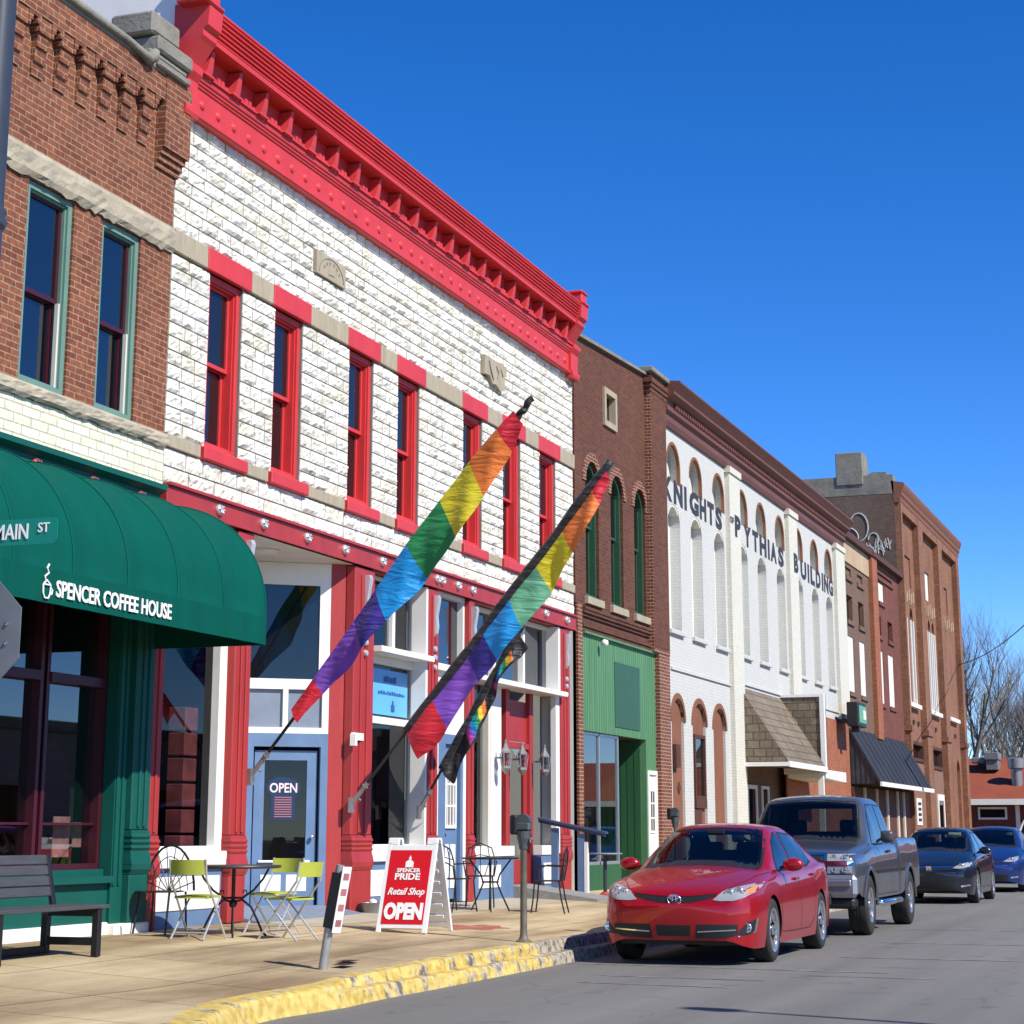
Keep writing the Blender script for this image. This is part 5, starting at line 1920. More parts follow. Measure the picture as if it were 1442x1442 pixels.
# ------------------------------------------------------------------ tall brick building
fb = thing("tall_building", "tall three storey orange brick building with long narrow windows and a graffiti covered side wall", "building", (83, 11.5, .2))
FX0, FX1, FT = 74.92, 91.6, 14.1
w = MB()
pan = [(75.2, 79.5), (80.6, 85.2), (86.3, 91.0)]
lw = [(75.9, 76.7, 6.3, 10.1, .4), (77.5, 78.3, 6.3, 10.1, .4), (81.3, 82.0, 6.3, 10.1, .35), (82.4, 83.1, 6.3, 10.1, .35), (83.5, 84.2, 6.3, 10.1, .35)]
sqs = [(75.6, 78.3, 10.9, 12.1), (80.9, 83.4, 10.9, 12.1), (86.4, 89.0, 10.9, 12.1)]
slit = [(76.4, 76.75, 12.7, 13.4), (81.9, 82.25, 12.7, 13.4), (87.6, 87.95, 12.7, 13.4)]
low = [(75.5, 79.3, 4.15, 4.9), (81.0, 84.6, 4.0, 4.9), (86.9, 88.0, .4, 4.6, .55), (89.3, 90.4, .4, 4.6, .55)]
wall_holes(w, FX0, FX1, .2, FT, lw + sqs + slit + low, 11.5, .3)
w.quad((FX1, 11.5, .2), (FX1, 30, .2), (FX1, 30, FT), (FX1, 11.5, FT))
w.quad((FX0, 30, .2), (FX1, 30, .2), (FX1, 30, FT), (FX0, 30, FT))
w.quad((FX0, 11.5, FT - .3), (FX1, 11.5, FT - .3), (FX1, 30, FT - .3), (FX0, 30, FT - .3))
w.quad((FX0, 11.8, .2), (FX1, 11.8, .2), (FX1, 11.8, FT), (FX0, 11.8, FT))
w.build("wall", M['brick_orange'], fb)
s = MB()
s.box(FX0 - .04, FX0, 11.48, 30, .2, 14.2)
so = s.build("side_wall", M['brick_flank'], fb)
s = MB()
s.box(FX0 - .05, FX0 + .4, 11.50, 30, 14.2, 14.95)
s.prism([(11.75, 14.95), (11.75, 15.05), (12.3, 15.08), (12.5, 14.95)], 'x', FX0 - .05, FX0 + .4)
s.build("parapet", M['cap_stone'], fb)
s = MB()
s.bbox(FX0 - .1, FX0 + 1.2, 12.65, 13.7, 14.6, 15.9, .03)
s.build("chimney", M['cap_stone'], fb)
for (a, b) in ((74.92, 75.25), (79.2, 80.5), (84.9, 86.1), (90.9, 91.7)):
    s = MB()
    s.box(a, b, 11.26, 11.4995, .2, 13.85)
    s.box(a - .05, b + .05, 11.20, 11.4995, 5.2, 5.4)
    s.build("pilaster", M['brick_orange'], fb)
for k, (a, b) in enumerate(((75.25, 79.2), (80.5, 84.9), (86.1, 90.9))):
    s = MB()
    s.box(a, b, 11.28, 11.4995, 13.55, 13.85)
    s.build("corbel_band", M['brick_orange'], fb)
s = MB()
s.sweep([(11.5, 13.85), (11.30, 13.85), (11.26, 13.95), (11.26, 14.05), (11.20, 14.15), (11.20, 14.25), (11.14, 14.38), (11.10, 14.5), (11.10, 14.60), (11.6, 14.70)], (FX0 - .05, 91.9))
s.build("cornice", pmat("cornice_rust", srgb(146, 92, 66), .7, var=.15, stretch=(.5, 2, 3)), fb)
for q in lw:
    s = MB()
    c, hw = (q[0] + q[1]) / 2, (q[1] - q[0]) / 2
    s.box(q[0] - .02, q[0] + .14, 11.46, 11.66, 6.3, 9.6)
    s.box(q[1] - .14, q[1] + .02, 11.46, 11.66, 6.3, 9.6)
    fo = s.build("window", M['boarded'], fb)
    s = MB()
    s.box(q[0] + .14, q[1] - .14, 11.7, 11.72, 6.3, 10.0)
    s.build("pane", M['pane_dark'], fo)
    for j in range(8):
        pass
for (a, b, z) in ((75.7, 78.5, 6.16), (81.1, 84.4, 6.16), (87.0, 90.0, 6.2)):
    s = MB()
    s.box(a, b, 11.32, 11.66, z, z + .16)
    s.build("sill", M['boarded'], fb)
for (a, b) in ((75.5, 78.7), (80.9, 84.6), (86.6, 90.6)):
    n = 6
    for j in range(n):
        xa = a + (b - a) * j / n
        s = MB()
        s.box(xa, xa + .16, 11.42, 11.4995, 10.2 + .12 * (j % 2), 10.62 + .12 * (j % 2))
        s.build("label_mould", M['stucco'], fb)
for k, q in enumerate(sqs):
    s = MB()
    s.box(q[0], q[1], 11.56, 11.78, q[2], q[3])
    s.build("boarded_window" if k == 1 else "blind_window", M['boarded'] if k == 1 else M['brick_orange'], fb)
for q in slit:
    s = MB()
    s.box(q[0], q[1], 11.6, 11.78, q[2], q[3])
    s.build("attic_slit", M['brown_dark'], fb)
for q in low[:2]:
    s = MB()
    frame_rect(s, q[0], q[1], q[2], q[3], .12, 11.45, 11.7)
    fo = s.build("transom_window", M['brown_dark'], fb)
    s = MB()
    s.quad((q[0], 11.66, q[2]), (q[1], 11.66, q[2]), (q[1], 11.66, q[3]), (q[0], 11.66, q[3]))
    s.build("pane", M['pane_dark'], fo)
    s = MB()
    s.box(q[0] + .1, q[1] - .1, 11.45, 11.4995, .3, q[2] - .1)
    s.build("boarded_shopfront", pmat("board_brown", srgb(150, 112, 92), .8, var=.15, stretch=(3, 1, .5)), fb)
s = MB()
s.box(76.6, 77.9, 11.42, 11.449, 1.75, 2.75)
no = s.build("notice", M['boarded'], fb)
s = MB()
for k in range(4):
    s.box(76.9, 77.6, 11.40, 11.419, 1.9 + .2 * k, 2.0 + .2 * k)
s.build("notice_print", M['black_lettering'], no)
s = MB()
frame_rect(s, 82.3, 84.2, .5, 3.0, .25, 11.40, 11.449)
fo = s.build("door", M['boarded'], fb)
s = MB()
s.box(82.5, 84.0, 11.42, 11.445, .6, 2.8)
s.build("pane", M['pane_dark'], fo)
for q in low[2:]:
    s = MB()
    s.box(q[0], q[1], 11.7, 11.78, .4, 4.55)
    s.build("arched_door", pmat("door_stain", srgb(140, 88, 60), .7, var=.2), fb)
s = MB()
for x in (77.0, 78.2, 81.5, 83.0, 87.0, 89.0):
    s.box(x, x + .3, 11.43, 11.4995, 5.55, 5.7)
s.build("anchor_plate", M['brown_dark'], fb)
# loops of white paint on the side wall
gr = MB()
def loop(cy, cz, ry, rz, a0=0, a1=2 * pi, n=16, r=.028):
    gr.tube([(FX0 - .05, cy + ry * cos(a0 + (a1 - a0) * k / n), cz + rz * sin(a0 + (a1 - a0) * k / n)) for k in range(n + 1)], r, 5)
loop(13.35, 12.55, .42, .40, .4, 5.2)
loop(12.9, 12.95, .36, .55, .3, 5.6)
loop(12.65, 11.9, .34, .33)
loop(13.7, 12.5, .3, .32, 1, 6)
loop(12.35, 12.45, .2, .25, 0, 4)
for k in range(14):
    y = 12.35 - .045 * k
    gr.tube([(FX0 - .05, y, 12.25 + rnd.uniform(-.3, .3)), (FX0 - .05, y - .05, 12.3 + rnd.uniform(-.25, .35)), (FX0 - .05, y - .08, 12.1 + rnd.uniform(-.3, .3))], .02, 4)
for k in range(6):
    y = 13.2 - .12 * k
    gr.tube([(FX0 - .05, y, 11.95 + rnd.uniform(-.15, .15)), (FX0 - .05, y - .1, 12.35 + rnd.uniform(-.1, .2)), (FX0 - .05, y - .16, 12.05)], .022, 4)
gr.build("graffiti", M['graffiti'], so)

# ------------------------------------------------------------------ low red-roofed building at the street's end
lb = thing("low_building", "low dark red building with a rust red roof at the far street end", "building", (101, 4, .1))
s = MB()
s.box(100.4, 112, -14, 14.0, .1, 2.9)
s.build("wall", M['brick_low'], lb)
s = MB()
s.prism([(99.8, 2.98), (99.8, 3.06), (104.5, 5.2), (112.6, 5.2), (112.6, 2.98)], 'y', -14.6, 14.6)
ro = s.build("roof", M['red_roof'], lb)
s = MB()
s.box(99.74, 99.8, -14.6, 14.6, 2.80, 3.08)
s.box(100.3, 100.4, 10.0, 10.2, .1, 2.8)
s.build("fascia", M['white_paint'], lb)
for (a, b) in ((10.6, 12.0), (6.0, 7.5), (2.0, 3.5)):
    s = MB()
    frame_rect(s, a, b, 2.15, 2.66, .08, 0, .1)
    f = MB()
    f.box(100.30, 100.36, a, a + .1, 2.1, 2.7); f.box(100.30, 100.36, b - .1, b, 2.1, 2.7)
    f.box(100.30, 100.36, a + .1, b - .1, 2.1, 2.2); f.box(100.30, 100.36, a + .1, b - .1, 2.6, 2.7)
    fo = f.build("window", M['white_paint'], lb)
    p = MB()
    p.quad((100.36, a + .05, 2.15), (100.36, b - .05, 2.15), (100.36, b - .05, 2.65), (100.36, a + .05, 2.65))
    p.build("pane", M['pane_dark'], fo)
ac = MB()
ac.bbox(102.6, 103.8, 11.15, 11.75, 4.55, 5.05, .03)
ac.bbox(102.5, 103.9, 11.1, 11.8, 5.05, 5.42, .03)
ac.bbox(102.9, 103.6, 11.8, 12.5, 4.9, 5.2, .05)
ac.build("roof_unit", M['sign_back'], ro)
ac = MB()
ac.lathe([(.28, 3.6), (.28, 4.55), (.42, 4.6), (.42, 5.05), (.30, 5.1)], (101.5, 10.15, 0), 'z', 14, True)
ac.build("vent_stack", M['grey_metal'], ro, smooth=True, angle=40)

# ------------------------------------------------------------------ bare trees beyond it
def bare_tree(x, y, h, seed, label, mat, spread=1.0):
    rr = random.Random(seed)
    t = thing("bare_tree", label, "tree", (x, y, 0), group="bare trees behind the red roof")
    trunk, twig = MB(), MB()
    def limb(p, d, L, r, lev):
        pts = [p]
        n = 5
        q, dd = Vector(p), Vector(d).normalized()
        for k in range(n):
            dd = (dd + Vector((rr.uniform(-.16, .16), rr.uniform(-.16, .16), rr.uniform(-.02, .14)))).normalized()
            q = q + dd * (L / n)
            pts.append(q.copy())
        tgt = trunk if lev < 2 else twig
        tgt.tube(pts, [r * (1 - .55 * k / n) for k in range(n + 1)], 6 if lev < 2 else 3, cap=False)
        if lev >= 5:
            return
        nb = {0: 8, 1: 6, 2: 6, 3: 5, 4: 4}[lev]
        for k in range(nb):
            f = rr.uniform(.35 if lev else .3, 1)
            i = min(n - 1, int(f * n))
            base = pts[i].lerp(pts[i + 1], f * n - i)
            a = rr.uniform(0, 2 * pi)
            out = Vector((cos(a), sin(a), 0))
            dirn = (dd * rr.uniform(.7, 1.2) + out * rr.uniform(.45, .9) * spread + Vector((0, 0, .35))).normalized()
            limb(base, dirn, L * rr.uniform(.48, .72), r * (1 - .55 * f) * .58, lev + 1)
    limb(Vector((x, y, -.1)), Vector((0, 0, 1)), h * .42, h * .022, 0)
    trunk.build("trunk", mat, t)
    twig.build("crown", mat, t)
bare_tree(122, 15.0, 22.5, 3, "tallest bare tree, beside the orange brick building's far corner", M['bark'])
bare_tree(128, 12.6, 15, 8, "pale bare tree standing behind the roof vent stack", M['bark_grey'], 1.2)
bare_tree(133, 14.4, 17, 15, "small bushy bare tree half hidden behind the tallest tree", M['bark_grey'], 1.3)
bare_tree(130, 10.6, 13.0, 21, "low bare tree nearest the utility pole", M['bark_grey'], 1.3)
hs = MB()
rr = random.Random(5)
for k in range(5200):
    x, y = rr.uniform(140, 150), rr.uniform(-30, 40)
    z = rr.uniform(0, 1) ** 1.4 * (5.2 + 1.6 * sin(y * .35) + .8 * sin(y * 1.1))
    a, b = rr.uniform(0, 6.3), rr.uniform(.4, 1.4)
    hs.tube([(x, y, z), (x + .6 * cos(a), y + .6 * sin(a), z + b)], .045, 3, cap=False)
ho = hs.build("far_wood", M['bark_grey'])
ho["kind"] = "stuff"
up = thing("utility_pole", "grey wooden utility pole with crossarm and white insulators, holding the black cable", "pole", (70, 5.5, 0))
s = MB()
s.tube([(70, 5.5, -.1), (70, 5.5, 9.3)], [.16, .11], 10)
s.build("pole", M['bark_grey'], up)
s = MB()
s.box(69.94, 70.06, 4.5, 6.42, 8.45, 8.58)
s.build("crossarm", M['bark_grey'], up)
for yy in (4.6, 5.2, 5.8, 6.1, 6.35):
    s = MB()
    s.lathe([(.03, 0), (.05, .03), (.07, .06), (.04, .1), (.07, .13), (.04, .17), (0, .2)], (70, yy, 8.58), 'z', 10)
    s.build("insulator", M['boarded'], up, smooth=True)
def wire(name, label, a, b, sag, r=.02):
    s = MB()
    n = 16
    s.tube([Vector(a).lerp(Vector(b), k / n) - Vector((0, 0, sag * 4 * (k / n) * (1 - k / n))) for k in range(n + 1)], r, 5)
    o = s.build(name, M['black_metal'])
    return tag(o, label, "cable")
wire("power_cable", "thick black cable running from the tall brick building to the utility pole", (91.6, 11.5, 8.95), (70, 6.3, 8.62), .25, .022)

# ------------------------------------------------------------------ the other side of the street (seen only as reflections)
def opposite(x0, x1, h, mat, label, n):
    b = thing("opposite_building", label, "building", ((x0 + x1) / 2, -12, .1))
    holes = []
    stp = (x1 - x0) / n
    for k in range(n):
        c = x0 + stp * (k + .5)
        holes.append((c - stp * .3, c + stp * .3, .6, 2.9))
        if h > 6:
            holes.append((c - .5, c + .5, 4.2, 6.0))
    w = MB()
    w.T = Matrix(((1, 0, 0, 0), (0, -1, 0, -0.5), (0, 0, 1, 0), (0, 0, 0, 1)))
    wall_holes(w, x0, x1, .1, h, holes, 11.5, .2)
    shell(w, x0, x1, 11.5, 22, .1, h)
    w.quad((x0, 11.5, h - .2), (x1, 11.5, h - .2), (x1, 22, h - .2), (x0, 22, h - .2))
    w.build("wall", mat, b)
    p = MB()
    p.T = w.T
    for q in holes:
        p.quad((q[0], 11.68, q[2]), (q[1], 11.68, q[2]), (q[1], 11.68, q[3]), (q[0], 11.68, q[3]))
    p.build("glazing", M['pane_dark'], b)
    c = MB()
    c.T = w.T
    c.box(x0, x1, 11.3, 11.8, h, h + .35)
    c.build("coping", M['cap_stone'], b)
opposite(30, 80, 4.6, M['opposite_stone'], "low grey stone building across the street, mirrored in the shop windows", 12)
opposite(80.2, 96, 5.6, M['opposite_brick'], "red brick building across the street, mirrored in the shop windows", 6)
opposite(96.2, 125, 5.0, M['opposite_stone'], "long grey stone building farther along across the street, mirrored in the windows", 8)
def interp(tab, x):
    if x <= tab[0][0]:
        return tab[0][1]
    if x >= tab[-1][0]:
        return tab[-1][1]
    n = len(tab)
    for k in range(n - 1):
        if tab[k][0] <= x <= tab[k + 1][0]:
            break
    x0, y0 = tab[k]; x1, y1 = tab[k + 1]
    h = x1 - x0
    d = (y1 - y0) / h
    def sl(i):
        if i <= 0 or i >= n - 1:
            j = max(0, min(i, n - 2))
            return (tab[j + 1][1] - tab[j][1]) / (tab[j + 1][0] - tab[j][0])
        a = (tab[i][1] - tab[i - 1][1]) / (tab[i][0] - tab[i - 1][0])
        b = (tab[i + 1][1] - tab[i][1]) / (tab[i + 1][0] - tab[i][0])
        return 0 if a * b <= 0 else 2 * a * b / (a + b)
    m0, m1 = sl(k), sl(k + 1)
    t = (x - x0) / h
    return (y0 * (2 * t ** 3 - 3 * t ** 2 + 1) + h * m0 * (t ** 3 - 2 * t ** 2 + t) + y1 * (-2 * t ** 3 + 3 * t ** 2) + h * m1 * (t ** 3 - t ** 2))


# ------------------------------------------------------------------ banner flags on slanting poles
BC = {'red': (.62, .012, .03), 'orange': (.82, .20, .03), 'yellow': (.72, .60, .02), 'green': (.015, .25, .075), 'sea': (.14, .42, .24),
      'blue': (.004, .30, .72), 'indigo': (.040, .025, .26), 'violet': (.21, .07, .48), 'black': (.012, .012, .016), 'cyan': (.01, .45, .5), 'pink': (.6, .04, .25)}
def clothmat(n):
    m, nt, b, L = _nodes("cloth_" + n)
    b.inputs["Roughness"].default_value = .55
    b.inputs["Base Color"].default_value = rgba(BC[n])
    b.inputs["Sheen Weight"].default_value = .15
    nt.nodes.remove
    tr = N(nt, "ShaderNodeBsdfTranslucent")
    tr.inputs["Color"].default_value = rgba(BC[n])
    mx = N(nt, "ShaderNodeMixShader")
    mx.inputs[0].default_value = .22 if n != 'black' else .02
    out = nt.nodes["Material Output"]
    L.new(b.outputs[0], mx.inputs[1])
    L.new(tr.outputs[0], mx.inputs[2])
    L.new(mx.outputs[0], out.inputs[0])
    tc = N(nt, "ShaderNodeTexCoord")
    nz = N(nt, "ShaderNodeTexNoise")
    nz.inputs["Scale"].default_value = 3.2
    nz.inputs["Detail"].default_value = 5
    nz.inputs["Distortion"].default_value = .6
    mp = N(nt, "ShaderNodeMapping")
    mp.inputs["Rotation"].default_value = (R(40), 0, 0)
    mp.inputs["Scale"].default_value = (1, .6, 2.6)
    L.new(tc.outputs["Object"], mp.inputs[0])
    L.new(mp.outputs[0], nz.inputs[0])
    bp = N(nt, "ShaderNodeBump")
    bp.inputs["Strength"].default_value = .5
    bp.inputs["Distance"].default_value = .12
    L.new(nz.outputs[0], bp.inputs["Height"])
    L.new(bp.outputs[0], b.inputs["Normal"])
    return m
CM = {k: clothmat(k) for k in BC}

def flag(label, base, tip, s0, s1, bounds, colors, wfun, seed, chevrons=False, drop=(-.45, -.89), back=0.0):
    base, tip = Vector(base), Vector(tip)
    t = thing("banner_flag", label, "flag", base, group="slanting banner flags")
    d = tip - base
    s = MB()
    s.tube([base + d * .02, tip], [.022, .014], 8)
    s.build("pole", M['black_metal'], t)
    s = MB()
    u = d.normalized()
    s.tube([base, base + u * .36], .032, 8)
    s.tube([base + u * .30, base + u * .31], .05, 8)
    s.box(base.x - .05, base.x + .05, 11.36, 11.41, base.z - .12, base.z + .08)
    s.tube([base + u * .2 + Vector((.03, 0, 0)), base + u * .2 + Vector((.07, 0, 0))], .015, 6)
    s.tube([base + u * .12 + Vector((0, -.03, -.03)), base + u * .12 + Vector((0, -.06, -.05))], .012, 6)
    s.build("bracket", M['grey_metal'], t)
    names = sorted(set(colors)) + ['black']
    rr = random.Random(seed)
    ph = [rr.uniform(0, 6.28) for _ in range(8)]
    nu, nv = 150, 14
    dv = Vector((0, drop[0], drop[1]))
    s = MB()
    def P(i, j):
        a = s0 + (s1 - s0) * i / nu
        v = j / nv
        w = wfun(i / nu)
        p = base + d * a + dv * (w * (v - back))
        rip = (.055 * sin(9 * a * 2 + ph[0] + v * 2.2) + .035 * sin(23 * a + ph[1] - v * 3) + .016 * sin(57 * a + ph[2] + 5 * v)) * (.25 + v)
        sagz = .03 * sin(17 * a + ph[3]) * v
        return p + Vector((rip - .03 * sin(pi * v) - (.10 if back else 0), -.02 * sin(31 * a + ph[4]) * v, sagz))
    g = [[s.V(P(i, j)) for j in range(nv + 1)] for i in range(nu + 1)]
    for i in range(nu):
        a = s0 + (s1 - s0) * (i + .5) / nu
        k = 0
        while k < len(bounds) and a > bounds[k]:
            k += 1
        for j in range(nv):
            c = colors[min(k, len(colors) - 1)]
            if chevrons:
                f = (j + .5) / nv
                c = 'black'
                if .22 < f < .85:
                    uu = i / nu + f * .05
                    q = (uu - .30) / .24 if uu < .6 else (uu - .66) / .24
                    if 0 <= q < 1:
                        c = ['pink', 'violet', 'blue', 'cyan', 'green', 'yellow', 'orange'][int(q * 7)]
            elif j < 1:
                c = 'black' if (seed % 2 == 0) else c
            s.k = names.index(c) if c in names else 0
            s.F(g[i][j], g[i + 1][j], g[i + 1][j + 1], g[i][j + 1])
    s.build("cloth", [CM[n] for n in names], t, smooth=True)
    s = MB()
    n = 40
    a0, a1 = (s0 if not back else s1 - .04, min(s1 + .09, 1.005))
    s.tube([base + d * (a0 + (a1 - a0) * k / n) + Vector((.012 * sin(k * .5), 0, .010 * sin(k * .4))) for k in range(n + 1)], [(.042 if seed % 2 else .062) + .004 * sin(k * .8) for k in range(n + 1)], 9)
    s.build("sleeve", CM['black'], t, smooth=True)
    return t
flag("rainbow banner flag with plain green panel, its pole fixed beside the blue OPEN door", (21.97, 11.38, 2.14), (21.97, 7.72, 6.60), .165, .955,
     [.245, .39, .47, .585, .70, .81, .90], ['red', 'violet', 'indigo', 'blue', 'green', 'yellow', 'orange', 'red'],
     lambda u: interp([(0, .20), (.15, .28), (.4, .42), (.62, .54), (.8, .48), (1, .22)], u), 3, back=.28)
flag("rainbow banner flag with black sleeve and sea green panel, on the broad red column", (24.96, 11.38, 1.84), (24.96, 7.64, 6.34), .215, .985,
     [.315, .44, .51, .61, .71, .81, .93], ['red', 'violet', 'indigo', 'blue', 'sea', 'yellow', 'orange', 'red'],
     lambda u: interp([(0, .40), (.1, .46), (.5, .46), (.75, .44), (1, .16)], u), 2)
flag("small black flag with rainbow chevrons, half hidden behind the larger rainbow banner", (27.36, 11.38, 1.77), (27.36, 9.76, 4.46), .22, .96, [], ['black', 'pink', 'violet', 'blue', 'cyan', 'green', 'yellow', 'orange'],
     lambda u: .22 + .06 * sin(u * 7), 4, chevrons=True, drop=(-.6, -.8))

# ------------------------------------------------------------------ sandwich board
ab = thing("sandwich_board", "white plastic sandwich board with a red poster announcing the retail shop is open", "sign", (22.1, 9.28, .30))
def panel_T(x0, lean):
    ax = Vector((0, -1, 0))
    ay = Vector((lean, 0, 1.06)).normalized()
    az = ax.cross(ay)
    return Matrix(((ax.x, ay.x, az.x, x0), (ax.y, ay.y, az.y, 9.60), (ax.z, ay.z, az.z, .31), (0, 0, 0, 1)))
TF, TB = panel_T(21.80, .36), panel_T(22.62, -.36)
for T, nm in ((TF, "front_panel"), (TB, "rear_panel")):
    s = MB(); s.T = T
    s.bbox(.0, .06, 0, 1.08, -.02, .02, .006); s.bbox(.58, .64, 0, 1.08, -.02, .02, .006)
    s.bbox(.06, .58, .05, .11, -.02, .02, .006); s.bbox(.06, .58, .98, 1.05, -.02, .02, .006)
    s.bbox(.0, .14, 1.05, 1.14, -.02, .02, .01); s.bbox(.50, .64, 1.05, 1.14, -.02, .02, .01)
    s.bbox(.06, .58, .11, .98, -.008, .008, .003)
    if nm == "rear_panel":
        for k in range(6):
            s.bbox(.08, .56, .16 + .14 * k, .20 + .14 * k, .008, .03, .004)
            s.bbox(.08, .56, .16 + .14 * k, .20 + .14 * k, -.03, -.008, .004)
    po = s.build(nm, M['plastic_white'], ab)
    if nm == "front_panel":
        sg = 1 if (T.to_3x3() @ Vector((0, 0, 1))).x < 0 else -1
        s = MB(); s.T = T
        s.box(.055, .585, .10, .985, sg * .021, sg * .024)
        p2 = s.build("poster", M['sign_red'], po)
        s = MB(); s.T = T
        def on(x0, x1, y0, y1):
            return lambda u, v, d: (x0 + (x1 - x0) * u, y0 + (y1 - y0) * v, sg * (.028 + d * .1))
        text_on(s, "SPENCER", on(.17, .47, .715, .765), bold=.03)
        text_on(s, "PRIDE", on(.155, .475, .625, .705), bold=.03)
        text_on(s, "Retail Shop", on(.09, .56, .42, .53), bold=.02, shear=.35)
        text_on(s, "OPEN", on(.075, .565, .15, .355), bold=.06)
        s.prism([(.27, .775), (.37, .775), (.37, .84), (.32, .875), (.27, .84)], 'z', sg * .027, sg * .030)
        s.prism([(.30, .875), (.34, .875), (.32, .92)], 'z', sg * .027, sg * .030)
        s.build("lettering", M['white_lettering'], p2)

# ------------------------------------------------------------------ poles, posts, signs
sp = thing("sign_post", "short leaning grey post with a narrow white and red sign, at the yellow kerb corner", "post", (16.95, 7.98, .2))
px_, py_ = 16.95, 7.98
s = MB()
s.tube([(px_, py_ + .02, .15), (px_, py_ - .05, .62)], .042, 12)
s.tube([(px_, py_ - .05, .62), (px_, py_ - .15, 1.16)], .038, 12)
s.build("post", M['galvanised'], sp, smooth=True, angle=50)
s = MB()
s.T = Matrix.Translation((px_, py_ - .055, .60)) @ Matrix.Rotation(R(10), 4, 'X')
s.bbox(-.056, -.043, -.045, .05, .0, .50, .004)
s.build("sign_backing", M['black_metal'], sp)
s = MB()
s.T = Matrix.Translation((px_ + .01, py_ - .075, .56)) @ Matrix.Rotation(R(10), 4, 'X') @ Matrix.Rotation(R(-14), 4, 'Z')
s.bbox(-.06, .07, -.046, -.038, .0, .60, .004)
po = s.build("sign_plate", M['plastic_white'], sp)
s2 = MB(); s2.T = s.T
for k in range(4):
    s2.box(-.035, .045, -.049, -.047, .06 + .14 * k, .12 + .14 * k)
s2.build("sign_print", pmat("faded_print", (.45, .16, .16), .6, var=.3), po)

def meter(name, label, x, y, z0, zt, heads=1, group=None):
    t = thing(name, label, "parking meter", (x, y, z0), group=group)
    s = MB()
    s.lathe([(.0, -.02), (.10, -.02), (.095, .01), (.06, .03), (.045, .06), (.04, .10), (.038, zt - .40 - z0), (.05, zt - .38 - z0)], (x, y, z0), 'z', 14)
    s.build("post", M['rust_post'], t, smooth=True, angle=40)
    s = MB()
    z1 = zt - .39
    s.lathe([(.05, 0), (.058, .06), (.075, .12), (.085, .2)], (x, y, z1), 'z', 14)
    s.bbox(x - .055, x + .055, y - .09, y + .09, z1 + .2, z1 + .30, .02)
    n = 12
    s.prism([(y + .09, z1 + .29)] + [(y + .09 * cos(pi * k / n), z1 + .30 + .09 * sin(pi * k / n)) for k in range(n + 1)] + [(y - .09, z1 + .29)], 'x', x - .045, x + .045)
    ho = s.build("meter_head", pmat("meter_grey", (.10, .115, .12), .5, metal=.5, var=.2), t)
    s = MB()
    s.bbox(x - .07, x + .04, y + .06, y + .15, z1 + .16, z1 + .38, .02)
    s.build("coin_box", M['black_metal'], ho)
    s = MB()
    s.lathe([(0, -.02), (.03, -.015), (.03, .0)], (x - .01, y - .09, z1 + .10), 'y', 10)
    s.build("coin_slot", M['chrome'], ho)
    return t
meter("parking_meter", "weathered parking meter on a rusty post by the end of the yellow kerb", 21.6, 7.69, .25, 1.66)
meter("parking_meter", "dark parking meter in front of the white door, its post hidden by the red car", 39.0, 11.0 - .35, .37, 1.95)

tp = thing("traffic_pole", "dark steel pole with ring collar, carrying the MAIN ST sign past the roofs", "pole", (10.22, 7.42, .2))
s = MB()
s.tube([(10.30, 7.40, .2), (10.30, 7.40, 9.0)], .115, 16)
s.build("pole", M['pole_dark'], tp, smooth=True, angle=50)
s = MB()
s.lathe([(.116, 0), (.13, .02), (.15, .05), (.125, .09), (.14, .12), (.116, .16)], (10.30, 7.40, 5.28), 'z', 16)
s.build("collar", M['pole_dark'], tp, smooth=True)
ss = thing("stop_sign", "grey octagonal back of a stop sign below the MAIN ST sign", "sign", (10.4, 7.42, 2.7))
s = MB()
n = 8
cy, cz, rr_ = 7.42, 2.66, .412
oc = [(cy + rr_ * cos(pi / 8 + k * pi / 4), cz + rr_ * sin(pi / 8 + k * pi / 4)) for k in range(8)]
s.prism(oc, 'x', 10.43, 10.436)
s.build("plate", M['sign_back'], ss)
s = MB()
s.prism([(cy + (p[0] - cy) * .98, cz + (p[1] - cz) * .98) for p in oc], 'x', 10.4365, 10.438)
s.build("face", M['sign_red'], ss)
s = MB()
for dz in (-.2, .2):
    s.lathe([(0, -.012), (.012, -.01), (.012, 0)], (10.43, 7.14, 2.66 + dz * .3), 'x', 8)
    s.lathe([(0, -.012), (.012, -.01), (.012, 0)], (10.43, 7.42, 2.66 + dz), 'x', 8)
s.build("bolt", M['chrome'], ss)
st = thing("street_sign", "green street name sign reading MAIN ST, above the stop sign", "sign", (10.3, 7.3, 3.3))
s = MB()
y0, y1, z0, z1 = 7.45, 6.625, 3.165, 3.325
pts = []
for (cy, cz, a) in ((y1 + .04, z0 + .04, -pi), (y0 - .04, z0 + .04, -pi / 2), (y0 - .04, z1 - .04, 0), (y1 + .04, z1 - .04, pi / 2)):
    for k in range(5):
        q = a + k * pi / 8
        pts.append((cy + .04 * cos(q), cz + .04 * sin(q)))
s.prism(pts, 'x', 10.148, 10.153)
po = s.build("plate", M['sign_green'], st)
s = MB()
text_on(s, "MAIN", lambda u, v, d: (10.144 - d * .1, 7.07 - .24 * u, 3.20 + .095 * v), bold=.01)
s.build("lettering", M['white_lettering'], po)
s = MB()
text_on(s, "ST", lambda u, v, d: (10.144 - d * .1, 6.76 - .08 * u, 3.235 + .06 * v), bold=.01)
s.build("lettering", M['white_lettering'], po)
s = MB()
s.box(10.153, 10.30, 7.38, 7.44, 3.2, 3.34)
s.build("bracket", M['galvanised'], st)

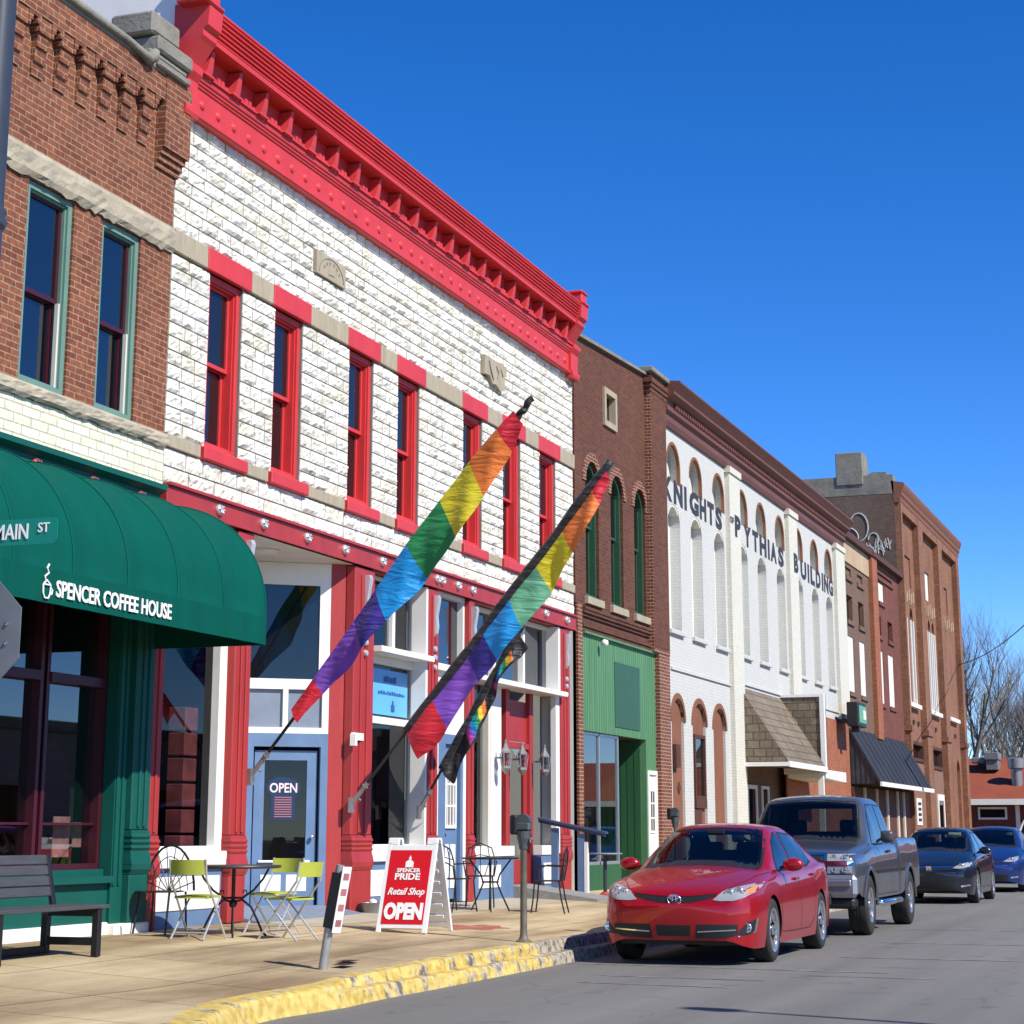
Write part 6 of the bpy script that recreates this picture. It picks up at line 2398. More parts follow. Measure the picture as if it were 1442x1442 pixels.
# ------------------------------------------------------------------ bench, bistro table with folding chairs
bn = thing("bench", "black slatted bench on the pavement under the green awning", "bench", (15.6, 10.35, zs(10.35)))
BX0, BX1 = 14.55, 16.55
zb = zs(10.3, 15.5)
for k in range(5):
    s = MB()
    s.bbox(BX0, BX1 + .02, 10.02 + .098 * k, 10.108 + .098 * k, zb + .43, zb + .465, .006)
    s.build("seat_slat", M['bench_plank'], bn)
TL = Matrix.Translation((0, 10.52, zb + .50)) @ Matrix.Rotation(R(12), 4, 'X').inverted()
for k in range(4):
    s = MB(); s.T = TL
    s.bbox(BX0, BX1 - .22, -.02, .015, .04 + .098 * k, .128 + .098 * k, .006)
    s.build("back_slat", M['bench_plank'], bn)
for x in (BX0 + .25, BX1 - .16):
    s = MB()
    s.bbox(x, x + .07, 10.03, 10.10, zb, zb + .43, .006)
    s.bbox(x, x + .07, 10.58, 10.65, zb - .01, zb + .43, .006)
    s.bbox(x + .004, x + .066, 10.10, 10.58, zb + .36, zb + .43, .004)
    s.bbox(x + .004, x + .066, 10.10, 10.58, zb + .10, zb + .17, .004)
    s.T = TL
    s.bbox(x + .005, x + .065, .016, .06, -.12, .44, .004)
    s.T = None
    s.build("end_frame", M['black_metal'], bn)
s = MB()
s.bbox(BX0 + .33, BX1 - .17, 10.585, 10.645, zb + .02, zb + .09, .005)
s.build("stretcher", M['black_metal'], bn)

tx, ty = 19.78, 10.42
tz = zs(ty)
tb = thing("bistro_table", "round dark bistro table with scrolled iron legs among the lime green chairs", "table", (tx, ty, tz))
s = MB()
s.lathe([(0, .715), (.49, .715), (.515, .722), (.52, .735), (.515, .748), (0, .752)], (tx, ty, tz), 'z', 36)
s.build("tabletop", M['table_top'], tb, smooth=True, angle=40)
s = MB()
s.tube([(tx, ty, tz + .30), (tx, ty, tz + .715)], .022, 8)
s.lathe([(.03, .30), (.05, .34), (.03, .38)], (tx, ty, tz), 'z', 10)
s.build("stem", M['black_metal'], tb)
for k in range(4):
    a = k * pi / 2 + .5
    s = MB()
    c, q = cos(a), sin(a)
    s.tube([(tx + r_ * c, ty + r_ * q, tz + h) for r_, h in ((.02, .36), (.10, .38), (.2, .30), (.27, .16), (.33, .03), (.37, .0))], .013, 6)
    s.tube([(tx + r_ * c, ty + r_ * q, tz + h) for r_, h in ((.02, .40), (.10, .40), (.22, .48), (.32, .60), (.38, .712))], .012, 6)
    s.tube([(tx + r_ * c, ty + r_ * q, tz + h) for r_, h in ((.12, .40), (.15, .44), (.14, .48), (.11, .48), (.105, .45))], .008, 5)
    s.build("leg", M['black_metal'], tb)

def folding_chair():
    """faces +x in its own frame, seat at .45"""
    t = thing("folding_chair", "", "chair", (0, 0, 0), local=True)
    s = MB()
    s.grid(lambda u, v: (-.20 + .40 * u, (-.19 + .38 * v) * (1 - .12 * u), .45 + .012 * cos(pi * (v - .5)) - .02 * abs(u - .5)), 8, 8)
    s.grid(lambda u, v: (-.20 + .40 * u, (-.19 + .38 * v) * (1 - .12 * u), .425 + .012 * cos(pi * (v - .5)) - .02 * abs(u - .5)), 8, 8)
    s.grid(lambda u, v: (-.20 + .40 * u, -.19 * (1 - .12 * u), .43 + .02 * v - .02 * abs(u - .5)), 8, 1)
    s.grid(lambda u, v: (-.20 + .40 * u, .19 * (1 - .12 * u), .43 + .02 * v - .02 * abs(u - .5)), 8, 1)
    s.grid(lambda u, v: (.20, (-.167 + .334 * u), .418 + .02 * v), 4, 1)
    s.grid(lambda u, v: (-.20, (-.19 + .38 * u), .418 + .02 * v), 4, 1)
    s.build("seat", M['chair_green'], t, local=True)
    s = MB()
    for off in (0, .018):
        s.grid(lambda u, v: (-.285 - .02 * v - .05 * sin(pi * u) + off, -.20 + .40 * u, .66 + .155 * v), 10, 4)
    s.grid(lambda u, v: (-.305 - .05 * sin(pi * u) + .018 * v, -.20 + .40 * u, .815), 10, 1)
    s.grid(lambda u, v: (-.285 - .05 * sin(pi * u) + .018 * v, -.20 + .40 * u, .66), 10, 1)
    s.build("backrest", M['chair_green'], t, local=True, smooth=True, angle=50)
    for sy in (-1, 1):
        s = MB()
        s.tube([(-.305, sy * .205, .82), (-.27, sy * .205, .62), (.24, sy * .215, .0)], .012, 7)
        s.build("front_leg", M['chair_steel'], t, local=True)
        s = MB()
        s.tube([(.16, sy * .175, .425), (-.27, sy * .185, .0)], .011, 7)
        s.build("rear_leg", M['chair_steel'], t, local=True)
    s = MB()
    s.tube([(.165, -.21, .09), (.165, .21, .09)], .009, 6)
    s.tube([(-.20, -.18, .07), (-.20, .18, .07)], .009, 6)
    s.build("stretcher", M['chair_steel'], t, local=True)
    return t
fc = folding_chair()
fcs = [fc, copy_tree(fc), copy_tree(fc)]
for o, (x, y, rz, lab) in zip(fcs, [(19.08, 10.46, R(4), "lime folding chair between bistro table and mesh chair, its backrest towards the bench"),
                                    (20.50, 10.30, R(172), "lime folding chair on the far side of the bistro table, against the red column"),
                                    (19.72, 9.72, R(78), "lime folding chair on the kerb side of the bistro table, seen from its side")]):
    o.location = (x, y, zs(y))
    o.rotation_euler = (0, 0, rz)
    o["label"] = lab
    o["group"] = "lime folding chairs"

mc = thing("mesh_chair", "black wire mesh chair with a round fan back against the white riser panel", "chair", (19.55, 11.12, zs(11.1)))
x, y, z = 19.60, 11.12, zs(11.1)
s = MB()
rim = [(x + .02, y + .30 * cos(pi * k / 16), z + .45 + .48 * sin(pi * k / 16)) for k in range(17)]
s.tube(rim, .013, 6)
for k in range(1, 16, 2):
    s.tube([(x, y, z + .43), rim[k]], .006, 4)
for f in (.45, .75):
    s.tube([(x + .01, y + .30 * f * cos(pi * k / 16), z + .45 + .48 * f * sin(pi * k / 16)) for k in range(17)], .005, 4)
s.build("backrest", M['black_metal'], mc)
s = MB()
s.lathe([(0, .43), (.2, .435), (.26, .44), (.27, .45), (0, .455)], (x - .2, y, z), 'z', 20)
s.build("seat", M['black_metal'], mc)
for (dx, dy) in ((.02, .2), (.02, -.2), (-.38, .18), (-.38, -.18)):
    s = MB()
    s.tube([(x + dx * .8, y + dy, z + .44), (x + dx * 1.05, y + dy * 1.1, z)], .012, 6)
    s.build("leg", M['black_metal'], mc)

# iron cafe set by the ramp
def iron_chair():
    """faces +x in its own frame"""
    t = thing("iron_chair", "", "chair", (0, 0, 0), local=True)
    s = MB()
    s.lathe([(0, .44), (.2, .445), (.22, .45), (.22, .462), (0, .466)], (0, 0, 0), 'z', 20)
    s.build("seat", M['black_metal'], t, local=True)
    s = MB()
    s.tube([(-.20, -.20, .45), (-.25, -.22, .70), (-.27, -.17, .86), (-.28, 0, .93), (-.27, .17, .86), (-.25, .22, .70), (-.20, .20, .45)], .011, 6)
    for yy in (-.11, 0, .11):
        s.tube([(-.20, yy * .6, .45), (-.25, yy * 1.3, .68), (-.275, yy, .90)], .007, 5)
    s.tube([(-.25, -.2, .72), (-.265, 0, .76), (-.25, .2, .72)], .007, 5)
    s.build("backrest", M['black_metal'], t, local=True)
    for sy in (-1, 1):
        s = MB()
        s.tube([(-.24, sy * .215, .66), (.05, sy * .25, .67), (.17, sy * .24, .62), (.17, sy * .21, .45)], .010, 6)
        s.build("armrest", M['black_metal'], t, local=True)
        s = MB()
        s.tube([(-.18, sy * .18, .45), (-.22, sy * .20, .2), (-.27, sy * .21, .0)], .011, 6)
        s.build("leg", M['black_metal'], t, local=True)
        s = MB()
        s.tube([(.17, sy * .19, .45), (.19, sy * .20, .2), (.22, sy * .21, .0)], .011, 6)
        s.build("leg", M['black_metal'], t, local=True)
    return t
t2x, t2y = 27.35, 10.25
ct = thing("cafe_table", "round black iron cafe table beside the parking meter", "table", (t2x, t2y, zs(t2y)))
z = zs(t2y)
s = MB()
s.lathe([(0, .73), (.40, .73), (.42, .74), (.42, .755), (0, .758)], (t2x, t2y, z), 'z', 30)
s.build("tabletop", M['black_metal'], ct)
for k in range(4):
    a = k * pi / 2 + .4
    s = MB()
    s.tube([(t2x + r_ * cos(a), t2y + r_ * sin(a), z + h) for r_, h in ((.30, .73), (.14, .52), (.10, .40), (.16, .25), (.28, .0))], .012, 6)
    s.build("leg", M['black_metal'], ct)
s = MB()
s.lathe([(.12, .40), (.13, .41), (.12, .42)], (t2x, t2y, z), 'z', 14)
s.build("ring", M['black_metal'], ct)
ic = iron_chair()
ics = [ic, copy_tree(ic), copy_tree(ic)]
for o, (x, y, rz, lab) in zip(ics, [(26.75, 10.55, R(-25), "black iron chair on the shop side of the cafe table, next to the sandwich board"),
                                    (28.25, 10.75, R(200), "black iron chair behind the cafe table, near the narrow blue door"),
                                    (27.75, 9.50, R(100), "black iron chair on the kerb side of the cafe table, near the blue rail")]):
    o.location = (x, y, zs(y))
    o.rotation_euler = (0, 0, rz)
    o["label"] = lab
    o["group"] = "iron cafe chairs"

# wheelchair ramp with blue rail
M['rail_blue'] = pmat("rail_blue", (.05, .075, .14), .5, var=.2)
rp = thing("door_ramp", "grey timber ramp with a blue painted handrail at the red shop door", "ramp", (32.4, 10.8, .35))
s = MB()
s.prism([(11.62, .36), (11.62, .60), (10.05, .385), (10.05, .33)], 'x', 31.85, 32.95)
s.build("ramp_deck", pmat("ramp_grey", (.24, .24, .23), .8, var=.2, stretch=(.4, 4, 4)), rp)
s = MB()
s.prism([(11.45, 1.63), (10.25, 1.39), (10.25, 1.44), (11.45, 1.68)], 'x', 32.93, 33.02)
s.prism([(11.45, 1.68), (10.22, 1.435), (10.22, 1.47), (11.45, 1.715)], 'x', 32.89, 33.06)
s.build("handrail", M['rail_blue'], rp)
for yy, zt in ((11.1, 1.535), (10.62, 1.435)):
    s = MB()
    s.box(32.94, 33.02, yy, yy + .12, .35, zt)
    s.build("rail_post", M['blue_paint'], rp)
s = MB()
s.box(32.935, 33.025, 10.56, 10.619, .35, 1.30)
s.build("post_cap", M['white_paint'], rp)
pt = thing("pedestal_table", "slim dark pedestal table with a rusty red base near the green shopfront", "table", (33.75, 10.5, zs(10.5)))
x, y, z = 33.75, 10.5, zs(10.5)
s = MB()
s.lathe([(0, 0), (.26, 0), (.26, .02), (.10, .05), (.05, .09), (0, .09)], (x, y, z), 'z', 16)
s.build("base", pmat("rust_red", (.35, .06, .035), .7, var=.25), pt)
s = MB()
s.tube([(x, y, z + .08), (x, y, z + .72)], .035, 8)
s.build("stem", M['blue_grey'] if False else M['pole_dark'], pt)
s = MB()
s.lathe([(0, .72), (.30, .72), (.31, .735), (.30, .75), (0, .75)], (x, y, z), 'z', 24)
s.build("tabletop", M['blue_grey'], pt)
bw = thing("metal_bowl", "shiny metal bowl on the pavement at the foot of the broad red column", "bowl", (25.35, 11.22, zs(11.2)))
x, y, z = 25.3, 11.2, zs(11.2)
s = MB()
s.lathe([(0, 0), (.13, 0), (.17, .13), (.18, .14), (.165, .135), (.12, .02), (0, .02)], (x, y, z), 'z', 20)
s.build("bowl", M['grey_metal'], bw, smooth=True, angle=50)
s = MB()
s.lathe([(0, .10), (.06, .12), (.05, .17), (0, .19)], (x + .02, y, z), 'z', 9)
s.build("contents", M['plastic_white'], bw)
dr = MB()
for k, (x, y) in enumerate(((17.55, 8.05), (17.15, 7.9))):
    dr.box(x, x + .25, y - .05, y + .09, zs(y) + .003, zs(y) + .006)
setting(dr.build("pavement_drain", M['trim_black']))
# a lamp post on the near side, out of view, whose shadow falls on the road
ls = thing("street_lamp", "slim street lamp standing at the kerb on the near side of the street", "street lamp", (14.0, -3.6, 0))
s = MB()
s.tube([(14.0, -3.4, 0), (14.0, -3.4, 7.4)], [.09, .045], 10)
s.build("pole", M['pole_dark'], ls)
s = MB()
s.lathe([(.05, 7.4), (.16, 7.5), (.13, 7.8), (0, 7.9)], (14.0, -3.4, 0), 'z', 12)
s.build("lamp_head", M['pole_dark'], ls)

# ------------------------------------------------------------------ vehicles
def crom(pts, per):
    out = []
    n = len(pts)
    for k in range(n - 1):
        p0, p1, p2, p3 = pts[max(k - 1, 0)], pts[k], pts[k + 1], pts[min(k + 2, n - 1)]
        for j in range(per):
            t = j / per
            out.append(tuple(.5 * (2 * b + (c - a) * t + (2 * a - 5 * b + 4 * c - d) * t * t + (3 * b - a - 3 * c + d) * t ** 3) * 1.0 for a, b, c, d in zip(p0, p1, p2, p3)))
    out.append(pts[-1])
    return out

class Car:
    def __init__(s, spec):
        s.sp = spec
        L = spec['L']
        xs = set()
        k = 0
        while k <= 150:
            xs.add(round(L * k / 150, 4)); k += 1
        for e in (.005, .012, .02, .035, .05, .07, .09, .12, .15):
            xs.add(e); xs.add(round(L - e, 4))
        for xw in spec['axles']:
            Rr = spec['arch']
            for j in range(0, 25):
                xs.add(round(xw + Rr * cos(pi * j / 24), 4))
            xs.add(round(xw + Rr + .004, 4)); xs.add(round(xw - Rr - .004, 4))
        for e in spec.get('xtra', []):
            xs.add(e)
        xs = sorted(xs)
        keep = [xs[0]]
        for x in xs[1:]:
            if x - keep[-1] > .0035:
                keep.append(x)
        s.xs = keep
        s.secs = [s.section(x) for x in keep]
        s.mb = MB()
        g = []
        for x, sec in zip(s.xs, s.secs):
            half = [(x, -y, z) for y, z in sec]
            full = half + [(x, y, z) for y, z in sec[-2::-1]]
            g.append([s.mb.V(p) for p in full])
        n = len(g[0])
        for i in range(len(g) - 1):
            for j in range(n - 1):
                s.mb.F(g[i][j], g[i + 1][j], g[i + 1][j + 1], g[i][j + 1])
        # nose and tail caps, bowed outward
        for idx, sg in ((0, -1), (len(g) - 1, 1)):
            x = s.xs[idx]
            sec = s.secs[idx]
            rows = []
            for j, (y, z) in enumerate(sec):
                row = []
                for q in range(15):
                    f = -1 + 2 * q / 14
                    b = spec.get('bow', .05) * (1 - f * f) * sin(pi * min(.98, max(.02, j / (len(sec) - 1)))) ** .5
                    row.append(s.mb.V((x + sg * b, y * f, z)))
                rows.append(row)
            for a, b in zip(rows, rows[1:]):
                for q in range(14):
                    s.mb.F(a[q], a[q + 1], b[q + 1], b[q])
        s.bvh = BVHTree.FromPolygons([tuple(v) for v in s.mb.v], s.mb.f)
    def section(s, x):
        sp = s.sp
        w = interp(sp['w'], x); zsd = interp(sp['sh'], x); zc = interp(sp['top'], x)
        yr = interp(sp['yr'], x); zr = interp(sp['zr'], x)
        zb = interp(sp['bot'], x)
        for xw in sp['axles']:
            dx = x - xw
            if abs(dx) < sp['arch']:
                zb = max(zb, sp['zw'] + math.sqrt(sp['arch'] ** 2 - dx * dx))
        tuck = sp.get('tuck', .10)
        zm = sp.get('zmax', .60)
        def wz(z):
            if z < zm:
                return w * (1 - tuck * ((zm - z) / zm) ** 2)
            return w * (1 - .05 * ((z - zm) / max(zsd - zm, .05)) ** 2)
        pts = []
        for f in (0, .12, .3, .5, .7, .88):
            z = zb + (zsd - zb) * f
            pts.append((wz(z), z))
        ys = wz(zsd) * .985
        pts.append((ys, zsd))
        yb = ys - .035
        zb2 = zsd + min(.02, max(.004, (zr - zsd) * .2))
        pts.append((yb, zb2))
        yrr = min(yr, yb - .03)
        zrr = max(zr, zb2 + .002)
        pts.append((yb + (yrr - yb) * .5 + sp.get('curve', .012), zb2 + (zrr - zb2) * .52))
        pts.append((yrr, zrr))
        pts.append((yrr * .72, zrr + (zc - zrr) * .66))
        pts.append((yrr * .36, zrr + (zc - zrr) * .93))
        pts.append((0.0, max(zc, zrr + .001)))
        return crom(pts, 3)
    def hit(s, o, d):
        r = s.bvh.ray_cast(Vector(o), Vector(d))
        return r[0], r[1]
    def patch(s, poly, view, off=.004, step=.05, mb=None, thick=.0, holes=()):
        """lay a panel on the body: poly in (y, z) seen from the front or rear, or (x, z) from a side"""
        P = [Vector(p) for p in poly]
        # refine the outline
        out = []
        for a, b in zip(P, P[1:] + P[:1]):
            n = max(1, int((b - a).length / step))
            out += [a.lerp(b, k / n) for k in range(n)]
        edges = [(k, (k + 1) % len(out)) for k in range(len(out))]
        x0 = min(p.x for p in P); x1 = max(p.x for p in P); z0 = min(p.y for p in P); z1 = max(p.y for p in P)
        def inside(q):
            c = False
            for a, b in zip(P, P[1:] + P[:1]):
                if (a.y > q.y) != (b.y > q.y) and q.x < (b.x - a.x) * (q.y - a.y) / (b.y - a.y) + a.x:
                    c = not c
            return c
        pts = list(out)
        nx, nz = int((x1 - x0) / step) + 1, int((z1 - z0) / step) + 1
        for i in range(1, nx):
            for j in range(1, nz):
                q = Vector((x0 + (x1 - x0) * i / nx, z0 + (z1 - z0) * j / nz))
                if inside(q) and min((q - o).length for o in out) > step * .4:
                    pts.append(q)
        v, e, f, *_ = delaunay_2d_cdt(pts, edges, [], 1, 1e-5)
        mb = mb or MB()
        ids = {}
        L = s.sp['L']
        for k, p in enumerate(v):
            if view == 'front':
                o, d = (-3, p.x, p.y), (1, 0, 0)
            elif view == 'rear':
                o, d = (L + 3, p.x, p.y), (-1, 0, 0)
            elif view == 'side':
                o, d = (p.x, -4, p.y), (0, 1, 0)
            elif view == 'other':
                o, d = (p.x, 4, p.y), (0, -1, 0)
            elif view == 'top':
                o, d = (p.x, p.y, 5), (0, 0, -1)
            h, n = s.hit(o, d)
            if h is None:
                continue
            if n.dot(Vector(d)) > 0:
                n = -n
            nn = (n * .5 - Vector(d) * .5).normalized()
            ids[k] = mb.V(h + nn * off)
        for t in f:
            if all(q in ids for q in t):
                mb.F(*[ids[q] for q in t])
        return mb
    def strip(s, line, w, view, off=.004, mb=None):
        """thin band following a polyline on the body"""
        mb = mb or MB()
        for a, b in zip(line, line[1:]):
            a, b = Vector(a), Vector(b)
            t = (b - a).normalized()
            n = Vector((-t.y, t.x)) * w / 2
            s.patch([a - n, b - n, b + n, a + n], view, off, .08, mb)
        return mb

def wheel(t, x, y, r, wdt, side, spokes, rimr, rim_mat, twin=False):
    """tyre with rim and spokes; side = -1 shows its face towards -y"""
    q = MB()
    prof = [(rimr, -wdt * .46), (rimr + .02, -wdt * .5), (r - .05, -wdt * .52), (r - .015, -wdt * .47), (r, -wdt * .36), (r + .001, -wdt * .12), (r - .006, -wdt * .10), (r - .006, -wdt * .06), (r + .001, -wdt * .04),
            (r + .001, wdt * .04), (r - .006, wdt * .06), (r - .006, wdt * .10), (r + .001, wdt * .12), (r, wdt * .36), (r - .015, wdt * .47), (r - .05, wdt * .52), (rimr + .02, wdt * .5), (rimr, wdt * .46)]
    q.lathe(prof, (x, y, r), 'y', 40)
    wo = q.build("wheel", M['tyre'], t, local=True, smooth=True, angle=45)
    f = side * wdt * .46
    m = MB()
    m.lathe([(rimr + .012, f), (rimr + .008, f + side * .012), (rimr - .02, f), (rimr - .03, f - side * .06), (rimr - .03, f - side * wdt * .8)], (x, y, r), 'y', 36)
    for k in range(spokes):
        a = 2 * pi * k / spokes + .3
        for da in ((-.10, .10) if twin else (0,)):
            c, d = cos(a + da), sin(a + da)
            wi, wo_ = (.035, .022) if twin else (.05, .035)
            r0, r1 = .04, rimr - .012
            tx, tz = -d, c
            P = lambda rr, ww, yy: (x + rr * c + ww * tx, y + yy, r + rr * d + ww * tz)
            ya, yb = f - side * .012, f - side * .05
            v = [P(r0, -wi, ya), P(r0, wi, ya), P(r1, wo_, ya), P(r1, -wo_, ya), P(r0, -wi, yb), P(r0, wi, yb), P(r1, wo_, yb), P(r1, -wo_, yb)]
            i = [m.V(p) for p in v]
            for fc_ in ((0, 1, 2, 3), (4, 5, 6, 7), (0, 1, 5, 4), (1, 2, 6, 5), (2, 3, 7, 6), (3, 0, 4, 7)):
                m.F(*[i[z] for z in fc_])
    m.lathe([(0, f + side * .002), (.055, f - side * .004), (.065, f - side * .03)], (x, y, r), 'y', 16)
    m.build("rim", rim_mat, wo, local=True)
    m = MB()
    m.lathe([(0, f - side * .075), (rimr - .03, f - side * .075)], (x, y, r), 'y', 24)
    m.build("brake_disc", M['trim_black'], wo, local=True)
    return wo

def mirror_poly(p):
    return [(-a, b) for a, b in p][::-1]

def base_car(name, label, cat, x, y, spec, paint, group, rz=0.0):
    t = thing(name, label, cat, (x, y, 0), rz=rz, group=group, local=True)
    t.scale = spec.get('scale', (1, 1, 1))
    c = Car(spec)
    bo = c.mb.build("body", paint, t, local=True, smooth=True, angle=38)
    W2 = spec['wm']
    u = MB()
    L = spec['L']
    u.box(.25, L - .25, -W2 + .22, W2 - .22, spec['clear'], spec['clear'] + .35)
    u.box(.35, L - .4, -W2 + .30, W2 - .30, spec['clear'] + .3, .75)
    u.build("underbody", M['trim_black'], t, local=True)
    for xw in spec['axles']:
        for sd in (-1, 1):
            wl = MB()
            Rr = spec['arch'] - .004
            n = 18
            wl.grid(lambda a, b: (xw + Rr * cos(pi * a), sd * (W2 - .03 - .32 * b), spec['zw'] + Rr * sin(pi * a)), n, 3)
            wl.ngon([(xw + Rr * cos(pi * k / n), sd * (W2 - .34), spec['zw'] + Rr * sin(pi * k / n)) for k in range(n + 1)])
            wl.build("wheel_well", M['trim_black'], t, local=True)
            wheel(t, xw, sd * (W2 - spec['tw'] / 2 - .012), spec['tr'], spec['tw'], sd, spec['spokes'], spec['rr'], spec.get('rimmat', M['rim']), spec.get('twin', False))
    return t, c, bo

def mirrors(t, c, x, z, y, paint, size=1.0, chrome=False):
    for sd in (-1, 1):
        m = MB()
        n = 12
        m.grid(lambda u, v: (x - .065 * size * cos(pi * v), sd * (y + .13 * size + .125 * size * cos(2 * pi * u) * (sin(pi * v) ** .6)), z + .075 * size * sin(2 * pi * u) * (sin(pi * v) ** .6) + .01), 16, 10)
        mo = m.build("wing_mirror", paint, t, local=True, smooth=True)
        m = MB()
        m.prism([(sd * (y - .03), z - .05), (sd * (y + .06), z - .03), (sd * (y + .06), z + .01), (sd * (y - .03), z - .01)], 'x', x - .015, x + .035)
        m.build("mirror_arm", M['trim_black'], mo, local=True)

def in_poly(P, a, b):
    k = False
    for (ax, ay), (bx, by) in zip(P, list(P[1:]) + [P[0]]):
        if (ay > b) != (by > b) and a < (bx - ax) * (b - ay) / (by - ay) + ax:
            k = not k
    return k

def cut_cabin(c, bo, ws, rear, sides):
    """open the body shell behind the glass so the cabin can be seen"""
    me = bo.data
    bm = bmesh.new()
    bm.from_mesh(me)
    kill = []
    Lh = c.sp['L'] * .42
    for f in bm.faces:
        p = f.calc_center_median()
        if p.z < .85 / 1.0 and p.z < c.sp['zr'][4][1]:
            continue
        n = f.normal
        if p.x < Lh and abs(n.x) > .25 and in_poly(ws, p.y, p.z):
            kill.append(f)
        elif p.x > Lh and rear and abs(n.x) > .25 and in_poly(rear, p.y, p.z):
            kill.append(f)
        elif abs(n.y) > .45 and any(in_poly(s_, p.x, p.z) for s_ in sides):
            kill.append(f)
    bmesh.ops.delete(bm, geom=kill, context='FACES')
    bm.to_mesh(me)
    bm.free()

def cabin(t, xw, xr, hw, zb, zt, rows, wheel_side):
    m = MB()
    m.bbox(xw - .15, xw + .42, -hw + .06, hw - .06, zb - .42, zb - .06, .05)
    m.build("dashboard", M['dash_dark'], t, local=True)
    m = MB()
    m.box(xw, xr, -hw + .04, hw - .04, .42, .46)
    m.box(xr - .04, xr, -hw + .10, hw - .10, .42, zb - .02)
    m.build("cabin_floor", M['dash_dark'], t, local=True)
    for x, bench in rows:
        for y in ((-.37, .37) if not bench else (-.42, 0, .42)):
            s_ = MB()
            s_.bbox(x - .50, x, y - .24, y + .24, .46, .62, .05)
            w_ = .22
            s_.prism([(x - .06, .58), (x + .10, .58), (x + .24, zb + .08), (x + .12, zb + .08)], 'y', y - w_, y + w_)
            s_.bbox(x + .13, x + .23, y - .12, y + .12, zb + .11, zb + .29, .03)
            s_.build("car_seat", M['seat_dark'], t, local=True)
    m = MB()
    m.tube([(xw + .52 + .07 * sin(2 * pi * k / 20), wheel_side * .37 + .18 * cos(2 * pi * k / 20), zb - .10 + .17 * sin(2 * pi * k / 20)) for k in range(21)], .014, 6, cap=False)
    m.tube([(xw + .52, wheel_side * .37 - .17, zb - .10), (xw + .50, wheel_side * .37, zb - .12), (xw + .52, wheel_side * .37 + .17, zb - .10)], .018, 5)
    m.build("steering_wheel", M['trim_black'], t, local=True)

def glasses(t, c, ws, rear, sides, bo=None, frit=.045):
    if bo is not None:
        cut_cabin(c, bo, ws, rear, sides)
        f = MB()
        for P, v in ((ws, 'front'),) + (((rear, 'rear'),) if rear else ()):
            c.strip(list(P) + [P[0]], frit * 1.3, v, .003, f)
        for P in sides:
            for v in ('side', 'other'):
                c.strip(list(P) + [P[0]], frit, v, .003, f)
        f.build("window_seal", M['trim_black'], t, local=True)
    m = c.patch(ws, 'front', .005, .07)
    m.build("windscreen", M['pane_car'], t, local=True, smooth=True)
    if rear:
        m = c.patch(rear, 'rear', .005, .07)
        m.build("rear_window", M['pane_car'], t, local=True, smooth=True)
    for sv in ('side', 'other'):
        for sd in sides:
            m = c.patch(sd, sv, .005, .06)
            m.build("side_window", M['pane_car_side'], t, local=True, smooth=True)

def doors(t, c, lines, handles, paint):
    m = MB()
    for sv in ('side', 'other'):
        for ln in lines:
            c.strip(ln, .009, sv, .0025, m)
    m.build("panel_gap", M['trim_black'], t, local=True)
    for sv, sd in (('side', -1), ('other', 1)):
        for (hx, hz) in handles:
            h, n = c.hit((hx, sd * 4, hz), (0, -sd, 0))
            m = MB()
            yy = h.y
            m.bbox(hx - .10, hx + .10, min(yy, yy + sd * .035), max(yy, yy + sd * .035), hz - .015, hz + .015, .008)
            m.build("door_handle", paint, t, local=True)

# ---- red saloon
sp = dict(scale=(1.02, 1.03, 1.07), L=4.81, wm=.91, axles=(.97, 3.75), arch=.372, zw=.33, tr=.332, tw=.225, rr=.222, spokes=10, clear=.20, bow=.10, zmax=.52, tuck=.085,
    w=[(0, .60), (.04, .70), (.10, .775), (.20, .835), (.40, .882), (.75, .908), (1.2, .912), (3.4, .912), (4.0, .895), (4.5, .85), (4.7, .80), (4.81, .68)],
    sh=[(0, .60), (.06, .70), (.15, .755), (.35, .80), (.7, .845), (1.2, .88), (1.7, .905), (2.6, .93), (3.5, .965), (4.2, .99), (4.6, .985), (4.81, .88)],
    top=[(0, .63), (.06, .74), (.15, .785), (.35, .845), (.7, .925), (1.05, .985), (1.28, 1.015), (1.45, 1.09), (1.8, 1.275), (2.1, 1.405), (2.3, 1.45), (2.6, 1.47), (3.0, 1.46), (3.35, 1.415), (3.7, 1.31), (4.1, 1.14), (4.25, 1.095), (4.6, 1.08), (4.74, 1.05), (4.81, .93)],
    zr=[(0, .615), (.06, .72), (.15, .77), (.35, .825), (.7, .895), (1.05, .945), (1.28, .965), (1.45, 1.035), (1.8, 1.21), (2.1, 1.335), (2.3, 1.385), (2.6, 1.405), (3.0, 1.395), (3.35, 1.35), (3.7, 1.25), (4.1, 1.095), (4.25, 1.05), (4.6, 1.04), (4.74, 1.01), (4.81, .91)],
    yr=[(0, .40), (.15, .56), (.5, .66), (1.0, .72), (1.3, .735), (1.6, .695), (2.1, .60), (2.4, .575), (3.2, .575), (3.7, .61), (4.2, .68), (4.81, .55)],
    bot=[(0, .255), (.1, .20), (.3, .17), (.6, .17), (1.4, .185), (3.3, .185), (4.2, .22), (4.7, .27), (4.81, .32)])
t, c, bo = base_car("parked_car", "bright red parked saloon car at the end of the yellow kerb, first in the row", "car", 22.16, 6.08, sp, M['paint_red'], "vehicles parked along the kerb")
ws = [(-.665, .99), (-.35, 1.025), (0, 1.035), (.35, 1.025), (.665, .99), (.63, 1.15), (.555, 1.345), (.53, 1.385), (.30, 1.41), (0, 1.42), (-.30, 1.41), (-.53, 1.385), (-.555, 1.345), (-.63, 1.15)]
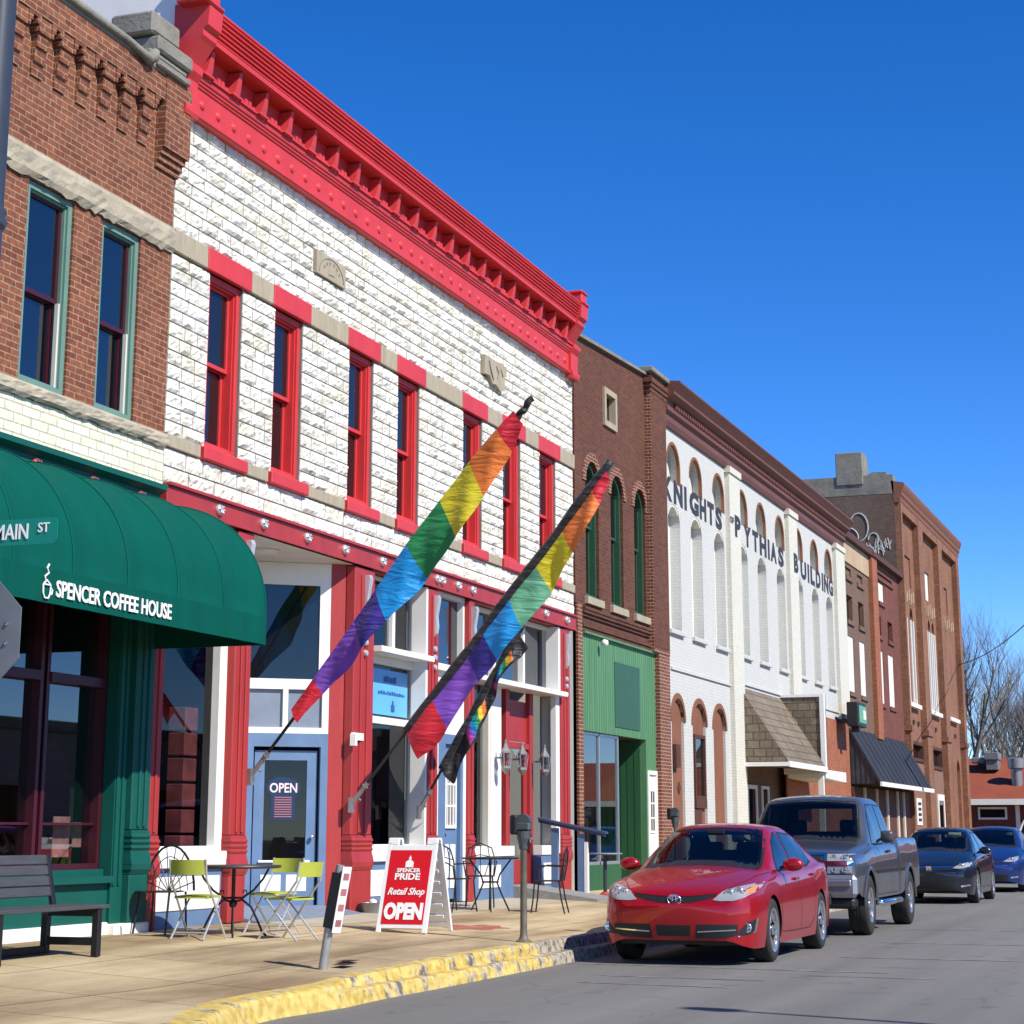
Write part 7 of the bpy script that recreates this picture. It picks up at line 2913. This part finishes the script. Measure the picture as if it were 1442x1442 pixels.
glasses(t, c, ws, [(-.6, 1.12), (.6, 1.12), (.52, 1.36), (-.52, 1.36)],
        [[(1.62, .955), (2.40, .965), (2.42, 1.345), (2.32, 1.345), (2.0, 1.24), (1.72, 1.07)], [(2.48, .97), (3.30, .995), (3.55, 1.06), (3.42, 1.22), (3.15, 1.325), (2.50, 1.35)]], bo)
cabin(t, 1.50, 3.75, .70, .96, 1.42, ((2.45, False), (3.35, True)), -1)
m = MB()
for sg in (1, -1):
    q = [(.66, 1.00), (.70, .985), (.655, 1.16), (.575, 1.355), (.55, 1.37), (.625, 1.15)]
    pass
# rubber edge round the windscreen, wipers on the cowl
c.strip([(-.69, .985), (-.35, 1.018), (0, 1.028), (.35, 1.018), (.69, .985)], .03, 'front', .004, m)
m.build("cowl", M['trim_black'], t, local=True)
HL = [(.43, .665), (.52, .655), (.66, .66), (.76, .69), (.835, .74), (.86, .80), (.855, .845), (.78, .825), (.64, .79), (.53, .755)]
for P in (HL, mirror_poly(HL)):
    sg = 1 if P is HL else -1
    m = c.patch(P, 'front', .006, .04)
    ho = m.build("headlight", M['lens'], t, local=True, smooth=True)
    for (py, pz, rr_) in ((.60, .725, .052), (.70, .745, .05)):
        h, n = c.hit((-3, sg * py, pz), (1, 0, 0))
        q = MB()
        q.lathe([(0, .004), (rr_ * .5, .002), (rr_ * .7, -.006), (rr_, -.010), (rr_ * 1.12, .004)], (h.x, h.y, h.z), 'x', 18)
        q.build("lamp", M['lamp_reflector'], ho, local=True, smooth=True)
    q = c.patch([(sg * .775, .715), (sg * .835, .755), (sg * .845, .82), (sg * .79, .80)], 'front', .009, .03)
    q.build("indicator", M['amber'], ho, local=True)
GR = [(-.46, .728), (-.2, .702), (0, .697), (.2, .702), (.46, .728), (.47, .708), (.36, .672), (.18, .640), (0, .628), (-.18, .640), (-.36, .672), (-.47, .708)]
m = c.patch(GR, 'front', .004, .04)
go = m.build("grille", M['trim_black'], t, local=True, smooth=True)
m = MB()
c.strip([(-.47, .738), (-.2, .712), (0, .707), (.2, .712), (.47, .738)], .014, 'front', .009, m)
m.build("grille_bar", M['paint_red'], go, local=True)
h, n = c.hit((-3, 0, .665), (1, 0, 0))
m = MB()
for (a, b, cy, cz) in ((.075, .052, 0, 0), (.022, .048, 0, 0), (.05, .018, 0, .022)):
    m.tube([(h.x - .014, cy + a * cos(2 * pi * k / 24), .665 + cz + b * sin(2 * pi * k / 24)) for k in range(25)], .0075, 6, cap=False)
m.build("emblem", M['chrome'], t, local=True, smooth=True)
m = MB()
m.lathe([(0, 0), (1, 0)], (0, 0, 0), 'x', 24)
for v in m.v:
    v.x, v.y, v.z = h.x - .010, v.y * .07, .665 + v.z * .048
m.build("emblem_backing", pmat("emblem_blue", (.02, .03, .10), .2), t, local=True)
for P in ([(.24, .275), (.60, .285), (.70, .32), (.70, .42), (.26, .42)], [(-.185, .30), (.185, .30), (.20, .41), (-.20, .41)]):
    for Q in ((P, mirror_poly(P)) if P[0][0] > 0 else (P,)):
        m = c.patch(Q, 'front', .004, .05)
        m.build("lower_grille", M['trim_black'], t, local=True, smooth=True)
for sg in (1, -1):
    m = MB()
    c.strip([(sg * .27, .345), (sg * .68, .365)], .014, 'front', .010, m)
    m.build("chrome_strip", M['chrome'], t, local=True)
    FL = [(sg * .70, .305), (sg * .80, .315), (sg * .842, .36), (sg * .858, .475), (sg * .80, .45), (sg * .72, .37)]
    m = c.patch(FL, 'front', .006, .04)
    fo = m.build("fog_lamp", M['trim_black'], t, local=True, smooth=True)
    h, n = c.hit((-3, sg * .785, .385), (1, 0, 0))
    q = MB()
    q.lathe([(0, -.006), (.035, -.008), (.045, -.014), (.052, -.004)], (h.x, h.y, h.z), 'x', 16)
    q.build("lamp", M['lamp_reflector'], fo, local=True, smooth=True)
    q = MB()
    c.strip([(sg * .70, .30), (sg * .842, .345), (sg * .862, .48)], .012, 'front', .010, q)
    q.build("chrome_edge", M['chrome'], fo, local=True)
m = MB()
c.strip([(-.55, .222), (0, .218), (.55, .222)], .03, 'front', .004, m)
m.build("air_dam", M['trim_black'], t, local=True)
m = MB()     # bonnet shut line
for sg in (-1, 1):
    c.strip([(.14, sg * .55), (.5, sg * .70), (1.0, sg * .775), (1.26, sg * .79)], .008, 'top', .002, m)
m.build("bonnet_gap", M['trim_black'], t, local=True)
doors(t, c, [[(1.40, .30), (1.36, .60), (1.42, .90)], [(2.45, .28), (2.46, .95)], [(1.40, .30), (2.0, .285), (3.0, .285)], [(3.33, .62), (3.45, .80), (3.50, .98)], [(3.0, .285), (3.25, .40), (3.33, .62)]], [(2.28, .85), (3.30, .88)], M['paint_red'])
mirrors(t, c, 1.66, 1.0, .86, M['paint_red'], 1.0)
for sg in (-1, 1):
    m = c.strip([(1.42, .945), (2.4, .955), (3.3, .985), (3.62, 1.03)], .014, 'side' if sg < 0 else 'other', .006)
    m.build("window_trim", M['trim_black'], t, local=True)
m = MB()     # dark interior seen as seats and mirror behind the glass is left to the tinted screen
h, n = c.hit((-3, 0, 1.36), (1, 0, 0))
m.bbox(h.x - .02, h.x - .004, -.10, .10, 1.33, 1.385, .005)
m.build("mirror_mount", M['trim_black'], t, local=True)

# ---- grey pickup
sp = dict(scale=(1.03, 1.06, 1.11), L=5.84, wm=.99, axles=(.98, 4.62), arch=.45, zw=.38, tr=.385, tw=.265, rr=.215, spokes=6, clear=.42, bow=.03, zmax=.80, tuck=.06, curve=.018,
    w=[(0, .90), (.05, .945), (.12, .96), (.4, .972), (1.0, .985), (3.5, .985), (3.64, .97), (3.70, .985), (5.5, .985), (5.75, .965), (5.84, .93)],
    sh=[(0, .96), (.04, 1.0), (.12, 1.02), (.5, 1.045), (1.35, 1.10), (2.0, 1.12), (3.5, 1.15), (3.66, 1.17), (3.72, 1.23), (5.7, 1.23), (5.84, 1.20)],
    top=[(0, 1.0), (.04, 1.06), (.12, 1.09), (.5, 1.14), (1.0, 1.19), (1.38, 1.225), (1.55, 1.33), (1.85, 1.60), (2.05, 1.75), (2.2, 1.80), (2.6, 1.83), (3.3, 1.825), (3.52, 1.80), (3.60, 1.60), (3.68, 1.27), (3.75, 1.245), (5.7, 1.245), (5.84, 1.22)],
    zr=[(0, .98), (.04, 1.035), (.12, 1.065), (.5, 1.11), (1.0, 1.15), (1.38, 1.18), (1.55, 1.275), (1.85, 1.53), (2.05, 1.67), (2.2, 1.725), (2.6, 1.755), (3.3, 1.75), (3.52, 1.73), (3.60, 1.55), (3.68, 1.26), (3.75, 1.24), (5.7, 1.24), (5.84, 1.21)],
    yr=[(0, .74), (.5, .78), (1.35, .80), (1.6, .77), (2.1, .70), (2.5, .68), (3.5, .68), (3.65, .72), (3.75, .90), (5.7, .92), (5.84, .85)],
    bot=[(0, .62), (.1, .58), (.4, .50), (1.6, .46), (3.6, .46), (4.1, .50), (5.3, .52), (5.84, .58)])
t, c, bo = base_car("pickup_truck", "dark grey pickup truck with chrome bumper parked behind the red car", "pickup", 28.62, 6.18, sp, M['paint_grey'], "vehicles parked along the kerb", 0.0)
glasses(t, c, [(-.74, 1.225), (0, 1.255), (.74, 1.225), (.66, 1.64), (.63, 1.70), (0, 1.74), (-.63, 1.70), (-.66, 1.64)], [(-.60, 1.30), (.60, 1.30), (.55, 1.68), (-.55, 1.68)],
        [[(1.78, 1.17), (2.78, 1.18), (2.78, 1.68), (2.28, 1.68), (2.0, 1.50)], [(2.88, 1.18), (3.42, 1.19), (3.42, 1.67), (2.88, 1.685)]], bo)
cabin(t, 1.62, 3.55, .80, 1.20, 1.76, ((2.62, False),), -1)
m = MB()
m.bbox(-.10, .10, -.97, .97, .50, .78, .05)
m.bbox(-.13, -.10, -.90, .90, .64, .72, .015)
b2 = m.build("bumper", M['bumper_chrome'], t, local=True)
m = MB()
m.bbox(-.112, -.05, -.62, .62, .40, .60, .02)
m.bbox(-.05, .25, -.93, .93, .36, .50, .04)
m.box(-.14, -.101, -.12, .12, .50, .60)
m.build("bumper_valance", M['trim_black'], b2, local=True)
m = c.patch([(-.52, .80), (.52, .80), (.52, 1.03), (-.52, 1.03)], 'front', .006, .06)
go = m.build("grille", M['trim_black'], t, local=True)
m = MB()
c.strip([(-.92, .925), (.92, .925)], .045, 'front', .018, m)
c.strip([(-.56, 1.04), (.56, 1.04)], .03, 'front', .014, m)
c.strip([(-.54, .79), (-.54, 1.04)], .03, 'front', .014, m)
c.strip([(.54, .79), (.54, 1.04)], .03, 'front', .014, m)
m.build("grille_surround", M['chrome'], go, local=True)
m = MB()
m.prism([(-.12, .895), (-.03, .895), (-.03, .865), (.03, .865), (.03, .895), (.12, .895), (.14, .955), (.03, .955), (.03, .985), (-.03, .985), (-.03, .955), (-.10, .955)], 'x', -.06, -.045)
m.build("emblem", M['gold'], go, local=True)
for sg in (1, -1):
    for (za, zb) in ((.955, 1.04), (.80, .895)):
        m = c.patch([(sg * .57, za), (sg * .90, za), (sg * .90, zb), (sg * .57, zb)], 'front', .008, .05)
        ho = m.build("headlight", M['lens'], t, local=True)
        h, n = c.hit((-3, sg * .70, (za + zb) / 2), (1, 0, 0))
        for yy in (.66, .80):
            q = MB()
            q.lathe([(0, -.012), (.02, -.010), (.035, -.018), (.04, -.004)], (h.x, sg * yy, (za + zb) / 2), 'x', 14)
            q.build("lamp", M['lamp_reflector'], ho, local=True)
doors(t, c, [[(1.62, .50), (1.62, 1.14)], [(2.83, .50), (2.83, 1.17)], [(3.47, .50), (3.47, 1.17)], [(3.64, .52), (3.64, 1.2)], [(1.62, .50), (3.47, .50)]], [(2.68, 1.06)], M['trim_black'])
m = MB()
for sv in ('side', 'other'):
    c.strip([(1.5, .80), (3.6, .80)], .04, sv, .010, m)
    c.strip([(3.75, .80), (4.1, .80)], .04, sv, .010, m)
m.build("side_moulding", M['trim_black'], t, local=True)
for sg in (-1, 1):
    m = MB()
    m.tube([(1.62, sg * .96, .40), (1.72, sg * 1.02, .39), (3.3, sg * 1.02, .39), (3.42, sg * .96, .40)], .045, 10)
    m.build("side_step", M['chrome'], t, local=True, smooth=True)
    m = MB()
    n = 16
    for xw in sp['axles']:
        m.grid(lambda a, b: (xw + (.452 + .05 * b) * cos(pi * a), sg * (.985 + .018 * sin(pi * b)), .38 + (.452 + .05 * b) * sin(pi * a)), n, 3)
    m.build("arch_flare", M['paint_grey'], t, local=True, smooth=True)
for sg in (-1, 1):
    m = MB()
    m.grid(lambda u, v: (1.88 - .075 * cos(pi * v), sg * (1.09 + .115 * max(-.8, min(.8, cos(2 * pi * u))) * sin(pi * v) ** .5), 1.26 + .10 * max(-.8, min(.8, sin(2 * pi * u))) * sin(pi * v) ** .5), 16, 10)
    m.prism([(sg * .93, 1.17), (sg * 1.02, 1.22), (sg * 1.02, 1.26), (sg * .93, 1.21)], 'x', 1.86, 1.92)
    m.build("wing_mirror", pmat("mirror_grey", (.06, .06, .065), .35), t, local=True, smooth=True, angle=60)
m = MB()
m.box(3.80, 5.70, -.86, .86, 1.2465, 1.2475)
m.build("bed_cover", M['trim_black'], t, local=True)

# ---- dark saloon and blue saloon farther along
def saloon(label, x, y, paint, L=4.53, H=1.435, hw=.875, emblem=True, chrome=True, name="parked_car"):
    k, q = H / 1.47, L / 4.81
    S = lambda tab, f=1.0: [(a * q, b * f) for a, b in tab]
    sp = dict(scale=(1.04, 1.05, 1.10), L=L, wm=hw, axles=(.93 * q, 3.72 * q), arch=.36, zw=.315, tr=.318, tw=.21, rr=.21, spokes=7, clear=.19, bow=.12, zmax=.52, tuck=.085,
        w=S([(0, .58), (.04, .69), (.10, .77), (.20, .83), (.40, .88), (.75, .908), (1.2, .912), (3.4, .912), (4.0, .895), (4.5, .85), (4.7, .80), (4.81, .68)], hw / .912),
        sh=S([(0, .60), (.06, .69), (.15, .74), (.35, .79), (.7, .84), (1.2, .885), (1.7, .91), (2.6, .94), (3.5, .975), (4.2, 1.0), (4.6, .99), (4.81, .88)], k),
        top=S([(0, .63), (.06, .72), (.15, .765), (.35, .83), (.7, .93), (1.0, 1.0), (1.15, 1.03), (1.35, 1.12), (1.7, 1.29), (2.0, 1.41), (2.25, 1.455), (2.6, 1.47), (3.0, 1.455), (3.4, 1.40), (3.8, 1.28), (4.2, 1.14), (4.35, 1.10), (4.6, 1.08), (4.74, 1.05), (4.81, .93)], k),
        zr=S([(0, .615), (.06, .705), (.15, .75), (.35, .81), (.7, .90), (1.0, .955), (1.15, .98), (1.35, 1.06), (1.7, 1.22), (2.0, 1.34), (2.25, 1.39), (2.6, 1.405), (3.0, 1.39), (3.4, 1.335), (3.8, 1.22), (4.2, 1.09), (4.35, 1.055), (4.6, 1.04), (4.74, 1.01), (4.81, .91)], k),
        yr=S([(0, .40), (.15, .56), (.5, .66), (1.0, .72), (1.2, .73), (1.6, .68), (2.1, .59), (2.4, .565), (3.2, .565), (3.7, .60), (4.2, .67), (4.81, .55)], hw / .912),
        bot=S([(0, .25), (.1, .20), (.3, .17), (.6, .17), (1.4, .18), (3.3, .18), (4.2, .22), (4.7, .27), (4.81, .32)]))
    t, c, bo = base_car(name, label, "car", x, y, sp, paint, "vehicles parked along the kerb")
    glasses(t, c, [(-.64 * hw / .912, 1.01 * k), (0, 1.055 * k), (.64 * hw / .912, 1.01 * k), (.54, 1.36 * k), (.30, 1.405 * k), (0, 1.415 * k), (-.30, 1.405 * k), (-.54, 1.36 * k)], [(-.55, 1.14 * k), (.55, 1.14 * k), (.50, 1.35 * k), (-.50, 1.35 * k)],
            [[(1.52 * q, .965 * k), (2.40 * q, .975 * k), (2.42 * q, 1.345 * k), (2.25 * q, 1.345 * k), (1.95 * q, 1.24 * k)], [(2.48 * q, .98 * k), (3.5 * q, 1.02 * k), (3.35 * q, 1.24 * k), (3.1 * q, 1.325 * k), (2.50 * q, 1.35 * k)]], bo)
    cabin(t, 1.45 * q, 3.8 * q, .68 * hw / .912, .97 * k, 1.4 * k, ((2.42 * q, False), (3.35 * q, True)), -1)
    HL = [(.45, .68 * k), (.62, .67 * k), (.78, .71 * k), (.815, .76 * k), (.80, .80 * k), (.62, .76 * k)]
    for P in (HL, mirror_poly(HL)):
        m = c.patch(P, 'front', .006, .04)
        ho = m.build("headlight", M['lens'], t, local=True, smooth=True)
        sg = 1 if P is HL else -1
        h, n = c.hit((-3, sg * .64, .72 * k), (1, 0, 0))
        s_ = MB()
        s_.lathe([(0, -.004), (.03, -.004), (.05, -.012), (.058, .004)], (h.x, h.y, h.z), 'x', 14)
        s_.build("lamp", M['lamp_reflector'], ho, local=True, smooth=True)
    m = c.patch([(-.44, .655 * k), (0, .63 * k), (.44, .655 * k), (.44, .69 * k), (0, .675 * k), (-.44, .69 * k)], 'front', .004, .05)
    go = m.build("grille", M['trim_black'], t, local=True)
    if chrome:
        m = MB()
        c.strip([(-.50, .705 * k), (0, .69 * k), (.50, .705 * k)], .028, 'front', .012, m)
        m.build("grille_bar", M['chrome'], go, local=True)
    if emblem:
        h, n = c.hit((-3, 0, .665 * k), (1, 0, 0))
        m = MB()
        m.bbox(h.x - .022, h.x - .01, -.055, .055, .625 * k, .72 * k, .008)
        m.build("emblem", M['chrome'], t, local=True)
    m = c.patch([(-.52, .28), (.52, .28), (.60, .40), (-.60, .40)], 'front', .004, .05)
    m.build("lower_grille", M['trim_black'], t, local=True)
    for sg in (-1, 1):
        m = c.strip([(sg * .62, .33), (sg * .78, .35)], .03, 'front', .010)
        m.build("fog_lamp", M['lamp_reflector'], t, local=True)
    doors(t, c, [[(1.38 * q, .30), (1.34 * q, .60), (1.40 * q, .88)], [(2.45 * q, .28), (2.46 * q, .95)], [(1.40 * q, .30), (3.0 * q, .285)], [(3.0 * q, .285), (3.3 * q, .6), (3.5 * q, .95)]], [(2.28 * q, .85), (3.30 * q, .88)], paint)
    mirrors(t, c, 1.56 * q, 1.0 * k, hw - .05, paint, 1.0)
    return t, c
t, c = saloon("very dark navy parked saloon car behind the pickup truck", 42.95, 6.22, M['paint_navy'])
m = MB()
h, n = c.hit((-3, -.32, 1.30), (1, 0, 0))
m.bbox(h.x - .03, h.x - .012, -.46, -.20, 1.27, 1.33, .004)
m.build("windscreen_sticker", pmat("sticker", (.20, .26, .22), .5, var=.3), t, local=True)
saloon("deep blue parked saloon car behind the dark navy one", 51.75, 6.12, M['paint_blue'], 4.87, 1.48, .925, False, False)
saloon("white car only showing its roof beyond the blue saloon", 66.0, 6.0, M['paint_white'], 4.9, 1.90, .95, False, False)
